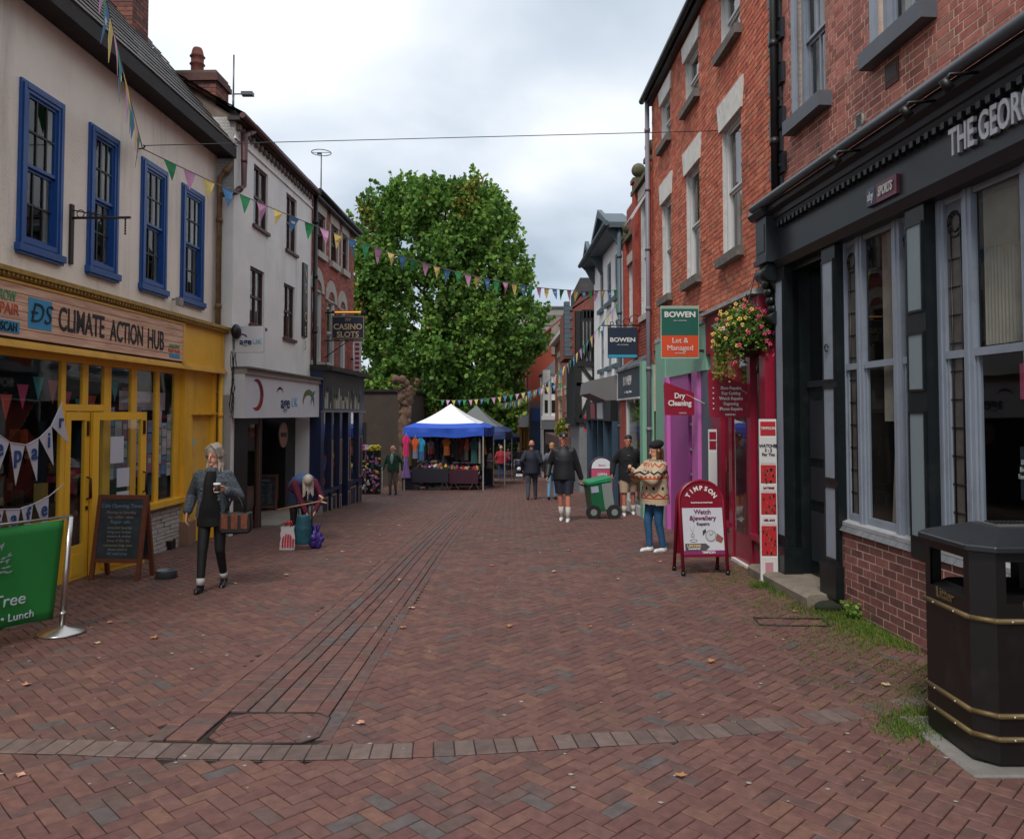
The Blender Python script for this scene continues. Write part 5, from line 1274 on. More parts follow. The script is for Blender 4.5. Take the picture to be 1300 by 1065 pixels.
M_bg = mat('blue_grey_paint', '#4c5a62', .5, var=.15); mb = MB()
for (a, b, zt) in ((.1, 1.9, 7.35), (2.0, G.L + .05, 7.6)):
    c = (a + b)/2; zz = zr
    mb.box(a, b, -.42, .1, zr, zr + .14)
    for s in (0, 1):
        x = a if s == 0 else b; 
        mb.prism([(x, zz + .14), (x + (.25 if s == 0 else -.25), zz + .14), (c, Zg(zt) - .12), (c, Zg(zt) + .1)], 'y', -.42, -.30)
    mb.prism([(a + .1, zz + .14), (b - .1, zz + .14), (c, Zg(zt))], 'y', -.28, .3)
mb.cyl((-.1, -.46, zr + .1), (G.L + .1, -.46, zr + .1), .07)
for u in (.15, 1.95, G.L - .2): mb.prism([(-.4, zr), (-.3, zr - .1), (-.05, zr - .55), (0, zr - .55), (0, zr)], 'x', u - .05, u + .05)
mb.build('pediments', M_bg, gb)
mb = MB(); mb.quad((0, .0, zr + .1), (G.L, 0, zr + .1), (G.L, 4, zr + 2.2), (0, 4, zr + 2.2)); mb.build('roof', SLATE[1], gb)
downpipe(gb, [(G.L - .08, -.1, 0), (G.L - .08, -.1, zr)], .055, M_bg)
# its shop front: grey canopy, blue posts, pale door
mb = MB(); mb.box(.2, G.L - .4, -.30, 0, Zg(1.75), Zg(2.3), 0); mb.prism([(-.75, Zg(2.5)), (-.70, Zg(2.85)), (0, Zg(3.0)), (0, Zg(2.3)), (-.3, Zg(2.3))], 'x', 2.3, G.L - 1.2, 1)
for u in (.2, 1.4, 2.7, 3.9, G.L - .3): mb.box(u, u + .15, -.28, 0, -.6, Zg(1.75), 2)
mb.box(.2, G.L - .3, -.2, 0, -.6, .0, 2); mb.box(3.0, 4.1, -.33, -.30, Zg(1.8), Zg(2.25), 3); mb.box(1.6, 2.6, -.33, -.30, Zg(1.8), Zg(2.25), 4)
mb.build('shop_front', [M_blk, mat('grey_canopy', '#6d6a6a', .6), mat('steel_blue', '#33495a', .5), M_lg, mat('sign_red_dull', '#a04a50', .6)], gb)
for a, b in ((.35, 1.4), (1.55, 2.7), (2.85, 3.9), (4.05, G.L - .3)): MB().quad((a, -.15, .0), (b, -.15, .0), (b, -.15, Zg(1.75)), (a, -.15, Zg(1.75))).build('pane', M_glass, gb)
room(gb, .2, G.L - .2, -.6, Zg(1.75), .0, 1.2, M_room, name='shop_room')
st = MB(); r = random.Random(2)
for k in range(60): u = r.uniform(.4, G.L - .4); st.box(u, u + .12, -.1, -.02, r.uniform(.1, 1.8), r.uniform(.2, 1.9), r.randrange(8))
o = st.build('window_display', cols, gb); tag(o, kind='stuff')

# ---------------------------------------------------------------- timber framed house stepping into the street
t = thing('timber_framed_house', 'black and white timber framed house with brick chimney projecting over the street', 'building', (2.25, 27.5, gz(27.5))); z_ = gz(27.5)
def zl(py, Y=27.5): return at(0, py, Y).z - z_
xl = lambda px: at(px, 500, 27.5).x - 2.25
M_beam = mat('black_timber', '#17181a', .6, var=.3, vs=5); M_inf = mat('white_infill', '#c9c9c6', .8, var=.15)
M_pier = mat('grey_pier', '#7a7c7d', .8, var=.2)
mb = MB(); zt = zl(395); zj = zl(536); xr_ = 1.2
mb.box(0, xr_, .02, 4.5, zj, zt, 0); mb.box(.10, xr_ + .1, .04, 4.3, -.3, zj, 1); mb.build('wall', [M_inf, M_pier], t)
bm_ = MB()
def bar(a, b, w=.14, d=.10):
    a, b = Vector((a[0], 0, a[1])), Vector((b[0], 0, b[1])); dd = (b - a).normalized(); n = Vector((-dd.z, 0, dd.x))*w/2
    bm_.add([a - n + Vector((0, -d + .03, 0)), b - n + Vector((0, -d + .03, 0)), b + n + Vector((0, -d + .03, 0)), a + n + Vector((0, -d + .03, 0)), a - n + Vector((0, .03, 0)), b - n + Vector((0, .03, 0)), b + n + Vector((0, .03, 0)), a + n + Vector((0, .03, 0))], [(0, 1, 2, 3), (0, 4, 5, 1), (1, 5, 6, 2), (2, 6, 7, 3), (3, 7, 4, 0)])
zm = zl(500); zq = zl(462)
bar((.07, zj), (.07, zt), .2); bar((.62, zj), (.62, zt), .14); bar((1.1, zj), (1.1, zt), .18); bar((0, zj + .07), (1.2, zj + .07), .16, .12); bar((.0, zl(488)), (.62, zl(488)), .12); bar((0, zq), (1.2, zq), .2, .12)
bar((.12, zq), (.6, zl(485)), .11); bar((.12, zj + .1), (.6, zl(491)), .11); bar((.12, zl(461)), (.6, zl(430)), .13); bar((.66, zj), (1.05, zq), .13); bar((.66, zq), (1.05, zt), .16); bar((.2, zt - .1), (1.1, zt - .1), .3)
for k in range(4): bar((.18 + .12*k, zq + .1), (.18 + .12*k, zt), .07)
bm_.box(-.10, .02, .0, 4.4, zj - .1, zj + .15); bm_.box(-.05, .0, .0, 4.4, zj + .15, zt)
bm_.build('timber_frame', M_beam, t)
mb = MB(); mb.prism([(-.35, zt), (xr_ + .3, zt), (xr_ + .3, zl(352)), (.7, zl(352)), (-.35, zl(398))], 'y', .2, 4.5, 0); mb.build('brick_gable', brick_mats('old_brick', ['#7c463a'], 1, .6)[0], t)
qq = [MB().box(-.42, -.42 + w, -.03, .3, 0, .15).mesh('quoin', M_bg) for w in (.28, .2)]
for k in range(12): link('quoin', qq[k % 2], t, (0, 0, zl(452) + k*.16))
mb = MB(); mb.box(-.42, .1, .0, 2.5, zl(455), zl(396)); mb.build('upper_wall', MATS['old_brick_0'], t)
mb = MB(); mb.box(.75, .95, -.25, .15, zj - 1.0, zj - .25, 0); mb.build('hanging_lantern_box', M_beam, t)
mb = MB(); mb.prism([(.15, zl(352) + .0), (1.4, zl(352)), (1.4, zl(360)), (.15, zl(372))], 'y', .1, 4.5); mb.build('roof_verge', SLATE[1], t)
# red and black hanging sign in front of it
p = at(765, 560, 26.6); p0 = at(742, 548, 26.6); p1 = at(763, 527, 26.6)
t = thing('red_shop_sign', 'small hanging sign with red bands above and below, beside the white building', 'sign', (2.78, 26.6, p0.z)); a = p0.x - 2.78; b = p1.x - 2.78; h = p1.z - p0.z
o = MB().box(a, b, -.03, .03, 0, h).build('board', M_ink, t); MB().box(a - .01, b + .01, -.04, .04, h - .12, h).build('red_band', mat('band_red', '#c23248', .5), o); MB().box(a - .01, b + .01, -.04, .04, 0, .1).build('red_band', MATS['band_red'], o)
MB().prism([(a + .05, .15), (b - .05, .15), (b - .15, h - .17), (a + .15, h - .17)], 'y', -.036, -.03).build('emblem', mat('emblem_grey', '#6d6a6c', .6), o)
MB().box(b, .1, -.02, .02, h - .06, h - .02).build('bracket', M_black, t)

# ---------------------------------------------------------------- brick building with cream sash windows
R1 = Fac('R', 3.05, -.0215, 31.5, 40.0); rb = R1.thing('cream_window_building', 'red brick building with cream sash windows beyond the timber framed house', 'building'); r0 = R1.o.z
BR_R = brick_mats('far_brick', ['#9c5245', '#924c41', '#a85d4e'], 1, .2)
rw = []; zr = 5.35 - r0
for px0, px1 in ((709, 713.5), (718.5, 723.5)):
    a, b = R1.uw(px0, 500)[0], R1.uw(px1, 500)[0]; rw += [(a, b, 3.15 - r0, 4.6 - r0), (a, b, 1.5 - r0, 2.75 - r0)]
mb = MB(); wall_plane(mb, 0, R1.L, 1.0 - r0, zr, rw, 0, .1); mb.quad((0, 0, -.6), (0, 5, -.6), (0, 5, zr), (0, 0, zr)); mb.quad((R1.L, 0, -.6), (R1.L, 5, -.6), (R1.L, 5, zr), (R1.L, 0, zr)); mb.build('wall', M_mt, rb)
brickwork(rb, 0, R1.L, 1.0 - r0, zr - .02, rw, BR_R, seed=52); room(rb, .05, R1.L - .05, 1.1 - r0, zr - .1, .2, 1)
M_cream = mat('cream_paint', '#b5a98f', .6)
for w in rw:
    o = sash(rb, w, M_cream, y=.0, cols=2, rows=(1, 1), fw=.12); MB().box(w[0] - .1, w[1] + .1, -.06, .0, w[3], w[3] + .25).build('lintel', M_cream, o); MB().box(w[0] - .1, w[1] + .1, -.08, .0, w[2] - .14, w[2]).build('sill', M_cream, o)
mb = MB(); mb.box(-.1, R1.L, -.3, .1, zr, zr + .15); mb.build('eaves_cornice', M_white, rb); mb = MB(); mb.quad((0, -.2, zr + .15), (R1.L, -.2, zr + .15), (R1.L, 3, zr + 1.9), (0, 3, zr + 1.9)); mb.build('roof', SLATE[1], rb)
mb = MB(); mb.box(0, R1.L, -.35, 0, .0, .0 + 1.0 - r0 - .55, 1); mb.box(0, R1.L, -.5, 0, 1.0 - r0 - .55, 1.0 - r0, 0); mb.build('shop_front', [mat('dull_fascia', '#5d4a4a', .6), M_blk], rb)
# white bay house
def shop_block(name, label, x0, x1, y0, y1, zt, m, extra=None):
    t = thing(name, label, 'building', (x0, y0, gz(y0)))
    MB().box(0, x1 - x0, 0, y1 - y0, -.3, zt - gz(y0)).build('wall', m, t); return t
def lz(py, Y): return at(0, py, Y).z
Y = 41.5; x0, x1 = at(690, 500, Y).x, at(706, 500, Y).x
t = shop_block('white_bay_house', 'small white house front with a tall bay, far down the right side', x0, x1 + 1.2, Y, 46, lz(475, Y), M_wp); b0 = gz(Y)
mb = MB(); mb.box(-.12, x1 - x0 - .1, -.25, 0, lz(533, Y) - b0, lz(528, Y) - b0); mb.box(-.05, .35, -.15, 0, lz(528, Y) - b0, lz(470, Y) - b0); mb.build('bay', M_wf, t)
mb = MB()
for (a, b) in ((486, 500), (508, 524)): mb.box(.05, .22, -.17, -.15, lz(b, Y) - b0, lz(a, Y) - b0); mb.box(.42, .62, -.02, .01, lz(b, Y) - b0, lz(a, Y) - b0)
mb.build('window', M_dark, t)
mb = MB(); mb.prism([(-.2, lz(475, Y) - b0), (2.0, lz(475, Y) - b0), (2.0, lz(450, Y) - b0), (.8, lz(452, Y) - b0)], 'y', -.1, 4); mb.build('roof', mat('light_slate', '#7a7c80', .7), t)
mb = MB(); mb.box(.0, x1 - x0 + 1, -.04, 0, -.3, lz(545, Y) - b0, 0); mb.box(-.1, x1 - x0, -.3, 0, lz(545, Y) - b0, lz(534, Y) - b0, 1); mb.build('shop_front', [M_blk, mat('grey_fascia', '#5b5e63', .6)], t)
# tall blind gable with render patches
Y = 48; x0, x1 = at(672, 500, Y).x, at(724, 500, Y).x
t = thing('blind_gable_building', 'tall brick gable end with grey-brown render, beside the plane tree crown', 'building', (x0, Y, gz(Y))); b0 = gz(Y)
mb = MB(); w = x1 - x0; mb.prism([(0, -.3), (w + 2, -.3), (w + 2, lz(396, Y) - b0), (w, lz(396, Y) - b0), (0, lz(440, Y) - b0)], 'y', 0, 8)
def gable_mat():
    m = bpy.data.materials.new('gable_brick_render'); m.use_nodes = True; T_ = m.node_tree; L = T_.links.new; N = T_.nodes.new; B = T_.nodes['Principled BSDF']
    geo = N('ShaderNodeNewGeometry'); n = N('ShaderNodeTexNoise'); n.inputs['Scale'].default_value = .55; n.inputs['Detail'].default_value = 6; L(geo.outputs['Position'], n.inputs[0])
    s = N('ShaderNodeSeparateXYZ'); L(geo.outputs['Position'], s.inputs[0]); a = N('ShaderNodeMath'); a.operation = 'MULTIPLY_ADD'; a.inputs[1].default_value = .12; a.inputs[2].default_value = -.42; L(s.outputs[2], a.inputs[0])
    b = N('ShaderNodeMath'); b.operation = 'ADD'; L(n.outputs[0], b.inputs[0]); L(a.outputs[0], b.inputs[1])
    r = N('ShaderNodeValToRGB'); e = r.color_ramp.elements; e[0].position = .45; e[0].color = C('#6a5950'); e[1].position = .52; e[1].color = C('#a04a37'); L(b.outputs[0], r.inputs[0]); L(r.outputs[0], B.inputs['Base Color']); B.inputs['Roughness'].default_value = .9; return m
mb.build('wall', gable_mat(), t)
mb = MB(); mb.prism([(0, lz(440, Y) - b0), (w, lz(396, Y) - b0), (w, lz(394, Y) - b0), (0, lz(438, Y) - b0)], 'y', -.12, 8); mb.build('verge', mat('verge_tiles', '#8a4a3a', .8), t)
xc = at(700, 500, Y).x - x0; MB().box(xc, xc + .55, -.1, 0, lz(450, Y) - b0, lz(402, Y) - b0).build('flue', mat('flue_render', '#8c8278', .9, var=.3), t)
mb = MB(); mb.box(.15, w, -.5, 0, lz(535, Y) - b0, lz(518, Y) - b0, 0); mb.box(.1, w, -.3, 0, -.3, lz(535, Y) - b0, 1)
mb.build('shop_front', [mat('deep_blue_fascia', '#1f3f7c', .5), mat('shop_blue_dark', '#233a5c', .5)], t)
# far red facade with pilasters, yellow shopfront
Y = 50; x0, x1 = at(658.5, 500, Y).x, at(672, 500, Y).x
t = thing('red_pilaster_building', 'red building with pale pilasters and a mustard shop front at the street end', 'building', (x0, Y, gz(Y))); b0 = gz(Y)
zt = lz(443, Y) - b0; mb = MB(); mb.box(0, x1 - x0 + .1, 0, 7, -.3, zt); mb.build('wall', mat('red_far', '#9c4433', .8, var=.2), t)
mb = MB()
for k in range(4): u = (x1 - x0)*k/3.2; mb.box(u, u + .06, -.06, 0, lz(524, Y) - b0, zt)
mb.box(-.1, x1 - x0, -.1, 0, zt, zt + .15); mb.build('pilasters', mat('pale_pilaster', '#a89f92', .8), t)
mb = MB(); mb.box(.0, x1 - x0, -.08, 0, -.3, lz(542, Y) - b0, 0); mb.box(.0, .62, -.4, 0, lz(542, Y) - b0, lz(525, Y) - b0, 1); mb.box(.2, .3, -.1, -.08, -.2, lz(545, Y) - b0, 2); mb.box(.42, .48, -.1, -.08, -.2, lz(545, Y) - b0, 2)
mb.build('shop_front', [mat('mustard', '#b58436', .6), M_lg, M_blk], t)
# grey concrete block beyond
Y = 85; x0 = at(640, 400, Y).x
t = thing('concrete_block', 'plain grey concrete building top rising behind the brick gable', 'building', (x0, Y, gz(75))); b0 = gz(75)
mb = MB(); mb.box(0, 12, 0, 10, 0, lz(391, Y) - b0, 0); mb.box(-.1, 12, -.2, 10, lz(391, Y) - b0, lz(389, Y) - b0, 1)
for k in range(5): mb.box(0, 12, -.08, 0, lz(400 + 12*k, Y) - b0 - .12, lz(400 + 12*k, Y) - b0, 1)
mb.build('wall', [mat('concrete', '#8a8680', .9, var=.15), mat('concrete_dark', '#6a6864', .9)], t)
# satellite dish
q = at(683, 415, 47.4); t = thing('satellite_dish', 'dark satellite dish on the low edge of the brick gable', 'dish', q); mb = MB(); mb.lathe([(.02, 0), (.18, .03), (.3, .1)], (0, 0, 0), 16, M=Matrix.Rotation(pi/2, 4, 'X')); mb.build('dish', mat('dish_grey', '#4a4a4a', .6), t); mb = MB(); mb.tube([(0, 0, 0), (0, .3, -.2), (.0, .65, -.3)], .02); mb.build('arm', M_black, t)
# ================================================================== TREES
def leaf_mat(name, hs, trans=.4):
    m = bpy.data.materials.new(name); m.use_nodes = True; T_ = m.node_tree; L = T_.links.new; N = T_.nodes.new; B = T_.nodes['Principled BSDF']; o = T_.nodes['Material Output']
    geo = N('ShaderNodeNewGeometry'); n = N('ShaderNodeTexNoise'); n.inputs['Scale'].default_value = 1.1; n.inputs['Detail'].default_value = 5; L(geo.outputs['Position'], n.inputs[0])
    r = N('ShaderNodeValToRGB'); e = r.color_ramp.elements; e[0].position = .3; e[0].color = C(hs[0]); e[1].position = .7; e[1].color = C(hs[1]); L(n.outputs[0], r.inputs[0])
    L(r.outputs[0], B.inputs['Base Color']); B.inputs['Roughness'].default_value = .55; B.inputs['Specular IOR Level'].default_value = .3
    t = N('ShaderNodeBsdfTranslucent'); L(r.outputs[0], t.inputs[0]); mx = N('ShaderNodeMixShader'); mx.inputs[0].default_value = trans; L(B.outputs[0], mx.inputs[1]); L(t.outputs[0], mx.inputs[2]); L(mx.outputs[0], o.inputs[0]); return m
LM = [leaf_mat('leaf_deep', ('#3f5f26', '#567a32')), leaf_mat('leaf_mid', ('#527632', '#6f9640')), leaf_mat('leaf_light', ('#6c9040', '#92b450')), leaf_mat('leaf_turning', ('#83833c', '#a3953f'))]
M_bark = mat('plane_bark', '#5b4c3a', .9, var=.45, vs=4, bump=1, bs=20)
def add_leaf(mb, p, s, r, m):
    """small five-cornered leaf, tilted at random"""
    a = Vector((r.gauss(0, 1), r.gauss(0, 1), r.gauss(0, 1))).normalized(); b = a.cross(Vector((r.gauss(0, 1), r.gauss(0, 1), r.gauss(0, 1)))).normalized()
    c = a.cross(b)
    mb.add([p - a*s*.5, p + b*s*.45 - a*s*.1, p + b*s*.2 + a*s*.5 + c*s*.08, p - b*s*.2 + a*s*.5 + c*s*.08, p - b*s*.45 - a*s*.1], [(0, 1, 2, 3, 4)], m)
def tree(name, label, base, H_, clumps, nleaf, lsize, seed, trunk_r=.35, limbs=14, crown_z0=2.0, mats=None, wts=(4, 5, 3, .5), group=None):
    r = random.Random(seed); t = thing(name, label, 'tree', base, 0, group)
    tr = MB(); pts = [Vector((0, 0, -.3))]; n = 7
    for k in range(1, n): pts.append(Vector((r.gauss(0, .12), r.gauss(0, .12), H_*.75*k/(n - 1))))
    for k in range(n - 1): tr.cyl(pts[k], pts[k + 1], trunk_r*(1 - k/n), trunk_r*(1 - (k + 1)/n), 10)
    for (c, R) in r.sample(clumps, min(limbs, len(clumps))):
        z0 = max(1.5, min(H_*.7, c.z - abs(Vector((c.x, c.y)).length)*.9)); k = min(int(z0/(H_*.75)*(n - 1)), n - 2); st = pts[k].lerp(pts[k + 1], .5)
        mid = st.lerp(c, .5) + Vector((r.gauss(0, .2), r.gauss(0, .2), -.3)); ra = trunk_r*.35
        tr.cyl(st, mid, ra, ra*.6, 7); tr.cyl(mid, c, ra*.6, ra*.2, 6)
        for q in range(4): e = c + Vector((r.gauss(0, 1), r.gauss(0, 1), r.gauss(.3, 1)))*R*.7; tr.cyl(c, e, ra*.22, .01, 4)
    tr.build('trunk', M_bark, t)
    mb = MB(); tot = sum(R**2 for c, R in clumps)
    for c, R in clumps:
        k = int(nleaf*R**2/tot); base_m = r.choices(range(4), wts)[0]
        rad0 = Vector((c.x, c.y, (c.z - H_*.45)*1.2)).normalized()
        if c.z > 2.5:
            for sh_ in range(3):
                dr = (rad0*.8 + Vector((r.gauss(0, .45), r.gauss(0, .45), .5 + r.gauss(0, .3)))).normalized(); ln = R*r.uniform(1.0, 2.1)
                for q in range(int(k*.11)):
                    f = r.random()**.8; w_l = .22*(1.15 - f)*R; add_leaf(mb, c + dr*(ln*f) + Vector((r.gauss(0, w_l), r.gauss(0, w_l), r.gauss(0, w_l))), lsize*r.uniform(.7, 1.2), r, base_m if r.random() < .6 else r.choices(range(4), wts)[0])
        for q in range(int(k*.68)):
            d = Vector((r.gauss(0, 1), r.gauss(0, 1), r.gauss(0, 1))).normalized(); rad = R*(r.random()**.6)*(1 + .35*sin(5*d.x + c.x)*cos(4*d.z))
            p = c + Vector((d.x*rad, d.y*rad, d.z*rad*1.15)); m = base_m if r.random() < .6 else r.choices(range(4), wts)[0]
            add_leaf(mb, p, lsize*r.uniform(.7, 1.3), r, m)
    o = mb.build('crown', mats or LM, t); return t
# the big plane tree behind the market stall
TY = 42; tb_ = gz(TY)
def outline_clumps(rows, Y, seed, n, Rr=(.6, 1.15), depth=3.5):
    """rows: (py, px_left, px_right) silhouette of the crown"""
    r = random.Random(seed); out = []; cx = sum((a + b)/2 for _, a, b in rows)/len(rows); X0 = at(cx, 400, Y).x
    ys = [q[0] for q in rows]
    def lr(py):
        for (y0, a0, b0), (y1, a1, b1) in zip(rows[:-1], rows[1:]):
            if y0 <= py <= y1: f = (py - y0)/(y1 - y0); return a0 + (a1 - a0)*f, b0 + (b1 - b0)*f
        return rows[-1][1:]
    while len(out) < n:
        py = r.uniform(ys[0], ys[-1]); a, b = lr(py); px = r.uniform(a, b); R = r.uniform(*Rr)
        f = abs((px - (a + b)/2)/((b - a)/2 + .1)); dep = depth*sqrt(max(0, 1 - f*f)); dy = r.choice([-1, -1, 1])*dep*r.random()**.5
        rp = R*1000/Y*.8
        if px - rp < a - 5: px = a + rp*.8
        if px + rp > b + 5: px = b - rp*.8
        if py - rp*.8 < ys[0]: py = ys[0] + rp*.8
        px += r.gauss(0, 5); py += r.gauss(0, 5); p = at(px, py, Y + dy); p.y += 0; out.append((p - Vector((X0, Y, gz(Y))), R))
    return X0, out
rows = [(240, 515, 592), (250, 490, 622), (264, 464, 642), (282, 448, 655), (300, 446, 660), (330, 444, 674), (365, 444, 675), (385, 446, 684), (405, 448, 688), (440, 450, 684), (470, 455, 668), (500, 460, 655), (532, 480, 650)]
X0, cl_ = outline_clumps(rows, TY, 5, 400, (.35, .85), 3.4)
# sky gaps: drop clumps near two thin spots of the crown
def near(c, px, py, R):
    P0 = c[0] + Vector((X0, TY, gz(TY))); d = P0 - EYE; x = 650 + 1000*d.x/d.y; v = (d.z/d.y - .0375); y = 487.5 - 1000*v; return (x - px)**2/ (R*1.7)**2 + (y - py)**2/R**2 < 1
cl_ = [c for c in cl_ if not (near(c, 552, 366, 9) or near(c, 655, 378, 8))]
tree('plane_tree', 'large leafy green plane tree rising behind the market stalls', (X0, TY, gz(TY)), 15.5, cl_, 84000, .205, 3, trunk_r=.45, limbs=26)
# darker trees beyond, filling the end of the street
rows2 = [(478, 470, 690), (500, 465, 705), (540, 465, 710), (590, 470, 700)]
X2, cl2 = outline_clumps(rows2, 62, 9, 90, (1.0, 1.8), 5)
tree('dark_tree', 'dark green tree filling the far end of the street behind the stalls', (X2, 62, gz(62)), 7, cl2, 26000, .35, 4, wts=(6, 2, .5, .2))
rows3 = [(505, 440, 560), (530, 436, 575), (600, 436, 580)]
X3, cl3 = outline_clumps(rows3, 50, 19, 60, (.8, 1.4), 3)
tree('shaded_tree', 'low dark tree to the left behind the old carved trunk', (X3, 50, gz(50)), 6, cl3, 18000, .3, 6, wts=(6, 2, .5, .2))
# pollarded, carved old trunk
TYs = 30.8; q = at(515, 500, TYs); t = thing('carved_trunk', 'pale knobbly old tree trunk with a cut and sprouting head, left of the stall', 'tree trunk', (q.x, TYs, gz(TYs)))
r = random.Random(12); mb = MB(); hz0 = at(0, 478, TYs).z - gz(TYs)
for k in range(8):
    z = k*(hz0 - .9)/7; mb.ell((r.gauss(0, .04), r.gauss(0, .04), z), (.27 - .01*k, .26, .45), 12, 8)
for k in range(34):
    a = r.random()*6.28; z = hz0 - 1.15 + 1.05*r.random(); R = .12 + .40*(z - hz0 + 1.15)/1.1; mb.ell((R*cos(a)*.95, R*sin(a), z), (r.uniform(.09, .17),)*3, 8, 6)
for k in range(40): a = r.random()*6.28; z = r.random()*(hz0 - 1.1); mb.ell((.24*cos(a), .24*sin(a), z), (.06, .06, .11), 7, 5)
bar_m = mat('pollard_bark', '#6f5441', .9, var=.5, vs=6, bump=1, bs=15, vcol=C('#4a3628'))
o = mb.build('trunk', bar_m, t)
rm_ = o.modifiers.new('r', 'REMESH'); rm_.mode = 'VOXEL'; rm_.voxel_size = .035; rm_.use_smooth_shade = True
mb = MB()
for k in range(50):
    a = r.random()*6.28; z = hz0 - .9 + .9*r.random(); R = .2 + .4*(z - hz0 + .9)/.9; p = Vector((R*cos(a), R*sin(a), z)); mb.cyl(p, p + Vector((cos(a)*.14, sin(a)*.14, .1)), .02, .008, 5)
o = mb.build('cut_shoots', bar_m, t); tag(o, kind='stuff')

# ================================================================== MARKET STALLS
M_tb = mat('canopy_blue', '#2350b8', .6, var=.1, vs=3); M_tw = mat('canopy_white', '#e3e3e8', .6); M_pole = mat('pole_metal', '#b4b4b0', .35, metal=.5); M_tgrey = mat('canopy_grey', '#7f837f', .7); M_dcloth = mat('dark_cloth', '#22202a', .9, var=.2); M_wine = mat('wine_cloth', '#3a1424', .9)
def gazebo(name, label, c, w, d, rz, hE, hP, mside, mtop, val=.33, sag=True, frac=.56):
    t = thing(name, label, 'market stall', (c[0], c[1], gz(c[1])), rz); hw, hd = w/2, d/2
    for sx in (-1, 1):
        for sy in (-1, 1): MB().box(sx*hw - .02, sx*hw + .02, sy*hd - .02, sy*hd + .02, 0, hE).build('pole', M_pole, t)
    cor = [(-hw - .03, -hd - .03), (hw + .03, -hd - .03), (hw + .03, hd + .03), (-hw - .03, hd + .03)]
    mb = MB(); n = 10; r = random.Random(5)
    for k in range(4):
        A = Vector((*cor[k], hE)); B_ = Vector((*cor[(k + 1) % 4], hE)); Pk = Vector((0, 0, hP))
        for i in range(n):
            for j in range(8):
                def pt(i_, j_):
                    f = j_/8; e_ = A.lerp(B_, i_/n); p = e_.lerp(Pk, f); p.z -= .10*sin(pi*f)*(1 if True else 0) + (.05*sin(pi*i_/n)*(1 - f)); return p
                a_, b_, c_, d_ = pt(i, j), pt(i + 1, j), pt(i + 1, j + 1), pt(i, j + 1)
                fr = (j + .5)/8; edge = abs((i + .5)/n - .5)*2
                white = fr > (1 - frac) * 1.0 or False
                white = fr > .30
                mb.add([a_, b_, c_, d_], [(0, 1, 2, 3)], 1 if white else 0, True)
    mb.build('canopy', [mside, mtop], t)
    v = MB(); n = 24
    for k in range(4):
        A = Vector((*cor[k], 0)); B_ = Vector((*cor[(k + 1) % 4], 0)); nn = (B_ - A).normalized().cross(Vector((0, 0, 1)))
        for i in range(n):
            def q(i_, z): 
                f = i_/n; p = A.lerp(B_, f); w_ = .025*sin(f*9 + k) + .015*sin(f*31); p += nn*w_*(1 if z < hE else .2); p.z = z - (.05*sin(pi*f)) - (.02*sin(f*12) if z < hE - .1 else 0); return p
            v.add([q(i, hE - val), q(i + 1, hE - val), q(i + 1, hE - val/2), q(i, hE - val/2)], [(0, 1, 2, 3)], 0, True); v.add([q(i, hE - val/2), q(i + 1, hE - val/2), q(i + 1, hE), q(i, hE)], [(0, 1, 2, 3)], 0, True)
    v.build('valance', mside, t)
    fr = MB()
    for k in range(4):
        A = Vector((*cor[k], hE - .25))*.96; B_ = Vector((*cor[(k + 1) % 4], hE - .25))*.96; A.z = B_.z = hE - .28; m = A.lerp(B_, .5); 
        fr.cyl(A, m + Vector((0, 0, .2)), .012, n=5); fr.cyl(m + Vector((0, 0, .2)), B_, .012, n=5)
    fr.build('frame_struts', M_pole, t); return t
stall = gazebo('market_gazebo', 'blue gazebo stall with a white peak, selling clothes and trinkets', (-2.33, 30.1), 2.9, 2.9, radians(-6), 2.36, 3.22, M_tb, M_tw)
gazebo('market_gazebo', 'grey-topped gazebo just behind the blue and white stall', (-1.55, 34.2), 2.8, 2.8, radians(-6), 2.3, 3.4, mat('canopy_navy', '#1c2f5c', .7), mat('canopy_dull', '#5d615e', .7))
gazebo('market_gazebo', 'small distant gazebo with a pale peak near the street end', (-1.1, 47.0), 3.0, 3.0, 0, 2.3, 3.3, mat('canopy_dnavy', '#1d2a55', .8), mat('canopy_pale', '#a5aba5', .8))
# goods on the blue stall: tables and hanging clothes, each lifted away on its own
def table(label, x, y, w, d, h, cloth, z=None):
    t = thing('trestle_table', label, 'table', (x, y, gz(y)), radians(-6)); MB().box(-w/2, w/2, -d/2, d/2, h - .03, h).build('tabletop', mat('table_board', '#5b544d', .8), t)
    mb = MB(); mb.box(-w/2 - .01, w/2 + .01, -d/2 - .01, -d/2 + .0, h - .48, h + .005); mb.box(-w/2 - .01, w/2 + .01, -d/2, d/2, h + .001, h + .008); mb.build('cloth', cloth, t)
    for s in (-1, 1):
        for a in (-1, 1): MB().cyl((s*(w/2 - .15) - a*.2, -d/2 + .1, 0), (s*(w/2 - .15) + a*.2, -d/2 + .1, h - .05), .014, n=6).build('leg', M_pole, t)
    return t
table('trestle table with a dark cloth covered in trinkets, left under the blue canopy', -2.95, 29.05, 1.35, .7, .78, M_dcloth); table('trestle table with a wine red cloth, right under the blue canopy', -1.72, 29.0, 1.05, .7, .74, M_wine)
r = random.Random(33); gcol = [mat('goods_%d' % i, h, .6) for i, h in enumerate(['#c9c6c0', '#b04a2a', '#c9a83d', '#7b8f3d', '#a33a5a', '#5a5fa8', '#8a6f52', '#d5d2d8', '#b5222e', '#39707c'])]
k = 0
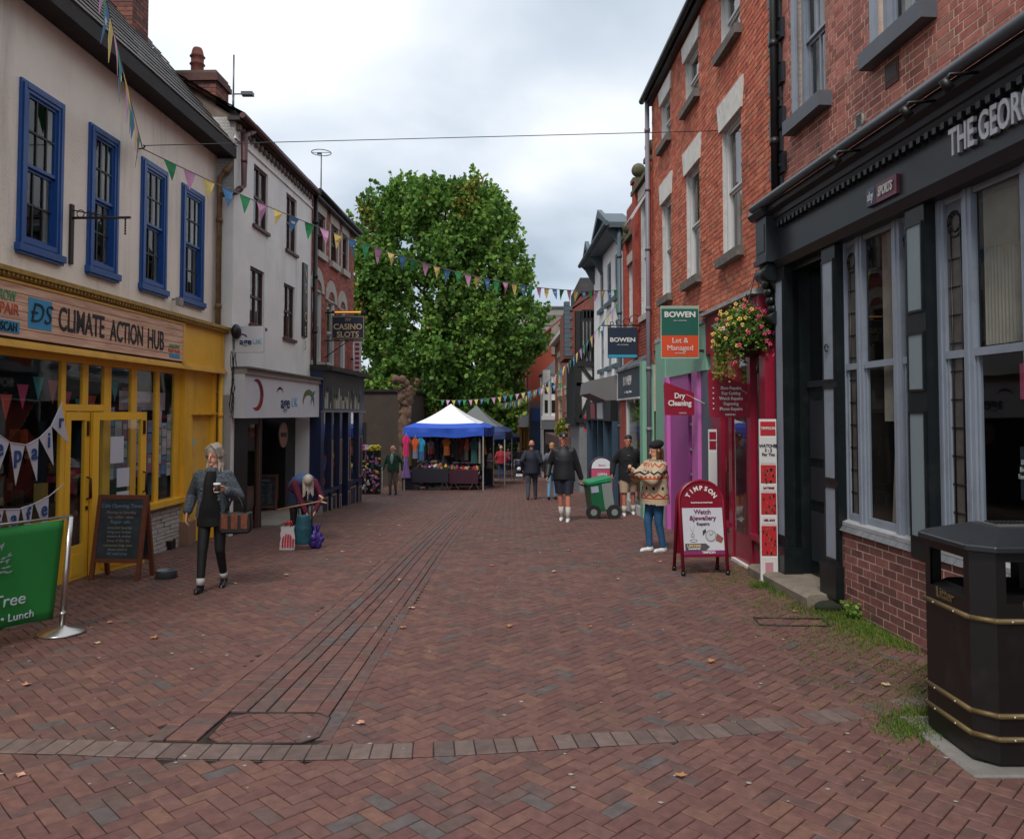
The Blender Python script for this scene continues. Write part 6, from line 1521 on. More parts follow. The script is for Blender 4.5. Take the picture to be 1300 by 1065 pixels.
for (x0, x1, y, z) in ((-3.55, -2.32, 29.05, .79), (-2.2, -1.22, 29.0, .75)):
    for n_ in range(26):
        x = r.uniform(x0, x1); yy = y + r.uniform(-.3, .28); s = r.uniform(.03, .07); mb = MB(); typ = r.randrange(3); ci = r.randrange(10)
        if typ == 0: mb.lathe([(.001, 0), (s, 0), (s*1.2, s), (s*.7, s*2.2), (s*.9, s*2.5), (.001, s*2.5)], n=8)
        elif typ == 1: mb.box(-s, s, -s*.7, s*.7, 0, s*1.6); mb.box(-s*.8, s*.8, -s*.75, s*.75, s*1.6, s*1.8)
        else: mb.ell((0, 0, s), (s, s, s), 8, 6); mb.cyl((0, 0, s*1.8), (0, 0, s*2.5), s*.25, n=6)
        o = mb.build('trinket', gcol[ci], None, (x, yy, gz(y) + z), (0, 0, r.random()*3)); tag(o, 'small %s %s on the %s cloth table under the blue canopy' % (['white', 'rust', 'mustard', 'olive', 'pink', 'violet', 'brown', 'pale lilac', 'red', 'teal'][ci], ['vase', 'box', 'ball ornament'][typ], 'dark' if x1 < -2.3 else 'wine red'), 'ornament', 'ornaments on the stall tables')
def garment(label, x, y, ztop, h, w, m, kind='top', rz=0, m2=None):
    t = thing({'top': 'shirt', 'dress': 'dress', 'trousers': 'scarf', 'bag': 'cloth_bag'}[kind], label, {'top': 'shirt', 'dress': 'dress', 'trousers': 'scarf', 'bag': 'bag'}[kind], (x, y, ztop), rz)
    mb = MB(); n = 10; rr_ = random.Random(int(x*1000))
    outl = {'top': [(0, .25), (.08, .75), (.28, 1.0), (.34, .62), (.6, .6), (1, .66)], 'dress': [(0, .2), (.06, .5), (.3, .42), (1, 1.0)], 'trousers': [(0, .5), (.3, .55), (1, .7)], 'bag': [(0, .7), (1, 1)]}[kind]
    def wd(f):
        for (a, b), (c, d) in zip(outl[:-1], outl[1:]):
            if a <= f <= c: return (b + (d - b)*(f - a)/(c - a))*w/2
        return outl[-1][1]*w/2
    K_ = 10; vs = []
    for side in (-1, 1):
        for j in range(K_ + 1):
            f = j/K_
            for i in range(n + 1): u = i/n*2 - 1; vs.append((u*wd(f), side*(.03 + .03*(1 - u*u)) + .015*sin(u*7 + f*3), -f*h))
    fs = []; N1 = (K_ + 1)*(n + 1)
    for s in range(2):
        for j in range(K_):
            for i in range(n): a = s*N1 + j*(n + 1) + i; fs.append((a, a + 1, a + n + 2, a + n + 1))
    for j in range(K_):
        for i in (0, n): a = j*(n + 1) + i; fs.append((a, a + n + 1, N1 + a + n + 1, N1 + a))
    b0 = len(mb.v); mb.add(vs, fs, 0, True)
    if m2:
        for k_ in range(len(fs)):
            if (k_ // n) % K_ > 5: mb.m[-len(fs) + k_] = 1
    mb.build('cloth', [m, m2 or m], t); h2 = MB(); h2.tube([(-w*.2, 0, -.02), (0, 0, .05), (w*.2, 0, -.02)], .006, 5); h2.cyl((0, 0, .05), (0, 0, .12), .005, n=5); h2.build('hanger', M_pole, t)
def GX(px, Y): return at(px, 580, Y).x
cl = lambda n, h: mat('cloth_' + n, h, .85, var=.15, vs=8)
z28 = lambda py, Y=28.7: at(0, py, Y).z
gs = [('hot pink long garment hanging at the left corner of the blue stall', 515.5, 28.55, 553, 26, 11, cl('pink', '#d42a6c'), 'top', None), ('lilac pleated skirt hanging below the hot pink garment', 515.5, 28.5, 580, 26, 12, cl('lilac', '#7a5a96'), 'dress', None),
      ('orange and grey patterned top hanging second from the left corner', 527, 28.6, 556, 26, 10, cl('orange', '#c9562c'), 'top', cl('greyp', '#7b7d8c')), ('bright blue T-shirt hanging near the left of the stall', 534, 28.75, 556, 28, 13, cl('tblue', '#2a8fb8'), 'top', cl('tblue2', '#3a6290')),
      ('olive green scarf hanging behind the orange top', 521, 28.8, 558, 33, 5, cl('olive', '#7a7347'), 'trousers', None), ('flowery white blouse hanging in the shade under the canopy', 547, 29.6, 560, 16, 12, cl('flow', '#8a7f86'), 'top', cl('flow2', '#a8524a')),
      ('rust orange fringed top hanging in the middle of the stall', 567, 29.0, 556, 22, 12, cl('rust', '#a85a22'), 'top', cl('rust2', '#7a3c16')), ('black handbag hanging under the rust orange top', 565, 29.2, 578, 14, 10, M_dcloth, 'bag', None),
      ('dark grey hooded top hanging right of centre', 580, 29.6, 560, 24, 8, cl('charc', '#3a3a44'), 'top', None), ('teal sweatshirt hanging at the right of the stall', 602, 29.0, 558, 30, 13, cl('teal', '#1f4a4c'), 'top', None), ('brown and white scarf hanging near the right front pole', 609, 28.7, 558, 30, 4, cl('bscarf', '#8f8378'), 'trousers', None), ('brick red cap and scarf hanging beside the teal sweatshirt', 593, 29.2, 557, 14, 6, cl('capred', '#b8523a'), 'bag', None),
      ('grey patterned dress hanging behind the wine red table', 588, 29.9, 562, 34, 8, cl('gdress', '#6d6670'), 'dress', None)]
for (lb, px, Y, py, hh, ww_, m, kd, m2) in gs: garment(lb, GX(px, Y), Y, z28(py, Y), hh*Y/1000, ww_*Y/1000, m, kd, 0, m2)
r = random.Random(77); nm = 0
gc2 = [('plum', '#5a2f4a'), ('moss', '#4a5038'), ('sand', '#9c8a70'), ('navy', '#262c48'), ('brick', '#8a3f30'), ('grey', '#77757a'), ('ochre', '#a87a34'), ('ivory', '#a8a296')]
for row, (Y_, z0_, z1_, n_) in enumerate(((30.3, 1.55, 1.80, 11), (29.7, 1.50, 1.78, 9))):
    for k_ in range(n_):
        nn2, hx_ = gc2[(k_*3 + row*5) % 8]; x_ = -3.35 + 2.25*k_/(n_ - 1) + r.gauss(0, .03)
        kd = ['top', 'dress', 'trousers', 'top'][r.randrange(4)]; garment('%s coloured %s number hanging in the %s row inside the stall' % (nn2, {'top': 'shirt', 'dress': 'dress', 'trousers': 'scarf'}[kd], ['back', 'middle'][row]) if False else '%s %s in the %s row of clothes, %s of the stall' % (nn2, {'top': 'shirt', 'dress': 'dress', 'trousers': 'scarf'}[kd], ['back', 'middle'][row], ['far left', 'left', 'middle left', 'middle', 'middle right', 'right', 'far right'][int(k_/n_*7)]), x_, Y_, gz(Y_) + r.uniform(z0_, z1_) + .15, r.uniform(.45, .85), r.uniform(.16, .30), cl(nn2 + 'x', hx_), kd, 0, None)
# heaps of folded goods on and behind the tables
t = thing('goods_pile', 'cluttered heap of folded cloth and trinkets behind the stall tables', 'goods pile', (-2.3, 29.6, gz(29.6))); mb = MB()
for k_ in range(260):
    x_ = r.uniform(-1.2, 1.2); z_k = r.uniform(.1, 1.05); s_ = r.uniform(.04, .13)
    if k_ % 2: mb.box(x_ - s_, x_ + s_, r.uniform(-.3, 0), r.uniform(0.02, .3), z_k, z_k + s_*.6, r.randrange(10))
    else: mb.ell((x_, r.uniform(-.35, .2), z_k), (s_, s_*.7, s_*.6), 7, 5, r.randrange(10))
tag(mb.build('goods', [mat('pile_%d' % i, h, .8) for i, h in enumerate(['#3a3540', '#5b3a34', '#6d6a60', '#8a7a6a', '#33404a', '#7a4a5a', '#2a2a30', '#8f8a84', '#4d4a3a', '#6a2a34'])], t), kind='stuff')
# dark back cloth of the stall
t = thing('back_cloth', 'dark cloth wall at the back of the blue stall', 'cloth wall', (-2.18, 31.45, gz(31.5)), radians(-6)); mb = MB()
for k in range(28): u0, u1 = -1.43 + k*2.86/28, -1.43 + (k + 1)*2.86/28; mb.quad((u0, .03*(k % 2), .05), (u1, .03*((k + 1) % 2), .05), (u1, .03*((k + 1) % 2), 2.1), (u0, .03*(k % 2), 2.1))
mb.build('cloth', M_dcloth, t)
# boxes under and beside the tables
for (lb, x, y, w, d, h, m) in (('dark storage crate on the ground at the left of the stall', -3.7, 29.0, .6, .4, .45, M_dcloth), ('pale flat box on the ground under the trinket table', -2.75, 29.5, .7, .3, .12, gcol[0])):
    t = thing('storage_crate', lb, 'crate', (x, y, gz(y))); mb = MB(); mb.box(-w/2, w/2, -d/2, d/2, 0, h*.9); mb.build('body', m, t); MB().box(-w/2 - .02, w/2 + .02, -d/2 - .02, d/2 + .02, h*.9, h).build('rim', m, t)
# ---------------------------------------------------------------- rack stand with artificial flowers and hats
FY = 26.3; q = at(465, 600, FY); t = thing('flower_stand', 'black rack stand hung with small bright goods and topped with pink white and yellow flowers', 'display stand', (q.x, FY, gz(FY)))
xa, xb = at(449, 600, FY).x - q.x, at(482, 600, FY).x - q.x; hh = at(0, 569, FY).z - gz(FY)
for u in (xa + .25, (xa + xb)/2 + .1, xb - .08): MB().box(u - .1, u + .1, -.12, .12, 0, hh - .08).build('panel', M_blk, t)
mb = MB(); mb.box(xa + .1, xb, -.15, .15, 0, .05); mb.build('base', M_blk, t)
r = random.Random(4); fc = [mat('flower_%d' % i, h, .6) for i, h in enumerate(['#c85a96', '#d5d0c8', '#d8c62c', '#b8323c', '#7a5a96', '#3f7fa0', '#4d7a4a', '#d8a0b8'])]
mb = MB()
for k in range(90):
    u = r.uniform(xa + .1, xb); f = (u - xa)/(xb - xa); mi = 0 if f < .45 else (1 if f < .65 else 2); mb.ell((u, r.uniform(-.14, .14), hh + r.uniform(-.06, .08)), r.uniform(.03, .055), 7, 5, mi)
o = mb.build('flower_heads', fc, t); tag(o, kind='stuff'); mb = MB()
for k in range(150): u = r.uniform(xa - .15, xb); mb.ell((u, -.14 + r.random()*.05, r.uniform(.12, hh - .25)), (r.uniform(.03, .06), .03, r.uniform(.03, .07)), 7, 5, r.randrange(8))
o = mb.build('hanging_goods', fc, t); tag(o, kind='stuff')
# flower bucket rack next to the navy shop
FY = 24.2; q = at(448.5, 610, FY); t = thing('bucket_display', 'tiered rack of bouquets and toys against the end of the navy shop front', 'display stand', (q.x, FY, gz(FY))); mb = MB()
for k in range(4): mb.box(-.16, .16, -.1 + .1*k, .0 + .1*k, 0, .25 + .25*k)
mb.build('tiers', M_blk, t); mb = MB()
for k in range(90): j = r.randrange(4); mb.ell((r.uniform(-.18, .18), -.06 + .1*j + r.uniform(-.06, .06), .3 + .25*j + r.uniform(-.03, .14)), (.05, .04, .05), 7, 5, r.randrange(8))
o = mb.build('bouquets', fc, t); tag(o, kind='stuff')
# ================================================================== BUNTING AND WIRES
FC = [mat('flag_' + n, h, .75, var=.08) for n, h in (('green', '#2f8a58'), ('pink', '#cf98bc'), ('yellow', '#d8c274'), ('blue', '#4a80b0'))]
def bunting(label, A, B_, sag, spacing, fw, fh, seed=0, flags=True, group='bunting strung across the street', start=.3, colors=None, name='bunting', lace=False):
    r = random.Random(seed); A, B_ = Vector(A), Vector(B_); Ln = (B_ - A).length; d = (B_ - A).normalized()
    t = thing(name, label, 'bunting' if flags else 'wire', A, 0)
    P_ = lambda f: A.lerp(B_, f) - Vector((0, 0, 4*sag*f*(1 - f))) - A
    mb = MB(); n = 40; mb.tube([P_(i/n) for i in range(n + 1)], .006 if not flags else .008, 4); mb.build('cord', mat('cord', '#6d6a66', .8) if flags else M_black, t)
    if not flags: return t
    s = start; k = 0; H0 = Vector((d.x, d.y, 0)).normalized()
    meshes = []
    while s + fw < Ln - .1:
        p0 = P_(s/Ln); p1 = P_((s + fw)/Ln); ax = (p1 - p0).normalized(); dn = Vector((0, 0, -1)); nn = ax.cross(dn).normalized(); tw = r.gauss(0, .28); tip = dn*fh*r.uniform(.9, 1.05) + nn*sin(tw)*fh*.35 + ax*r.gauss(0, .03)
        m = (p0 + p1)/2; col = k % 4
        def bend(a, f): return a
        q = [p0, p1, p1.lerp(m + tip, .5) + nn*r.gauss(0, .012), m + tip, p0.lerp(m + tip, .5) + nn*r.gauss(0, .012)]
        th = nn*.002; vs = [x - m + th for x in q] + [x - m - th for x in q]
        mb = MB(); mb.add(vs, [(0, 1, 2, 4), (4, 2, 3), (6, 5, 9, 7), (7, 9, 8), (0, 5, 6, 1), (1, 6, 7, 2), (2, 7, 8, 3), (3, 8, 9, 4), (4, 9, 5, 0)])
        if col == 3:
            for sg in (-1, 1): a, b = p0.lerp(m + tip, .28) - m, p1.lerp(m + tip, .28) - m; c, e_ = p0.lerp(m + tip, .42) - m, p1.lerp(m + tip, .42) - m; mb.add([a.lerp(b, .2) + th*2*sg, a.lerp(b, .8) + th*2*sg, e_.lerp(c, .2) + th*2*sg, e_.lerp(c, .8) + th*2*sg], [(0, 1, 2, 3)], 1)
        mb.build('flag', [FC[col], M_white], t, m)
        s += spacing; k += 1
    return t
hk = Vector((-5.5 + .03*10.8 + .05, 10.8, 5.62))
endW = Vector((3.45 - .028*20.6 - .02, 20.6, 5.2))
bunting('long multicoloured bunting line crossing from the blue windows to the white gabled building', hk, endW, .62, .30, .19, .27, 3)
bunting('bunting line rising steeply out of the picture from the hook between blue windows', hk, (-1.6, .6, 7.9), .25, .25, .22, .42, 5)
bunting('sagging bunting line running from the white gabled building past the timber framed house', endW - Vector((0, .3, .25)), (-1.5, 45, 2.8), 1.15, .42, .26, .34, 7)
bunting('distant bunting line hanging low across the street end', (-3.6, 37, 2.6), (2.5, 34, 3.4), .3, .30, .2, .28, 9)
bunting('thin black wire crossing the sky between the two sides', hk + Vector((0, .05, .06)), (3.47 - .025*11.9, 11.9, 6.27), .0, 1, 1, 1, flags=False, name='overhead_wire')
# hook on the beige wall
t = thing('wall_hook', 'small eye hook on the beige wall where the bunting lines meet', 'hook', hk - Vector((.05, 0, 0))); mb = MB(); mb.tube([(-.02, 0, 0), (.06, 0, 0), (.08, 0, .03), (.06, 0, .05)], .01, 6); mb.build('hook', M_black, t)

# ================================================================== letter bunting on the yellow shop
M_flagw = mat('cotton_white', '#c2bec4', .85, var=.06); M_lb = mat('letter_blue', '#27457e', .7)
def letter_bunting(label, flags, offs, cordpts):
    t = thing('letter_bunting', label, 'bunting', H.world(0, -offs, 0), H.rz)
    def L_(px, py): u, w = H.uw(px, py, offs); return Vector((u, 0, w))
    mb = MB(); mb.tube([L_(*p) for p in cordpts], .007, 5); mb.build('cord', M_flagw, t)
    for (ch, (ax, ay), (bx, by), (tx, ty), sz) in flags:
        a, b, c = L_(ax, ay), L_(bx, by), L_(tx, ty); m = (a + b)/2; y = Vector((0, -.004, 0))
        mb = MB(); q = [a, b, b.lerp(c, .5), c, a.lerp(c, .5)]; vs = [p - m for p in q] + [p - m - y for p in q]
        mb.add(vs, [(0, 4, 2, 1), (4, 3, 2), (5, 6, 7, 9), (9, 7, 8), (0, 1, 6, 5), (1, 2, 7, 6), (2, 3, 8, 7), (3, 4, 9, 8), (4, 0, 5, 9)]); f = mb.build('flag', M_flagw, t, m)
        cc = (a + b + c)/3 - m + Vector((0, 0, .03)); o = text(ch, sz, M_lb, f, cc + Vector((0, -.009, 0)), bold=.004)
letter_bunting('white cotton flags with blue letters spelling repair over the shop window', [
    ('e', (-12, 548), (12, 561), (-5, 610), .24), ('p', (13, 562), (32, 564), (20, 616), .25), ('a', (33, 565), (49, 557), (47, 611), .24), ('i', (50, 556), (66, 541), (68, 591), .24), ('r', (65, 540), (78, 512), (87, 563), .22)], .16,
    [(-25, 542), (0, 553), (13, 562), (33, 565), (50, 556), (65, 541), (79, 511)])
letter_bunting('white cotton flags with blue letters spelling cafe just above the green banner', [
    ('c', (-14, 648), (5, 646), (-4, 690), .22), ('a', (7, 646), (26, 646), (17, 695), .22), ('f', (27, 644), (42, 640), (36, 690), .22), ('e', (44, 639), (62, 629), (60, 682), .22)], .16,
    [(-25, 650), (0, 647), (26, 646), (44, 639), (62, 630), (80, 615)])

# ================================================================== STREET OBJECTS
# ---- green cafe barrier
M_chr = mat('chrome', '#b8b4b0', .25, metal=.9); M_gb = mat('banner_green', '#19742f', .6, var=.08, vs=2)
pb = ground_at(78, 804); base_p = Vector((pb.x, pb.y, pb.z))
dirv = Vector((-.26, -.45, 0)).normalized()
rz = atan2(-dirv.y, -dirv.x)      # local +x points from the far-left end towards the post
t = thing('cafe_barrier', 'bright green cafe banner barrier with a chrome post and round base', 'barrier', base_p, rz)
lean = Vector((.0, 0, 0)); topz = 1.03
def post(x, lx, name='post'):
    mb = MB(); mb.cyl((x, 0, .03), (x + lx, 0, topz), .024, n=14); mb.cyl((x + lx*.12, 0, .16), (x + lx*.14, 0, .19), .03, n=12); o = mb.build(name, M_chr, t)
    b = MB(); b.lathe([(.001, 0), (.19, 0), (.195, .012), (.19, .022), (.05, .06), (.035, .075), (.001, .075)], (x, 0, 0), 28); b.build('base', M_chr, o); return o
post(0, .06); post(-1.75, 0)
zbn = .15; mb = MB(); nn_ = 30
for i in range(nn_):
    for j in range(10):
        def q(i_, j_):
            f = i_/nn_; g_ = j_/10; x = -1.72 + (1.70 - .09*(1 - g_)*1.0)*f + .02*f; return (x, .012*sin(f*17 + g_*2)*(1 - g_*.6) - .008, zbn + (topz - .02 - zbn)*g_ - .012*sin(pi*f)*g_)
        pass
mb.add([q(i, j) for j in range(11) for i in range(nn_ + 1)], [(j*(nn_+1) + i, j*(nn_+1) + i + 1, (j+1)*(nn_+1) + i + 1, (j+1)*(nn_+1) + i) for j in range(10) for i in range(nn_)], 0, True)
bn = mb.build('banner', M_gb, t); s = bn.modifiers.new('s', 'SOLIDIFY'); s.thickness = .004
mb = MB(); mb.cyl((-1.75, 0, topz - .01), (.07, 0, topz + .0), .014, n=8); mb.cyl((-1.75, 0, zbn), (.01, 0, zbn + .01), .007, n=6); mb.build('rail', M_chr, t)
M_bw = mat('banner_white', '#b8bfc4', .6)
tx = .0
lg = MB()                                                    # leafy tree emblem
r = random.Random(2); cx, cz = -.62, .66
lg.prism([(cx - .035, zbn + .28), (cx - .012, .55), (cx + .012, .55), (cx + .03, zbn + .28)], 'y', -.026, -.022)
for k in range(60):
    a = r.uniform(-.15, pi + .15); R = .04 + .2*r.random(); px_, pz = cx + R*.85*cos(a), cz + R*1.05*sin(a) - .02; aa = a + r.gauss(0, .3); l = .028
    dx, dz = cos(aa)*l, sin(aa)*l; lg.add([(px_ - dx, -.026, pz - dz), (px_ + dz*.3, -.026, pz - dx*.3), (px_ + dx, -.026, pz + dz), (px_ - dz*.3, -.026, pz + dx*.3)], [(0, 1, 2, 3), (3, 2, 1, 0)])
lg.build('tree_emblem', M_bw, t)
text('Tree', .14, M_bw, t, (-.47, -.026, zbn + .235), sx=1.0, shear=.15); text('Brunch \u2022 Lunch', .09, M_bw, t, (-.54, -.026, zbn + .09), shear=.1, sx=1.0)

# ---- chalkboard A-boards
M_fr = mat('board_frame', '#6d3b26', .6, var=.3, vs=7); M_ck = mat('chalkboard', '#22282b', .8, var=.35, vs=5, vcol=C('#39444a')); M_ch1 = mat('chalk_blue', '#6f8ea0', .9); M_ch2 = mat('chalk_pink', '#9c7f78', .9); M_ch3 = mat('chalk_yellow', '#9c9a70', .9); M_ch4 = mat('chalk_white', '#8d9294', .9)
def chalk_board(label, p, rz, w, h, lines, lean=.17, two=False):
    t = thing('chalkboard', label, 'A-board', p, rz)
    for s, nm in ((-1, 'front'), (1, 'back')):
        ang = lean*s
        M = Matrix.Translation((0, s*.30*lean/.17*.8 if False else s*h*sin(lean), 0)) @ Matrix.Rotation(ang, 4, 'X')
        for x in (-w/2, w/2 - .05):
            o = MB().box(x, x + .05, -.018, .018, 0, h).build('leg', M_fr, t); o.matrix_local = M
        o = MB().box(-w/2 + .05, w/2 - .05, -.012, .012, h - .05, h).build('rail', M_fr, t); o.matrix_local = M
        o = MB().box(-w/2 + .05, w/2 - .05, -.012, .012, .2, .25).build('rail', M_fr, t); o.matrix_local = M
        o = MB().box(-w/2 + .05, w/2 - .05, -.006, .006, .25, h - .05).build('board', M_ck, t); o.matrix_local = M
        if s < 0:
            z = h - .13
            for (tx_, sz, mm, al) in lines: text(tx_, sz, mm, o, (0, -.009, z), ext=.0005); z -= sz*1.25
    return t
pA = ground_at(150, 735)
chalk_board('large chalkboard sign in a brown frame, written in coloured chalk, outside the yellow shop', (pA.x, pA.y + .1, pA.z), radians(-4), .62, 1.0,
            [('Cafe Opening Times', .062, M_ch1, 0), ('Monday to Saturday', .045, M_ch2, 0), ('tea  coffee  cakes', .045, M_ch2, 0), ('Repair cafe', .055, M_ch1, 0), ('every last Saturday', .04, M_ch3, 0), ('bring your broken', .04, M_ch4, 0), ('toasters & clothes', .04, M_ch4, 0), ('Soup of the day', .045, M_ch2, 0), ('community fridge open', .038, M_ch3, 0), ('please come in', .04, M_ch4, 0), ('All welcome', .05, M_ch1, 0)])
pA = ground_at(337, 656)
chalk_board('smaller chalkboard menu standing in the dark shop entrance behind the bending woman', (pA.x, pA.y, pA.z + .0), radians(8), .52, .93,
            [('MENU', .07, M_ch4, 0), ('Coffee      2.50', .045, M_ch4, 0), ('Tea           2.00', .045, M_ch4, 0), ('Toast        2.20', .045, M_ch2, 0), ('Soup         4.50', .045, M_ch4, 0), ('Panini      5.50', .045, M_ch4, 0), ('Cakes       3.00', .045, M_ch4, 0), ('Scones      2.50', .045, M_ch3, 0), ('Juice         2.00', .045, M_ch4, 0)])
# ---- dog bowl
p = ground_at(211, 733); t = thing('dog_bowl', 'round steel dog bowl on the paving beside the large chalkboard', 'bowl', p); mb = MB(); mb.lathe([(.001, 0), (.125, 0), (.118, .085), (.122, .092), (.105, .092), (.09, .03), (.001, .03)], n=24); mb.build('bowl', mat('bowl_steel', '#6a6f75', .4, metal=.4), t); mb = MB(); mb.lathe([(.1, .06), (.001, .06)], n=20); mb.build('water', mat('water', '#4d565c', .05), t)
# ---- box and crate by the yellow door
p = ground_at(219, 694); t = thing('cardboard_box', 'brown cardboard box beside the yellow side door', 'box', (p.x, p.y + .22, p.z), H.rz - pi/2 + .12); M_card = mat('cardboard', '#8a6a55', .9, var=.15); mb = MB(); mb.box(-.2, .2, -.18, .18, 0, .36); mb.build('body', M_card, t); MB().box(-.025, .025, -.183, -.18, 0, .36).build('tape', mat('tape', '#6b4a2d', .5), t)
p = ground_at(212, 697); t = thing('black_crate', 'open black crate of orange peelings in front of the cardboard box', 'crate', (p.x - .06, p.y, p.z), .1); mb = MB(); mb.box(-.15, .15, -.1, -.09, 0, .13); mb.box(-.15, .15, .09, .1, 0, .13); mb.box(-.15, -.14, -.09, .09, 0, .13); mb.box(.14, .15, -.09, .09, 0, .13); mb.box(-.14, .14, -.09, .09, 0, .02); mb.build('tub', M_blk, t)
mb = MB(); [mb.ell((r.uniform(-.12, .12), r.uniform(-.07, .07), .12), (.03, .03, .02), 6, 4) for k in range(25)]; o = mb.build('contents', mat('orange_bits', '#9c5c22', .8), t); tag(o, kind='stuff')
p = ground_at(197, 699); t = thing('pink_bottle', 'small pale pink bottle beside the black crate', 'bottle', p); mb = MB(); mb.lathe([(.001, 0), (.035, 0), (.035, .13), (.015, .16), (.015, .18), (.001, .18)], n=12); mb.build('bottle', mat('pink_plastic', '#b88aa8', .4), t); mb = MB(); mb.cyl((0, 0, .18), (0, 0, .205), .018, n=10); mb.build('cap', M_white, t)
p = ground_at(107, 712); t = thing('red_tray', 'flat red and black bag lying beside the open yellow doors', 'bag', p, .2); mb = MB(); mb.ell((0, 0, .04), (.17, .1, .045), 12, 6); mb.build('bag', mat('bag_red', '#8a1a2a', .7), t); mb = MB(); mb.ell((-.03, -.02, .015), (.2, .12, .03), 12, 6); mb.build('base', M_blk, t)
# ---- litter bin
M_bin = mat('bin_black', '#110e0d', .38, var=.15, vs=3, bump=.15, bs=200, dirt=.25, dirtcol=(.06, .05, .045, 1), ds=3); M_bg2 = mat('bin_gold', '#62502f', .5, metal=.2, var=.15)
t = thing('litter_bin', 'large black octagonal litter bin with gold bands in front of the pub', 'litter bin', (2.95, 4.72, 0), 0)
hx, hy, c = .37, .33, .095
def octo(sx=0): a, b = hx + sx, hy + sx; k = c + sx*.4; return [(-a, -b + k), (-a + k, -b), (a - k, -b), (a, -b + k), (a, b - k), (a - k, b), (-a + k, b), (-a, b - k)]
def ring(sx, z0, z1, m, name, cap=False):
    mb = MB(); o = octo(sx); n = 8
    vs = [(x, y, z0) for x, y in o] + [(x, y, z1) for x, y in o]; mb.add(vs, [(i, (i + 1) % n, n + (i + 1) % n, n + i) for i in range(n)] + ([tuple(range(n))[::-1], tuple(range(n, 2*n))] if cap else []), 0); return mb.build(name, m, t)
ring(0, .03, .90, M_bin, 'body'); ring(-.05, .0, .04, M_bin, 'foot', True); ring(-.0, 1.13, 1.19, M_bin, 'collar')
o = octo(0); mb = MB()        # corner and slot surround at the openings
for k in range(8):
    a, b = Vector((*o[k], 0)), Vector((*o[(k + 1) % 8], 0)); d = b - a; Ls = d.length
    if Ls < .2: mb.quad(a + Vector((0, 0, .9)), b + Vector((0, 0, .9)), b + Vector((0, 0, 1.13)), a + Vector((0, 0, 1.13)))
    else:
        e_ = .055/Ls; f1, f2 = a + d*e_, a + d*(1 - e_)
        for p0, p1 in ((a, f1), (f2, b)): mb.quad(p0 + Vector((0, 0, .9)), p1 + Vector((0, 0, .9)), p1 + Vector((0, 0, 1.13)), p0 + Vector((0, 0, 1.13)))
        nn_ = Vector((-d.y, d.x, 0)).normalized()
        mb.quad(f1 + Vector((0, 0, .9)), f2 + Vector((0, 0, .9)), f2 + nn_*.08 + Vector((0, 0, .93)), f1 + nn_*.08 + Vector((0, 0, .93)))
mb.build('opening_surround', M_bin, t)
mb = MB(); mb.add([(x, y, .85) for x, y in octo(-.02)], [tuple(range(8))]); mb.build('liner', M_black, t)
for z in (.805, .29, .165): 
    mb = MB(); oo = octo(.004)
    for k in range(8): a, b = Vector((*oo[k], z)), Vector((*oo[(k + 1) % 8], z)); mb.cyl(a, b, .016, n=8); mb.ell(a, .016, 8, 5)
    bd = mb.build('gold_band', M_bg2, t)
    mb = MB(); 
    for x, y in ((-hx - .018, -.1), (-hx - .018, .12), (-.2, -hy - .018), (.2, -hy - .018)): mb.ell((x, y, z), .007, 6, 4)
    mb.build('rivets', M_pole, bd)
lid = MB(); o1 = octo(.035); o2_ = [(x*.45, y*.45) for x, y in octo(0)]
vs = [(x, y, 1.18) for x, y in o1] + [(x, y, 1.215) for x, y in o1] + [(x, y, 1.29) for x, y in o2_]
lid.add(vs, [(i, (i + 1) % 8, 8 + (i + 1) % 8, 8 + i) for i in range(8)] + [(8 + i, 8 + (i + 1) % 8, 16 + (i + 1) % 8, 16 + i) for i in range(8)] + [tuple(range(8))[::-1], tuple(range(16, 24))]); lid.build('lid', mat('bin_lid', '#25272b', .35, var=.2, vs=4), t, bevel=.006)
mb = MB(); mb.box(-.12, .18, -.1, .1, 1.291, 1.30, 0); [mb.box(-.10 + k*.025, -.09 + k*.025, -.06, .06, 1.301, 1.306, 1) for k in range(10)]; mb.build('ash_plate', [mat('steel_plate', '#a5a5a3', .35, metal=.8), M_black], t)
text('Litter', .085, M_bg2, t, (-hx - .002, .02, .87), rot=(pi/2, 0, -pi/2), bold=.002, ext=.002); text('Litter', .10, M_bg2, t, (-.02, -hy - .002, .875), bold=.002, ext=.002)
sl = thing('concrete_slab', 'grey concrete slab under the black litter bin', 'slab', (2.95, 4.72, 0)); MB().box(-.47, .6, -.42, .42, -.05, .012).build('slab', mat('slab', '#77726c', .9, var=.25, vs=5, bump=.4), sl, bevel=.01)
# ---- crimson A-board
def hoop_board(label, p, rz, w, h, mframe, build, lean=.16):
    t = thing('pavement_sign', label, 'A-board', p, rz)
    for s in (-1, 1):
        M = Matrix.Translation((0, s*h*sin(lean), 0)) @ Matrix.Rotation(lean*s, 4, 'X')
        R = w/2; pts = [(-R, 0, 0), (-R, 0, h - R)] + [(-R*cos(pi*k/14), 0, h - R + R*sin(pi*k/14)*.92) for k in range(1, 14)] + [(R, 0, h - R), (R, 0, 0)]
        mb = MB(); mb.tube(pts, .022, 8); o = mb.build('hoop_frame', mframe, t); o.matrix_local = M
        pol = [(-R, .22), (R, .22), (R, h - R)] + [(R*cos(pi*k/14), h - R + R*sin(pi*k/14)*.92) for k in range(1, 14)] + [(-R, h - R)]
        mb = MB(); mb.prism(pol, 'y', -.008, .008); o = mb.build('panel', mframe, t); o.matrix_local = M
        mb = MB(); 
        for x in (-R, R): mb.cyl((x, 0, 0), (x, 0, .05), .028, n=8)
        f = mb.build('rubber_feet', M_black, t); f.matrix_local = M
        if s < 0: build(o, w, h)
    return t
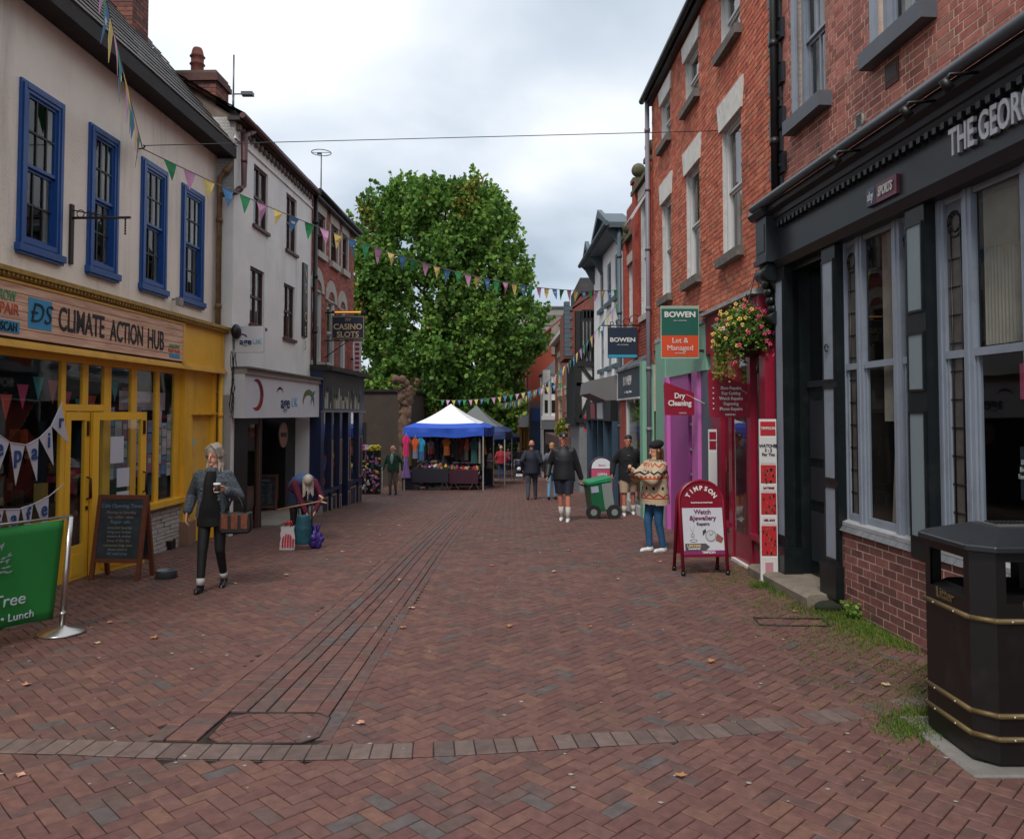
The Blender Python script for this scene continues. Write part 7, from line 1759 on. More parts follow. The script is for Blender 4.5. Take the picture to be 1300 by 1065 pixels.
def timpson(o, w, h):
    R = w/2
    for k, ch in enumerate('TIMPSON'):
        a = radians(147 - k*114/6); text(ch, .076, M_white, o, (R*.70*cos(a), -.011, h - R - .03 + R*.70*sin(a)), rot=(pi/2, 0, 0) if False else (pi/2, -(a - pi/2), 0), bold=.003)
    text('Great Service by Great People', .022, M_white, o, (0, -.011, h - R - .01), bold=.001)
    MB().box(-R + .025, R - .025, -.012, -.008, .25, h - R - .075).build('poster', mat('poster_sheet', '#c3c3c8', .5, var=.06, vs=2), o)
    zz = h - R - .075; MB().box(-R + .025, R - .025, -.0135, -.012, .25, .30).build('purple_foot', mat('poster_purple', '#7d2a5c', .5), o)
    text('Watch', .078, M_lbl, o, (0, -.0145, zz - .05), bold=.0015); text('&Jewellery', .078, M_lbl, o, (0, -.0145, zz - .125), bold=.0015); text('Repairs', .055, mat('print_grey', '#4a3d48', .5), o, (0, -.0145, zz - .195), bold=.001)
    mb = MB(); mb.prism([(-R + .04, .30), (.02, .30), (.07, .345), (.02, .385), (-R + .04, .385)], 'y', -.0155, -.012); mb.build('badge', mat('badge_grey', '#4d4b50', .5), o); text('LIFETIME', .045, M_gold, o, (-.13, -.017, .355), bold=.002); text('GUARANTEE', .026, M_white, o, (-.13, -.017, .32), bold=.001)
    text('TIMPSON', .04, M_white, o, (.05, -.0145, .275), bold=.001)
    mb = MB()                                            # picture of a watch, necklace and ring
    cx, cz = .09, .475; mb.cyl((cx, -.012, cz), (cx, -.0165, cz), .07, n=24, m=0); mb.cyl((cx, -.0165, cz), (cx, -.018, cz), .057, n=24, m=1)
    mb.prism([(cx - .1, cz + .0), (cx - .055, cz + .05), (cx - .06, cz + .085), (cx - .1, cz + .06)], 'y', -.015, -.012, 2); mb.prism([(cx + .06, cz - .06), (cx + .13, cz - .09), (cx + .16, cz - .03), (cx + .08, cz + .03)], 'y', -.015, -.012, 3)
    mb.cyl((cx, -.018, cz), (cx + .03, -.019, cz + .04), .003, n=4, m=2); mb.cyl((cx, -.018, cz), (cx - .02, -.019, cz + .03), .003, n=4, m=2)
    for sx in (-1, 1): mb.tube([(-.14 + sx*.03, -.0135, .60), (-.14, -.0135, .50)], .002, 4, 0)
    mb.cyl((-.14, -.012, .48), (-.14, -.015, .48), .025, n=14, m=0); mb.cyl((-.14, -.015, .48), (-.14, -.016, .48), .015, n=14, m=1); mb.tube([(-.13 + .045*cos(a*.52), -.0135, .42 + .016*sin(a*.52)) for a in range(13)], .004, 4, 0)
    mb.build('printed_pictures', [mat('print_silver', '#8a898d', .5), mat('print_pale', '#b9b9bb', .5), mat('print_dark', '#3a383c', .5), mat('print_brown', '#8a5244', .5)], o)
M_lbl = mat('print_plum', '#6a2450', .5)
pf = ground_at(915, 722); pl_ = ground_at(860, 733)
c_ = (ground_at(867, 737) + ground_at(922, 722))/2; rzT = atan2(*reversed((ground_at(922, 724) - ground_at(867, 737)).xy[:]))
T_w = (ground_at(922, 722) - ground_at(867, 737)).length
t = hoop_board('crimson hooped pavement sign advertising watch and jewellery repairs', (c_.x - .03, c_.y + .12, gz(c_.y)), .10, .56, 1.17, mat('sign_crimson', '#7c1428', .3), timpson)
# ---- pink pavement sign behind the green trolley
def pinkb(o, w, h):
    R = w/2; mb = MB(); mb.prism([(-R + .02, h - R - .02), (R - .02, h - R - .02)] + [((R - .03)*cos(pi*k/14), h - R + (R - .03)*sin(pi*k/14)*.92) for k in range(0, 15)], 'y', -.012, -.008); mb.build('white_top', M_lg, o)
    MB().box(-R + .02, R - .02, -.012, -.008, .24, h - R - .04).build('pink_sheet', mat('sheet_pink', '#b8486c', .5, var=.1), o); text('Beauty', .07, M_mag, o, (0, -.014, h - R + .07)); text('OPEN\nwalk in\ntoday', .10, M_white, o, (0, -.014, h - R - .28), bold=.002)
p = ground_at(764, 640); hoop_board('pink and white hooped pavement sign behind the green trolley', (p.x, p.y, p.z), .05, .62, 1.30, mat('sign_dkpurple', '#3d2438', .4), pinkb)
# ---- green wheeled trolley bin
pB = ground_at(756, 657); t = thing('green_trolley', 'green lidded trolley on two black wheels pulled by the man in shorts', 'trolley', (pB.x + .12, pB.y, pB.z), radians(8)); M_gg = mat('bin_green', '#115a36', .45, var=.15); M_gs = mat('bin_grey_side', '#7d827e', .5)
tilt = Matrix.Translation((0, 0, .17)) @ Matrix.Rotation(radians(-8), 4, 'Y')
mb = MB(); 
def TB(x0, x1, y0, y1, z0, z1, m=0): mb.box(x0, x1, y0, y1, z0, z1, m, tilt)
TB(-.24, .22, -.28, .28, 0, .62, 0); TB(.222, .235, -.27, .27, .02, .60, 1); TB(-.15, .21, -.285, -.281, .05, .5, 0); mb.build('body', [M_gg, M_gs], t)
mb = MB(); TB(.02, .232, -.292, -.286, .03, .58, 1); mb.build('grey_panel', [M_gg, M_gs], t); mb = MB(); TB(-.22, -.06, -.291, -.284, .42, .55, 0); mb.build('label_plate', mat('label_grey', '#9aa0b0', .5), t)
mb = MB(); mb.prism([(-.28, .60), (.27, .60), (.25, .70), (-.26, .66)], 'y', -.30, .30); [setattr(mb, 'v', [tuple(tilt @ Vector(v)) for v in mb.v])]; mb.build('lid', mat('lid_green', '#1f8556', .4), t, bevel=.01)
for (x, y) in ((.20, -.30), (-.24, -.26), ): 
    mb = MB(); mb.cyl((x, y, .155), (x, y - .07, .155), .155, n=24); w_o = mb.build('wheel', mat('tyre', '#1c1c1c', .8), t); mb = MB(); mb.cyl((x, y - .071, .155), (x, y - .078, .155), .07, n=16); mb.build('hub', M_gs, w_o)
mb = MB(); mb.tube([tilt @ Vector((-.30, -.2, .55)), tilt @ Vector((-.36, -.2, .60)), tilt @ Vector((-.36, .2, .60)), tilt @ Vector((-.30, .2, .55))], .012, 6); mb.build('handle', M_black, t)
# ---- shopping bags of the bending woman
def bag(label, p, rz, w, d, h, m, m2, style):
    t = thing('shopping_bag', label, 'bag', p, rz); mb = MB(); r = random.Random(int(p[0]*1e3)); n = 16
    if style == 'box':
        for k in range(6):
            z0, z1 = h*k/6, h*(k + 1)/6
            def ringp(z): f = z/h; return [((w/2)*(1 - .12*f)*sx + r.gauss(0, .004), (d/2)*(1 - .25*f)*sy, z) for sx, sy in ((-1, -1), (-.3, -1.08), (.3, -1.05), (1, -1), (1, 1), (-1, 1))]
        rings = [ringp(h*k/6) for k in range(7)]
        vs = sum(rings, []); fs = [(k*6 + i, k*6 + (i + 1) % 6, (k + 1)*6 + (i + 1) % 6, (k + 1)*6 + i) for k in range(6) for i in range(6)]
        mb.add(vs, fs + [tuple(range(6))[::-1]], 0)
    else:
        for q_ in range(16): mb.ell((r.gauss(0, w*.15), r.gauss(0, d*.15), h*r.uniform(.18, .62)), (w*r.uniform(.2, .34), d*r.uniform(.2, .34), h*r.uniform(.14, .26)), 9, 6)
        for q_ in range(6): a_ = q_*1.05; mb.cyl((.03*cos(a_), .03*sin(a_), h*.7), (.07*cos(a_), .07*sin(a_), h*1.02), .016, .01, 6)
        if 'purple' not in label:
            for y in (-.03, .03): mb.tube([(-.05, y, h*.9), (-.03, y, h*1.2), (.03, y, h*1.2), (.05, y, h*.9)], .008, 5)
    mb_o = mb.build('bag', m, t)
    if style != 'box': q_ = mb_o.modifiers.new('r', 'REMESH'); q_.mode = 'VOXEL'; q_.voxel_size = .009; q_.use_smooth_shade = True
    
    mb = MB()
    for k in range(5): x = -w*.35 + k*w*.17; mb.prism([(x, h*.12), (x + w*.1, h*.12), (x + w*.12, h*r.uniform(.5, .8)), (x + w*.02, h*r.uniform(.4, .7))], 'y', -d/2*1.06 - .008, -d/2*.8)
    if style == 'box': mb.build('print', m2, t)
    mb = MB()
    if style == 'box':
        for y in (-d*.35, d*.35): mb.tube([(-w*.2, y, h*.97), (-w*.12, y, h*1.2), (w*.12, y, h*1.2), (w*.2, y, h*.97)], .008, 5)
        mb.build('handles', m2, t)
    return t
p = ground_at(366, 697); bag('red and white plastic shopping bag nearest the chalkboard', (p.x, p.y, p.z), .05, .22, .16, .34, mat('plastic_white', '#b9b4b6', .5, var=.1), mat('plastic_red', '#c42030', .5), 'box')
p = ground_at(401, 696); bag('bulging shiny purple bag to the right of the teal trolley', (p.x, p.y, p.z), -.1, .25, .2, .36, mat('purple_shiny', '#3d2a78', .25, var=.3, vs=12), M_lg, 'sack')
p = ground_at(385, 697); t = thing('shopping_trolley_bag', 'teal patterned shopping trolley bag with small wheels between the two other bags', 'shopping trolley', (p.x, p.y, p.z)); mb = MB()
for k in range(14): mb.ell((r.uniform(-.06, .06), r.uniform(-.04, .04), r.uniform(.16, .44)), (r.uniform(.06, .085), r.uniform(.06, .08), r.uniform(.07, .1)), 9, 6)
mb.loft([(Vector((0, 0, .08)), .11, .08, Matrix.Identity(3)), (Vector((0, 0, .3)), .125, .095, Matrix.Identity(3)), (Vector((0, 0, .5)), .10, .08, Matrix.Identity(3))])
q_ = mb.build('bag', mat('teal_print', '#1c5a68', .6, var=.8, vs=16, vcol=C('#123a44')), t).modifiers.new('r', 'REMESH'); q_.mode = 'VOXEL'; q_.voxel_size = .01; mb = MB(); mb.tube([(-.1, .1, .05), (-.1, .1, .7), (.1, .1, .7), (.1, .1, .05)], .01, 6); mb.build('frame', M_black, t)
for x in (-.13, .13): mb = MB(); mb.cyl((x - .012, .06, .05), (x + .012, .06, .05), .05, n=14); mb.build('wheel', M_black, t)
p = ground_at(385, 697); t = thing('walking_stick', 'light brown walking stick held flat under the bending woman arm', 'walking stick', (p.x - .15, p.y + .1, p.z + .62), 0); mb = MB(); mb.tube([(-.28, 0, -.05), (.38, -.03, .08)], .011, 7); mb.build('shaft', mat('stick_wood', '#a9714f', .6), t); mb = MB(); mb.tube([(.38, -.03, .08), (.42, -.03, .13), (.36, -.03, .17)], .014, 7); mb.tube([(.38, -.03, .08), (.48, -.03, .05)], .012, 6); mb.build('handle', mat('stick_pale', '#c4a184', .6), t)
# ---- hanging basket
HY = 9.75; q = at(948, 420, HY); t = thing('hanging_basket', 'overflowing hanging basket of pink and yellow flowers by the pub corner', 'hanging basket', (q.x, HY, q.z)); bz0 = q.z
mb = MB(); mb.lathe([(.01, -.33), (.16, -.28), (.27, -.12), (.30, .02), (.28, .02)], n=18); mb.build('basket', mat('basket_brown', '#3a1f1c', .9), t)
mb = MB(); 
for a in (0, 2.1, 4.2): mb.cyl((.28*cos(a), .28*sin(a), .02), (.12, 0, .72), .006, n=4)
mb.tube([(.42, .0, .50), (.40, .0, .74), (.12, 0, .74)], .012, 6); mb.build('chains', M_black, t)
r = random.Random(23); lf = MB(); fl = MB()
for k in range(3600):
    a = r.random()*2*pi; f = r.random(); R = .39*sqrt(r.random()); z = .27*(1 - (R/.43)**2) - .08 + r.gauss(0, .07)
    if R > .26: z -= .22*r.random()
    p = Vector((R*cos(a)*.95 - .04, R*sin(a), z)); add_leaf(lf, p, r.uniform(.025, .05), r, r.choices(range(4), (4, 4, 3, .6))[0])
for st in range(26):                      # trailing stems
    a = r.uniform(2.6, 4.2); x0, y0 = .3*cos(a), .3*sin(a)
    for k in range(30): f = k/30; add_leaf(lf, Vector((x0 - .08*f + r.gauss(0, .03), y0 + r.gauss(0, .03), -.05 - .62*f*r.uniform(.7, 1))), r.uniform(.02, .04), r, r.choice([1, 2, 3, 3]))
o = lf.build('foliage', LM, t); tag(o, kind='stuff')
fcm = [mat('fl_pink', '#d0436c', .6), mat('fl_coral', '#d06a5a', .6), mat('fl_yellow', '#d8b45a', .6), mat('fl_white', '#d8c0b8', .6)]
for k in range(120):
    a = r.random()*2*pi; R = .40*sqrt(r.random()); z = .28*(1 - (R/.44)**2) - .02 + r.gauss(0, .08); z = z - (.35*r.random() if R > .3 else 0); p = Vector((R*cos(a) - .04, R*sin(a) - .05, z)); mi = 0 if p.z < -.05 else r.choices(range(4), (3, 3, 3, 1))[0]; mi = 2 if (p.x < -.15 and r.random() < .5) else mi
    for j in range(5): b = j*1.256 + r.random(); fl.ell(p + Vector((.016*cos(b), r.gauss(0, .006), .016*sin(b))), (.013, .008, .013), 5, 4, mi)
o = fl.build('flowers', fcm, t); tag(o, kind='stuff')
# small far hanging basket on the right
q = at(716, 545, 33.5); t = thing('flower_basket', 'distant yellowing flower basket in front of the cream window building', 'hanging basket', q); mb = MB(); r = random.Random(3)
for k in range(900): d = Vector((r.gauss(0, 1), r.gauss(0, 1), r.gauss(0, 1))).normalized()*r.random()**.4; add_leaf(mb, Vector((d.x*.42, d.y*.4, d.z*.5)), .09, r, r.choice([1, 2, 3, 3]))
mb.build('foliage', LM, t); mb = MB(); mb.tube([(0, 0, .4), (0, 0, .7), (.5, 0, .7)], .015, 5); mb.build('bracket', M_black, t)
# ---- weeds and moss along the pub
gr = MB(); r = random.Random(15)
def tuft(x, y, n, hh, spread):
    for k in range(n):
        a = r.random()*6.28; px_, py_ = x + r.gauss(0, spread), y + r.gauss(0, spread); h = hh*r.uniform(.4, 1.1); w = .004; dx, dy = cos(a)*h*.45, sin(a)*h*.45; z = gz(py_)
        gr.add([(px_ - w*sin(a), py_ + w*cos(a), z), (px_ + w*sin(a), py_ - w*cos(a), z), (px_ + dx*.5 + w*sin(a)*.6, py_ + dy*.5, z + h*.7), (px_ + dx, py_ + dy, z + h)], [(0, 1, 2), (1, 3, 2)] if False else [(0, 1, 2, 3)], r.randrange(3))
pts = [(1095, 790, 120, .05, .12), (1120, 800, 90, .05, .1), (1145, 808, 60, .045, .08), (1000, 745, 140, .06, .08), (1018, 752, 90, .05, .08), (1030, 762, 70, .05, .06), (968, 745, 60, .06, .05), (985, 738, 70, .05, .06), (1160, 915, 80, .03, .08), (1150, 930, 80, .03, .07), (1130, 905, 50, .02, .08), (1110, 795, 90, .03, .14), (1090, 820, 60, .018, .16), (1060, 800, 60, .02, .14), (1170, 850, 40, .02, .1), (1140, 870, 40, .015, .14), (1165, 925, 120, .035, .06), (1010, 755, 130, .05, .12), (1040, 775, 110, .04, .12), (1105, 800, 130, .045, .14), (1130, 812, 130, .04, .12), (1155, 820, 90, .04, .08), (1165, 880, 60, .02, .08), (1168, 905, 90, .03, .07), (1070, 785, 90, .05, .1), (440, 630, 0, 0, 0)]
for px, py, n, hh_, sp in pts:
    if n: p = ground_at(px, py); tuft(p.x, p.y, n*5, hh_*1.1, sp*1.3)
# moss and fine weeds growing in the joints
for k in range(2600):
    f = r.random(); Y = 4.3 + 6*f; X = 3.86 - .065*Y - abs(r.gauss(0, .6)) - .08
    if X > 1.6 and sin(X*5 + 1)*sin(Y*4.1) > -.35: tuft(X, Y, 5, .016, .016)
for k in range(500):
    Y = 16 + 7*r.random(); X = -5.2 + .03*Y + .15 + abs(r.gauss(0, .35)); tuft(X, Y, 2, .02, .03)
for k in range(160): Y = 18 + 2*r.random(); X = 2.5 + r.gauss(0, .12); tuft(X, Y, 3, .05, .04)
o = gr.build('weeds', [leaf_mat('grass_a', ('#48691f', '#66882c')), leaf_mat('grass_b', ('#3f5f22', '#5a7d2a')), leaf_mat('grass_c', ('#6a6a30', '#8a8a45'))]); tag(o, kind='stuff')
def weed_plant(label, px, py, n, s, off=(0, 0)):
    p = ground_at(px, py); t = thing('weed_plant', label, 'weed', p); mb = MB()
    for k in range(n):
        a = r.random()*6.28; h = r.uniform(.3, 1)*s; d = Vector((cos(a)*r.uniform(.2, .5)*s, sin(a)*r.uniform(.2, .5)*s, h)); mb.cyl((0, 0, 0), d, .003, .002, 4, 3)
        for j in range(4): q_ = d*(.4 + .2*j); add_leaf(mb, q_ + Vector((r.gauss(0, .01), r.gauss(0, .01), 0)), s*.22, r, r.randrange(3))
    mb.build('leaves', LM, t)
weed_plant('leafy weed growing against the plinth just right of the pub doorstep', 1082, 787, 26, .19); weed_plant('leafy weed between the other two along the plinth', 1118, 795, 18, .15); weed_plant('grassy weed nearest the litter bin along the plinth', 1150, 806, 22, .16); weed_plant('tall weed at the foot of the poster strip by the crimson shop', 982, 728, 26, .34)
t = thing('mossy_stone', 'dark mossy lump at the end of the pub doorstep', 'stone', ground_at(1052, 775)); mb = MB(); mb.ell((0, 0, .04), (.14, .1, .06), 12, 8); mb.build('stone', mat('moss', '#1f2614', .95, var=.4, vs=12, bump=1, bs=40), t)
# drain grating near the pub and small cover
p = ground_at(1005, 790); t = thing('access_cover', 'thin iron-edged access cover in the paving by the pub', 'cover', p, -.07); mb = MB()
for a, b in (((-.32, -.13), (.32, -.13)), ((.32, -.13), (.32, .13)), ((.32, .13), (-.32, .13)), ((-.32, .13), (-.32, -.13))): mb.cyl((*a, .006), (*b, .006), .008, n=6)
mb.build('frame', MATS['rust_steel'], t)
# ================================================================== PEOPLE
def skin_mat(n, h): return mat('skin_' + n, h, .5, var=.06, vs=9)
SK = skin_mat('fair', '#d39a80'); SK2 = skin_mat('ruddy', '#c47c62')
def ik(a, b, l1, l2, pole):
    a, b = Vector(a), Vector(b); d = b - a; L_ = min(d.length, (l1 + l2)*.999); u = d.normalized(); b = a + u*L_
    x = (l1*l1 - l2*l2 + L_*L_)/(2*L_); h = sqrt(max(0, l1*l1 - x*x)); p = Vector(pole); p = (p - u*p.dot(u)).normalized(); return a + u*x + p*h, b
def capsule(mb, a, b, r0, r1, n=12):
    a, b = Vector(a), Vector(b); mb.cyl(a, b, r0, r1, n); mb.ell(a, r0, n, 8); mb.ell(b, r1, n, 8)
def remesh(mb, vox, smooth=4):
    me = mb.mesh('tmp', []); o = bpy.data.objects.new('tmp', me); COL.objects.link(o)
    m = o.modifiers.new('r', 'REMESH'); m.mode = 'VOXEL'; m.voxel_size = vox; m.use_smooth_shade = True
    if smooth: s = o.modifiers.new('s', 'SMOOTH'); s.iterations = smooth; s.factor = .5
    bpy.context.view_layer.update(); dg = bpy.context.evaluated_depsgraph_get(); out = bpy.data.meshes.new_from_object(o.evaluated_get(dg)); bpy.data.objects.remove(o); bpy.data.meshes.remove(me); return out
def cut(me, test):
    """cloth hem: drop faces whose centre fails the test"""
    bm = bmesh.new(); bm.from_mesh(me); bmesh.ops.delete(bm, geom=[f for f in bm.faces if not test(f.calc_center_median())], context='FACES'); bm.to_mesh(me); bm.free(); return me
def place(me, name, m, parent):
    me.name = name; me.materials.clear(); me.materials.append(m); return link(name, me, parent)
def hand(mb, w, fdir, palm, k, grip=.4, side=1):
    """palm and five bent fingers; fdir = finger direction, palm = palm normal"""
    f = Vector(fdir).normalized(); p = Vector(palm); p = (p - f*p.dot(f)).normalized(); s = f.cross(p)*side
    c = w + f*.045*k
    for t in (-.026, -.009, .009, .026): capsule(mb, w + f*.01*k + s*t*.7*k, w + f*.085*k + s*t*k, .014*k, .012*k, 8)
    for i, (t, l) in enumerate(((-.030, .062), (-.010, .075), (.010, .070), (.029, .055))):
        a = w + f*.09*k + s*t*k; g1 = grip*.8; d1 = (f*cos(g1) + p*sin(g1)); b = a + d1*l*.5*k; g2 = grip*2.0; d2 = f*cos(g2) + p*sin(g2); c_ = b + d2*l*.32*k; g3 = grip*3; d3 = f*cos(g3) + p*sin(g3)
        capsule(mb, a, b, .0095*k, .009*k, 8); capsule(mb, b, c_, .009*k, .008*k, 8); capsule(mb, c_, c_ + d3*l*.25*k, .008*k, .007*k, 8)
    a = w + f*.02*k - s*.03*k; b = a + (f*.7 - s*.5 + p*.4).normalized()*.04*k; capsule(mb, a, b, .013*k, .011*k, 8); capsule(mb, b, b + (f*.9 + p*.4).normalized()*.03*k, .011*k, .009*k, 8)
def person(label, pos, rz, H_=1.7, girth=1.0, lean=0.0, feet=((-.09, -.02, 0), (.09, .02, 0)), hands=None, elbow=((-.6, .6, -.3), (.6, .6, -.3)), head_turn=(0, 0), head_off=(0, 0, 0),
           top=None, bottom=None, shoes=None, skin=SK, hair=None, vox=.012, top_hem=.47, top_puff=.02, sleeve=1.0, leg_hem=.04, leg_puff=.012, foot_dir=None, pelvis=(0, 0), knees=(0, -1, 0), hands_grip=(.4, .4), fdirs=None, palms=None, group=None, under=None, shirt_open=False, socks=None, side_lean=0, leg_m=None, sl_end=1.0):
    """the figure faces -Y in its own frame; every length is scaled from standing height H_"""
    k = H_/1.7; t = thing('person', label, 'person', pos, rz, group)
    hipz = .53*H_ ; pel = Vector((pelvis[0], pelvis[1], hipz - .02*k))
    sp = Vector((sin(side_lean), -sin(lean), cos(lean))).normalized(); ch = pel + sp*.30*k; sh = pel + sp*.485*k; nk = pel + sp*.53*k; R = Matrix.Rotation(lean, 3, 'X')
    hd = nk + (sp*.6 + Vector((head_off[0], head_off[1], .45 + head_off[2]))).normalized()*.145*k
    sx = .158*k*(.92 + .08*girth)
    S_ = [sh + Vector((-sx, 0, -.045*k)), sh + Vector((sx, 0, -.045*k))]; Hp = [pel + Vector((-.085*k, 0, -.02*k)), pel + Vector((.085*k, 0, -.02*k))]
    if hands is None: hands = ((-.27, .0, .84), (.27, .0, .84))
    ank = [Vector((f[0], f[1], f[2] + .075*k)) for f in feet]; Kn = []
    for i in (0, 1): kn, a = ik(Hp[i], ank[i], .405*k, .39*k, knees); Kn.append(kn); ank[i] = a
    El = []; Wr = []
    for i in (0, 1): e_, w = ik(S_[i], hands[i], .29*k, .26*k, elbow[i]); El.append(e_); Wr.append(w)
    g = girth
    # one continuous body
    mb = MB(); mb.loft([(pel + sp*z*k, x*k*gg, y*k*gg, R) for z, x, y, gg in ((-.10, .10, .08, g), (-.04, .155, .11, g), (.06, .145, .105, g), (.16, .125, .095, g), (.28, .145, .105, g), (.38, .158, .105, 1), (.44, .145, .09, 1), (.48, .10, .07, 1), (.53, .05, .05, 1))])
    capsule(mb, sh, nk + sp*.05*k, .058*k, .052*k)
    for i in (0, 1):
        capsule(mb, S_[i], El[i], .048*k*g, .038*k); capsule(mb, El[i], Wr[i], .038*k, .026*k); capsule(mb, Hp[i], Kn[i], .078*k*g, .052*k); capsule(mb, Kn[i], ank[i], .054*k, .036*k)
        fd = fdirs[i] if fdirs else (Wr[i] - El[i]); pm = palms[i] if palms else Vector((-1 if i else 1, 0, 0)); hand(mb, Wr[i], fd, pm, k*1.02, hands_grip[i], 1 if i == 0 else -1)
    yaw, pitch = head_turn; RH = Matrix.Rotation(yaw, 3, 'Z') @ Matrix.Rotation(pitch, 3, 'X')
    hp = lambda x, y, z: hd + RH @ Vector((x*k, y*k, z*k))
    mb.ell(hp(0, .01, .03), (.074*k, .092*k, .10*k), 16, 12, R=RH); mb.ell(hp(0, -.022, -.045), (.056*k, .062*k, .065*k), 14, 10, R=RH); capsule(mb, hp(0, .02, -.06), nk, .05*k, .055*k)
    capsule(mb, hp(0, -.090, .02), hp(0, -.106, -.018), .009*k, .014*k, 8); mb.ell(hp(0, -.078, -.055), (.024*k, .012*k, .010*k)); mb.ell(hp(0, -.072, -.09), (.024*k, .02*k, .02*k))
    for s in (-1, 1): mb.ell(hp(.078*s, .01, .0), (.012*k, .022*k, .032*k))
    me = remesh(mb, vox*.75 if vox < .013 else vox*.9, 2); body = place(me, 'body', skin, t)
    # face details
    mb = MB(); 
    for s in (-1, 1): mb.ell(hp(.030*s, -.077, .022), (.012*k, .008*k, .006*k), 8, 5, 0, RH); mb.ell(hp(.030*s, -.0825, .022), (.005*k, .004*k, .005*k), 8, 5, 1, RH); mb.ell(hp(.031*s, -.080, .043), (.016*k, .006*k, .003*k), 8, 5, 2, RH)
    mb.ell(hp(0, -.089, -.053), (.020*k, .006*k, .005*k), 8, 5, 3, RH)
    mb.build('face', [mat('eye_white', '#b8b2aa', .4), mat('iris', '#2a221c', .3), mat('brow', '#7a5a48', .8), mat('lips', '#a8645a', .5)], t)
    tp, bt = top_puff*k, leg_puff*k
    if top:
        mb = MB(); hz_ = top_hem*H_
        I3 = Matrix.Identity(3); low = min(pel.z - hz_ + .06, .6); secs = []
        if low > .02: secs += [(Vector((pel.x, pel.y + .01, pel.z - low)), .165*k*g + tp*1.15, .125*k*g + tp*1.15, I3)]
        secs += [(pel + sp*z*k, x*k*gg + tp*tt, y*k*gg + tp*tt, R) for z, x, y, gg, tt in ((0, .165, .125, g, 1.05), (.10, .155, .12, g, 1), (.18, .148, .115, g, 1), (.28, .155, .118, g, 1), (.38, .160, .112, 1, .95), (.44, .142, .095, 1, .75), (.485, .100, .078, 1, .5), (.545, .062, .06, 1, .35))]
        mb.loft(secs); wr = random.Random(int(H_*1000 + abs(pos[0])*100))
        for q_ in range(9):      # folds in the cloth
            a_ = wr.random()*6.28; zz_ = wr.uniform(-.05, .35)*k; c0 = pel + sp*zz_ + Vector((cos(a_)*(.15*k*g + tp), sin(a_)*(.112*k*g + tp), 0)); capsule(mb, c0, c0 + Vector((-sin(a_)*.09, cos(a_)*.07, wr.uniform(-.10, .02))), .014, .006, 7)
        for i in (0, 1):
            e2 = El[i] if sleeve > .5 else S_[i].lerp(El[i], .8); capsule(mb, S_[i], e2, .054*k*g + tp*.7, .043*k + tp*.7)
            if sleeve > .5: capsule(mb, El[i], El[i].lerp(Wr[i], sl_end*.97), .043*k + tp*.7, .032*k + tp*.6)
        me = remesh(mb, vox, 3)
        lean > .5 or cut(me, lambda c: c.z > hz_ or abs(c.x - pel.x) > .30*k*g + tp and c.z > hz_*.7 or (c - Wr[0]).length < .16 or (c - Wr[1]).length < .16)
        place(me, 'top', top, t)
    if bottom:
        mb = MB(); mb.ell(pel + Vector((0, .012, 0)), (.160*k*g + bt, .118*k*g + bt, .13*k), R=R)
        for i in (0, 1):
            capsule(mb, Hp[i], Kn[i], .082*k*g + bt, .054*k + bt)
            if leg_hem < .3: capsule(mb, Kn[i], ank[i].lerp(Kn[i], .04), .052*k + bt, .037*k + bt)
            else: capsule(mb, Kn[i], Kn[i] + (ank[i] - Kn[i])*.1, .062*k + bt, .06*k + bt)
        me = remesh(mb, vox, 2); cut(me, lambda c: c.z > leg_hem*H_ and c.z < pel.z + .13*k); place(me, 'trousers' if leg_hem < .3 else 'shorts', bottom, t)
    fd = foot_dir or ((0, -1, 0), (0, -1, 0))
    for i in (0, 1):
        f = Vector(fd[i]).normalized(); a = ank[i]; mb = MB(); h = a - Vector((0, 0, .045*k)); up = Vector((0, 0, 1)) if abs(f.z) < .3 else Vector((0, -f.z, .6)).normalized()
        capsule(mb, h - f*.03*k, h + f*.13*k - up*.008*k, .038*k, .034*k); capsule(mb, h - f*.03*k - up*.018*k, h + f*.15*k - up*.018*k, .032*k, .026*k); capsule(mb, a - f*.01*k, h, .042*k, .045*k)
        me = remesh(mb, vox*.8, 1); place(me, 'shoe', shoes[0] if isinstance(shoes, (list, tuple)) else shoes, t)
        if socks: mb = MB(); mb.cyl(a - Vector((0, 0, .01)), a + (Kn[i] - a).normalized()*socks[1]*k, .045*k, .048*k, 14); mb.build('sock', socks[0], t)
    info = dict(k=k, hd=hd, RH=RH, hp=hp, pel=pel, sh=sh, ch=ch, sp=sp, El=El, Wr=Wr, S=S_, nk=nk, Kn=Kn, ank=ank, R=R)
    if hair: hair_(t, info, vox, *hair)
    return t, info
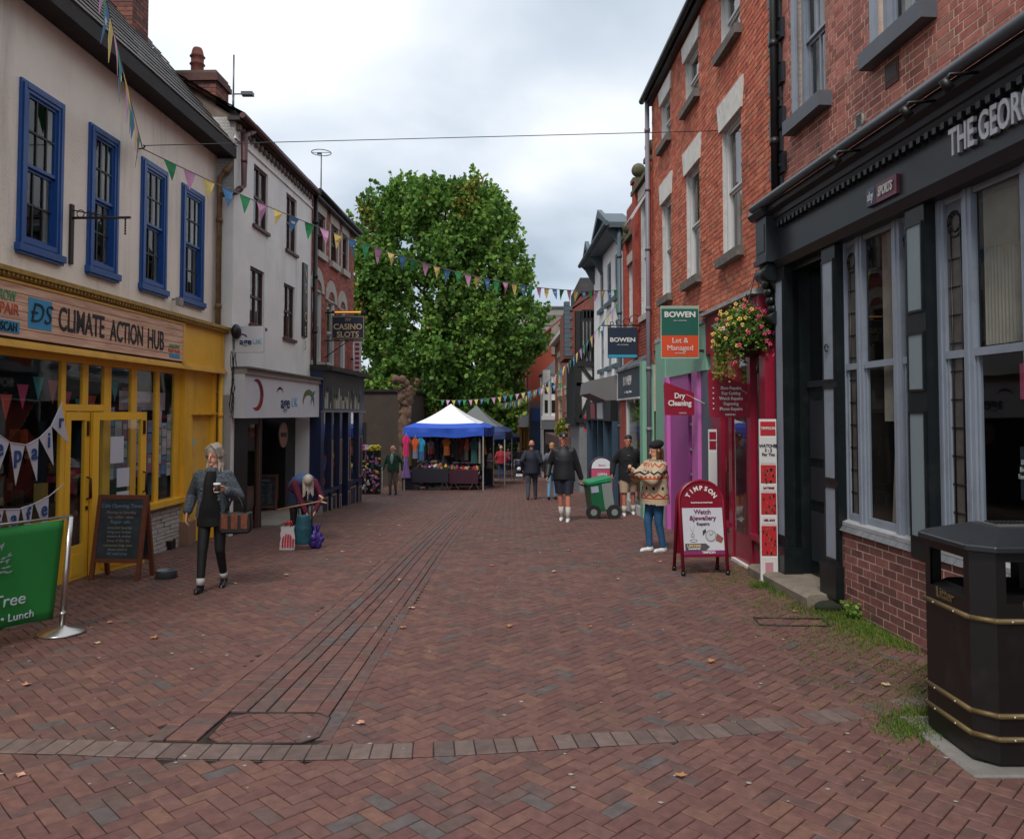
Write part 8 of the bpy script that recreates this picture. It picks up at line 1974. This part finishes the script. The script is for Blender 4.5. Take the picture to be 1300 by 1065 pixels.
def hair_(t, I, vox, m, style):
    k, hp = I['k'], I['hp']; mb = MB(); RH = I['RH']
    if style in ('short', 'long', 'longthin'): mb.ell(hp(0, .018, .056), (.083*k, .098*k, .092*k), 14, 10, R=RH); mb.ell(hp(0, .045, -.0), (.078*k, .072*k, .09*k), 14, 10, R=RH)
    if style == 'fringe': mb.ell(hp(0, .03, .048), (.086*k, .088*k, .086*k), 14, 10, R=RH); mb.ell(hp(0, .05, -.0), (.078*k, .068*k, .08*k), 14, 10, R=RH)
    if style == 'balding': mb.ell(hp(0, .045, .0), (.083*k, .066*k, .06*k), 14, 10, R=RH)
    if style == 'cap':
        mb.ell(hp(0, .018, .066), (.083*k, .10*k, .072*k), 14, 10, R=RH); capsule(mb, hp(-.03, -.085, .062), hp(-.03, -.135, .050), .012*k, .010*k); capsule(mb, hp(.03, -.085, .062), hp(.03, -.135, .050), .012*k, .010*k); capsule(mb, hp(0, -.085, .066), hp(0, -.145, .052), .014*k, .010*k)
    if style == 'capback': mb.ell(hp(0, .018, .066), (.083*k, .10*k, .072*k), 14, 10, R=RH); capsule(mb, hp(0, .09, .05), hp(0, .14, .02), .03*k, .015*k)
    if style == 'beret': mb.ell(hp(0, .045, .085), (.115*k, .125*k, .070*k), 16, 12, R=RH); mb.ell(hp(0, .02, .05), (.084*k, .098*k, .05*k), 14, 10, R=RH)
    if style == 'long':
        r = random.Random(3)
        for i in range(18):
            s = -1 if i % 2 else 1; y = -.06 + .016*i*.5; capsule(mb, hp(s*.008, y + .01, .142), hp(s*.062, y - .005, .10), .016*k, .016*k, 8); capsule(mb, hp(s*.062, y - .005, .10), hp(s*.088, y + .015, .0), .016*k, .015*k, 8)
        for i in range(22):
            s = -1 if i % 2 else 1; x = s*(.055 + .03*r.random()); y = .0 + .07*r.random(); a = hp(x, y, .04); L_ = r.uniform(.24, .36) if y < .05 else .30; capsule(mb, a, a + Vector((s*.012, -.03 + .02*r.random(), -L_*.55))*1.0*k, .016*k, .014*k, 8); a2 = a + Vector((s*.012, -.03, -L_*.55))*k; capsule(mb, a2, a2 + Vector((-s*.01 + r.gauss(0, .01), -.035, -L_*.45))*k, .014*k, .007*k, 8)
    if style == 'longthin':
        r = random.Random(4)
        for i in range(26):
            x = r.uniform(-.08, .08); y = r.uniform(-.05, .09); a = hp(x, y, .04); capsule(mb, a, a + Vector((x*.2, -.01, -r.uniform(.16, .30)))*k, .018*k, .007*k, 7)
    me = remesh(mb, min(vox*.8, .010), 2); nm = 'hat' if style in ('beret', 'cap', 'capback') else 'hair'; return place(me, nm, m, t)
def G(px, py, dy=0): p = ground_at(px, py); p.y += dy; p.z = gz(p.y); return p
M_hair_g = mat('hair_ash', '#978a7c', .6, var=.3, vs=30); M_hair_w = mat('hair_white', '#b5aa9c', .6, var=.3, vs=30); M_hair_b = mat('hair_brown', '#5b3c28', .6, var=.3, vs=30); M_hair_d = mat('hair_dark', '#241d1a', .6)
def fur_mat(n, h, h2):
    return mat(n, h, .95, var=.7, vs=38, bump=1.0, bs=70, vcol=C(h2))
M_fur = fur_mat('grey_fur', '#5f6870', '#23292f'); M_bk = mat('black_knit', '#0b0b0c', .85, var=.3, vs=20, bump=.3, bs=80); M_leg = mat('black_leggings', '#0e0e10', .7, var=.2, vs=8); M_boot = mat('boot_black', '#121214', .3); M_sockw = mat('sock_white', '#b8b4ae', .8)
LK = mat('lens_black', '#101012', .3)
# 1. woman in grey fur jacket, walking to the camera
p = G(269, 747); fv = .10
t, I = person('young woman with ash blonde hair in a grey fluffy jacket, holding a takeaway cup', (p.x, p.y, p.z), radians(4), 1.62, .92, lean=-.02,
    feet=((-.075, -.17, .0), (.085, .16, .03)), hands=((-.27, -.04, .86), (.20, -.22, 1.12)), elbow=((-.35, .9, -.1), (.45, .8, -.6)), head_turn=(-.25, .12), top=M_fur, bottom=M_leg, shoes=M_boot, hair=(M_hair_g, 'long'), vox=.010,
    top_hem=.53, top_puff=.040, leg_puff=.006, hands_grip=(.3, .55), fdirs=((-.05, -.1, -1), (-.75, -.35, .25)), palms=((1, .1, 0), (-.2, -.9, -.2)), socks=(M_sockw, .07), foot_dir=((0, -1, 0), (0.1, -1, -.35)), sl_end=.93)
k = I['k']; mb = MB()         # black shirt showing between the open jacket fronts
R3 = I['R']; mb.loft([(I['pel'] + Vector((0, y_, z_)), x_, .145, R3) for z_, x_, y_ in ((-.14, .175, .0), (-.04, .172, -.005), (.08, .135, -.035), (.2, .095, -.045), (.34, .085, -.045), (.42, .075, -.03), (.48, .055, -.01))]); place(remesh(mb, .010, 2), 'shirt', M_bk, t)
mb = MB(); mb.tube([I['nk'] + Vector((.055*cos(a*.4), -.03 - .07*abs(sin(a*.4)) , -.01 - .045*sin(a*.4))) for a in range(9)], .006, 6); mb.build('necklace', M_lg, t)
pc = bpy.data.objects[t.name]; W0 = I['Wr'][1]
def wld(v): return Matrix.Translation(p) @ Matrix.Rotation(radians(4), 4, 'Z') @ Vector(v)
c = wld(W0 + Vector((-.075, -.065, -.035))); t2 = thing('takeaway_cup', 'dark takeaway cup with a white lid held by the woman in the grey fluffy jacket', 'cup', c); mb = MB(); mb.lathe([(.001, 0), (.028, 0), (.038, .105), (.001, .105)], n=18); mb.build('cup', mat('cup_brown', '#33211e', .6), t2); mb = MB(); mb.lathe([(.041, .102), (.041, .112), (.034, .122), (.001, .122)], n=18); mb.build('lid', M_white, t2); mb = MB(); mb.lathe([(.0285, .01), (.0315, .03)], n=18); mb.build('band', M_white, t2)
# tote bag on her left forearm
e_ = wld(I['El'][1].lerp(I['Wr'][1], .3)); t3 = thing('handbag', 'rust brown and black striped handbag hanging from the arm of the woman with the cup', 'handbag', (e_.x + .02, e_.y - .02, e_.z - .42), radians(8)); M_bagb = mat('bag_black', '#191514', .5); mb = MB()
mb.prism([(-.15, .0), (-.17, .03), (-.18, .10), (-.165, .24), (-.08, .225), (0, .235), (.09, .22), (.17, .245), (.185, .10), (.17, .03), (.15, 0)], 'y', -.065, .065); mb.build('body', M_bagb, t3, bevel=.02); M_bo = mat('bag_orange', '#733a20', .5, var=.5, vs=30)
for k_ in range(3): mb = MB(); u = -.14 + k_*.105; mb.prism([(u, .06), (u + .065, .055), (u + .07, .215), (u - .004, .22)], 'y', -.073, -.060); mb.build('stripe', M_bo, t3)
mb = MB(); 
for y in (-.05, .05): mb.tube([(-.1 + .2*j/8, y*(1 - sin(pi*j/8)*.8), .25 + .17*sin(pi*j/8)) for j in range(9)], .010, 6)
mb.build('handles', M_bagb, t3)

# 2. bending woman
M_mar = mat('maroon_sleeve', '#5a1530', .85, var=.2); M_gil = mat('gilet_blue', '#34507f', .7, var=.15, vs=6); M_skirt = mat('skirt_navy', '#26344f', .8, var=.15)
p = G(381, 684); ang = radians(1.0)
t, I = person('stooping woman in a blue gilet and maroon sleeves, reaching into her bags', (p.x, p.y, p.z), radians(28), 1.62, 1.12, lean=1.25, feet=((-.10, .06, 0), (.10, .02, 0)), hands=((-.02, -.50, .47), (.13, -.46, .50)), elbow=((-.8, .1, .2), (.8, .1, .2)), head_turn=(0, 1.25), head_off=(0, -.8, -.9), pelvis=(0, .16),
    top=M_mar, bottom=None, shoes=M_boot, skin=SK, hair=(M_hair_w, 'longthin'), vox=.013, top_hem=.5, top_puff=.015, hands_grip=(.5, .5), leg_m=M_leg)
mb = MB(); k = I['k']; R = I['R']; sp = I['sp']; mb.ell(I['pel'] + sp*.1, (.19, .16, .17), R=R); mb.ell(I['ch'] + sp*.0, (.20, .155, .2), R=R); mb.ell(I['sh'] - sp*.05, (.19, .13, .12), R=R); place(remesh(mb, .013, 4), 'gilet', M_gil, t)
mb = MB(); mb.ell(I['pel'] + Vector((0, .0, 0)), (.19, .17, .15)); capsule(mb, I['pel'], I['pel'] + Vector((0, -.02, -.26)), .17, .175); mb.ell(I['pel'] + Vector((0, -.02, -.30)), (.19, .17, .1)); place(cut(remesh(mb, .013, 3), lambda c: c.z > .50), 'skirt', M_skirt, t)
mb = MB()
for i in (0, 1): capsule(mb, I['pel'] + Vector((-.08 + .16*i, 0, -.1)), I['Kn'][i], .08, .066); capsule(mb, I['Kn'][i], I['ank'][i], .062, .045)
place(remesh(mb, .013, 2), 'trousers', M_leg, t)

# 3. old man in green cardigan, standing left of the stall
p = G(499, 628); t, I = person('grey haired man in a green jacket with a stick, standing left of the stall', (p.x, p.y, p.z), radians(-10), 1.62, 1.15, lean=.08, hands=((-.30, -.18, .80), (.30, .0, .80)), top=mat('green_cardigan', '#1c4a38', .85, var=.3), bottom=mat('pale_trousers', '#6a5a50', .8), shoes=M_boot, hair=(M_hair_w, 'balding'), vox=.022, head_turn=(-.6, .1), top_hem=.48)
mb = MB(); mb.ell(I['ch'] + Vector((0, -.10, .03)), (.06, .06, .2)); mb.build('shirt', mat('shirt_pale', '#9ba89c', .8), t)
w = Matrix.Translation(p) @ Matrix.Rotation(radians(-10), 4, 'Z') @ I['Wr'][0]; t2 = thing('walking_stick', 'thin white stick held by the man in the green jacket', 'walking stick', (w.x, w.y - .05, gz(w.y))); mb = MB(); mb.cyl((0, 0, 0), (0, 0, w.z - gz(w.y) + .05), .012, n=7); mb.build('shaft', M_white, t2); mb = MB(); mb.tube([(0, 0, w.z - gz(w.y) + .05), (0, -.06, w.z - gz(w.y) + .08), (0, -.1, w.z - gz(w.y) + .05)], .014, 6); mb.build('handle', M_white, t2)
# 4. person in patterned blouse at the stall's right
M_pat = mat('patterned_blouse', '#a88f8c', .8, var=.9, vs=14, vcol=C('#39383f'))
p = G(622, 618); person('woman in a pink patterned blouse browsing at the right side of the stall', (p.x, p.y, p.z), radians(75), 1.64, 1.0, lean=.06, hands=((-.22, -.22, 1.0), (.22, -.2, 1.0)), top=M_pat, bottom=mat('dark_jeans', '#181c28', .8), shoes=M_boot, hair=(M_hair_d, 'short'), vox=.024, top_hem=.45)
# 5. red jacket man from behind
p = G(636, 609); person('white haired man in a red jacket walking away past the stall', (p.x, p.y, p.z), radians(185), 1.72, 1.22, top=mat('red_jacket', '#8c1526', .7, var=.15), bottom=mat('blue_jeans', '#2c3f63', .8, var=.3, vs=6), shoes=mat('brown_shoe', '#5a4538', .6), hair=(M_hair_w, 'balding'), vox=.024, feet=((-.1, -.08, 0), (.1, .1, 0)), top_hem=.47, skin=SK2)
# 6. navy jacket man from behind, walking away
p = G(675, 634); person('bald man in a navy jacket walking away in the middle of the street', (p.x, p.y, p.z), radians(178), 1.76, 1.12, feet=((-.11, -.16, .0), (.11, .20, .03)), hands=((-.20, -.14, .98), (.27, .02, .90)), elbow=((-.5, .9, -.1), (.5, .9, -.2)), top=mat('navy_jacket', '#161b2c', .75, var=.15), bottom=mat('grey_trousers', '#3a3c46', .8, var=.12), shoes=mat('brown_boot', '#2c1f1c', .5), hair=(mat('thin_hair', '#7a6456', .7), 'balding'), vox=.018, top_hem=.45, top_puff=.035, skin=SK2, leg_puff=.018)
# 7. man in black jacket and shorts pulling the trolley
M_bj = mat('black_jacket', '#17171b', .6, var=.15, vs=5); M_sh = mat('navy_shorts', '#15192b', .7)
p = G(716, 661); t, I = person('man in a black jacket shorts and a cap pulling the green trolley', (p.x, p.y, p.z), radians(-8), 1.83, 1.08, lean=.04, feet=((-.06, .10, 0), (.09, -.12, 0)), hands=((-.33, -.10, .92), (.36, .12, .84)), elbow=((-.4, .9, 0), (.4, .9, .0)), top=M_bj, bottom=M_sh, shoes=M_white, socks=(M_sockw, .20), hair=(mat('cap_black', '#17171a', .6), 'cap'), vox=.015, leg_hem=.31, leg_puff=.035, top_hem=.47, top_puff=.035, skin=SK2, head_turn=(.1, .1), hands_grip=(.6, .9))
mb = MB(); mb.ell(I['hp'](0, -.078, .075), (.022, .008, .018), 8, 5); mb.build('cap_badge', M_white, t); mb = MB(); mb.lathe([(.0, 0)], n=3) if False else mb.cyl(Vector((I['pel'].x, I['pel'].y, .475*1.83)), Vector((I['pel'].x, I['pel'].y, .495*1.83)), .215, .215, 20, caps=False); o = mb.build('shirt_hem', mat('teal_hem', '#7fa09a', .7), t); o.scale = (1, .8, 1)
# person hidden behind him, only pale jeans and arm show
p = G(701, 634); person('person in pale blue jeans mostly hidden behind the man pulling the trolley', (p.x, p.y, p.z), radians(170), 1.68, .95, feet=((-.08, -.1, 0), (.08, .16, 0)), top=mat('grey_top', '#5b5d66', .8), bottom=mat('pale_jeans', '#5f8fae', .8), shoes=M_boot, hair=(mat('hair_sand', '#a87c52', .7), 'short'), vox=.02)
# 8. man in black hoodie
p = G(798, 654); t, I = person('young man in a black hooded top and stone shorts with a backwards cap', (p.x, p.y, p.z), radians(-6), 1.80, 1.05, lean=-.01, feet=((-.10, -.08, 0), (.11, .16, 0)), hands=((-.36, -.10, .93), (.32, .0, .90)), elbow=((-.5, .9, 0), (.5, .9, 0)), top=mat('black_hoodie', '#111114', .85, var=.2), bottom=mat('stone_shorts', '#a58b74', .8, var=.06), shoes=M_white, socks=(M_sockw, .13), hair=(mat('cap_black', '#17171a', .6), 'capback'), vox=.015, leg_hem=.29, leg_puff=.04, top_hem=.43, top_puff=.04, skin=SK2)
mb = MB(); mb.ell(I['nk'] + Vector((0, .03, .0)), (.115, .10, .05)); mb.build('hood', mat('black_hoodie', ''), t); text('\u2022 \u2022\u2022', .04, M_white, t, I['ch'] + Vector((0, -.175, .09)))
# 9. woman in beret and patterned coat, side on, looking at her phone
def coat_mat():
    m = bpy.data.materials.new('patterned_coat'); m.use_nodes = True; T_ = m.node_tree; L = T_.links.new; N = T_.nodes.new; B = T_.nodes['Principled BSDF']; B.inputs['Roughness'].default_value = .95
    tc_ = N('ShaderNodeTexCoord'); sp_ = N('ShaderNodeSeparateXYZ'); L(tc_.outputs['Object'], sp_.inputs[0])
    def M_(op, a, b=None, c=None):
        n = N('ShaderNodeMath'); n.operation = op
        for i, v in enumerate((a, b, c)):
            if v is None: continue
            if isinstance(v, (int, float)): n.inputs[i].default_value = v
            else: L(v, n.inputs[i])
        return n.outputs[0]
    z = sp_.outputs[2]; u = M_('MULTIPLY', M_('ARCTAN2', sp_.outputs[0], M_('MULTIPLY', sp_.outputs[1], -1)), .26)
    def band(z0, hw): return M_('LESS_THAN', M_('ABSOLUTE', M_('SUBTRACT', z, z0)), hw)
    def zig(z0, amp, per, th): tri = M_('ABSOLUTE', M_('SUBTRACT', M_('FRACT', M_('DIVIDE', u, per)), .5)); return M_('LESS_THAN', M_('ABSOLUTE', M_('SUBTRACT', z, M_('MULTIPLY_ADD', tri, amp, z0))), th)
    def dia(z0, per, s): tri = M_('MULTIPLY', M_('ABSOLUTE', M_('SUBTRACT', M_('FRACT', M_('DIVIDE', u, per)), .5)), per); return M_('LESS_THAN', M_('ADD', tri, M_('ABSOLUTE', M_('SUBTRACT', z, z0))), s)
    def hatch(z0, h, per): return M_('MULTIPLY', band(z0, h), M_('GREATER_THAN', M_('FRACT', M_('DIVIDE', u, per)), .45))
    cur = None; base = N('ShaderNodeRGB'); base.outputs[0].default_value = C('#b9a58a'); cur = base.outputs[0]
    def lay(mask, col):
        nonlocal cur
        mx = N('ShaderNodeMix'); mx.data_type = 'RGBA'; L(mask, mx.inputs[0]); L(cur, mx.inputs[6]); mx.inputs[7].default_value = C(col); cur = mx.outputs[2]
    lay(zig(.80, .10, .16, .016), '#a34a2a'); lay(band(.785, .010), '#a34a2a'); lay(dia(.93, .16, .032), '#22242a'); lay(band(1.08, .011), '#a34a2a'); lay(hatch(1.105, .016, .045), '#a34a2a'); lay(zig(1.14, .07, .10, .014), '#22242a'); lay(zig(1.24, .10, .13, .014), '#a8502e'); lay(hatch(1.33, .016, .05), '#22242a'); lay(dia(1.40, .14, .03), '#22242a')
    n = N('ShaderNodeTexNoise'); n.inputs['Scale'].default_value = 60; b = N('ShaderNodeBump'); b.inputs['Strength'].default_value = .8; b.inputs['Distance'].default_value = .01; L(tc_.outputs['Object'], n.inputs[0]); L(n.outputs[0], b.inputs['Height']); L(b.outputs[0], B.inputs['Normal']); L(cur, B.inputs['Base Color']); return m
p = G(832, 700); t, I = person('woman in a black beret and patterned cream coat looking at her phone', (p.x, p.y, p.z), radians(-68), 1.60, 1.1, lean=-.02, feet=((-.07, -.05, 0), (.07, .09, 0)), hands=((-.06, -.36, 1.17), (.07, -.34, 1.15)), elbow=((-.7, .2, -.8), (.7, .2, -.8)), head_turn=(0, .28), top=coat_mat(), bottom=mat('teal_jeans', '#27557a', .8, var=.25, vs=7), shoes=M_white, hair=(mat('beret_black', '#131215', .9, bump=.6, bs=60), 'beret'), vox=.012, top_hem=.435, top_puff=.065, leg_puff=.012, hands_grip=(.6, .6), fdirs=((.4, -.7, .5), (-.4, -.7, .5)), palms=((.6, .3, .5), (-.6, .3, .5)))
mb = MB(); r = random.Random(2); k = I['k']; hp = I['hp']
for i in range(16): a = hp(r.uniform(-.07, .07), .05 + .04*r.random(), .0); capsule(mb, a, a + Vector((0, .02, -.17*r.uniform(.6, 1.2))), .018, .010, 7)
for s in (-1, 1): 
    for i in range(4): a = hp(.07*s, -.01 + .02*i, .03); capsule(mb, a, a + Vector((.01*s, -.01, -.16)), .014, .009, 7)
place(remesh(mb, .010, 2), 'hair', M_hair_b, t); mb = MB(); capsule(mb, I['nk'] + Vector((0, -.0, -.04)), I['nk'] + Vector((0, .0, -.01)), .085, .070); mb.build('scarf', mat('scarf_mustard', '#b08a5a', .9, var=.2), t)
mb = MB(); mb.ell(I['pel'] + Vector((0, .02, -.085)), (.185, .155, .05)); mb.build('under_hem', M_bk, t)
wc = Matrix.Translation(p) @ Matrix.Rotation(radians(-68), 4, 'Z') @ ((I['Wr'][0] + I['Wr'][1])/2 + Vector((0, -.09, .05))); t2 = thing('mobile_phone', 'mobile phone held in front of the woman in the beret', 'phone', wc, radians(-68)); o = MB().box(-.037, .037, -.004, .004, -.05, .09).build('case', LK, t2); o.rotation_euler = (-.6, 0, 0); o = MB().box(-.033, .033, .0042, .005, -.045, .085).build('screen', mat('phone_screen', '#2a3238', .1), t2); o.rotation_euler = (-.6, 0, 0)
# 10. far group
far = [('woman with white hair beside the pushchair far down the street', 658, 606, 170, 1.62, '#4a4a55', '#2b2f3a', M_hair_w, 'short', 1.1), ('dark haired person in black just right of the pushchair', 664, 604, 178, 1.66, '#1c1c22', '#22242c', M_hair_d, 'short', 1.1),
       ('person in a pale blue shirt far down on the right side', 692, 605, 20, 1.68, '#7d8fae', '#3a3f50', M_hair_d, 'short', 1.05), ('tall man in dark blue beyond the bald man', 681, 602, 175, 1.76, '#1f2c4a', '#22242c', M_hair_d, 'short', 1.05),
       ('person in a pink top beyond the red jacket man', 645, 597, 0, 1.66, '#a05a68', '#2a3350', M_hair_b, 'short', 1.0), ('person in a pale turquoise top at the far end of the street', 649, 596, 0, 1.7, '#5f9aa0', '#2a3350', M_hair_d, 'short', 1.0),
       ('sandy haired person in brown behind the man pulling the trolley', 707, 606, 10, 1.64, '#6d4a3a', '#2b2b30', mat('hair_sand', ''), 'short', 1.0)]
for i, (lb, px, py, rot, hh_, c1_, c2_, hm, hs, gg) in enumerate(far):
    p = G(px, py); person(lb, (p.x, p.y, p.z), radians(rot), hh_, gg, feet=((-.09, -.1 + .03*i, 0), (.09, .12, 0)), top=mat('far_top_%d' % i, c1_, .8, var=.2), bottom=mat('far_leg_%d' % i, c2_, .8), shoes=M_boot, hair=(hm, hs), vox=.03)
far2 = [('person in a mustard coat behind the stalls at the far end', 640, 594, 150, '#8a6a30', '#2a2a30'), ('person in olive walking close to the distant blue shop', 684, 596, 10, '#4f5338', '#23262e'), ('pale grey coated person beyond the man in dark blue', 670, 595, 190, '#8f9094', '#30323a'), ('person in white by the distant right hand shops', 699, 598, 30, '#b5b3ae', '#2c3444')]
for i, (lb, px, py, rot, c1_, c2_) in enumerate(far2):
    p = G(px, py); person(lb, (p.x, p.y, p.z), radians(rot), 1.62 + .05*(i % 3), 1.0, feet=((-.09, -.12, 0), (.09, .12, 0)), top=mat('distant_top_%d' % i, c1_, .8, var=.2), bottom=mat('distant_leg_%d' % i, c2_, .8), shoes=M_boot, hair=(M_hair_b if i % 2 else M_hair_d, 'short'), vox=.034)
# pushchair
p = G(659, 609); t = thing('pushchair', 'dark navy pushchair seen from behind in the middle distance', 'pushchair', (p.x, p.y, p.z), radians(0)); mb = MB(); mb.ell((0, 0, .72), (.24, .26, .28), 12, 8); mb.box(-.2, .2, -.12, .2, .35, .65); mb.build('seat', mat('pushchair_navy', '#161d33', .7), t); mb = MB(); mb.ell((0, -.25, .55), (.12, .08, .1), 8, 6); mb.box(-.16, .16, -.2, .18, .18, .3); mb.build('basket', M_lg, t)
for x in (-.25, .25):
    for y in (-.22, .3): m2 = MB(); m2.cyl((x - .02, y, .1), (x + .02, y, .1), .1, n=14); m2.build('wheel', M_black, t)
mb = MB(); 
for x in (-.24, .24): mb.tube([(x, .3, .1), (x, -.1, .55), (x, -.42, 1.0)], .014, 6)
mb.tube([(-.24, -.42, 1.0), (.24, -.42, 1.0)], .016, 6); mb.build('frame', M_pole, t)
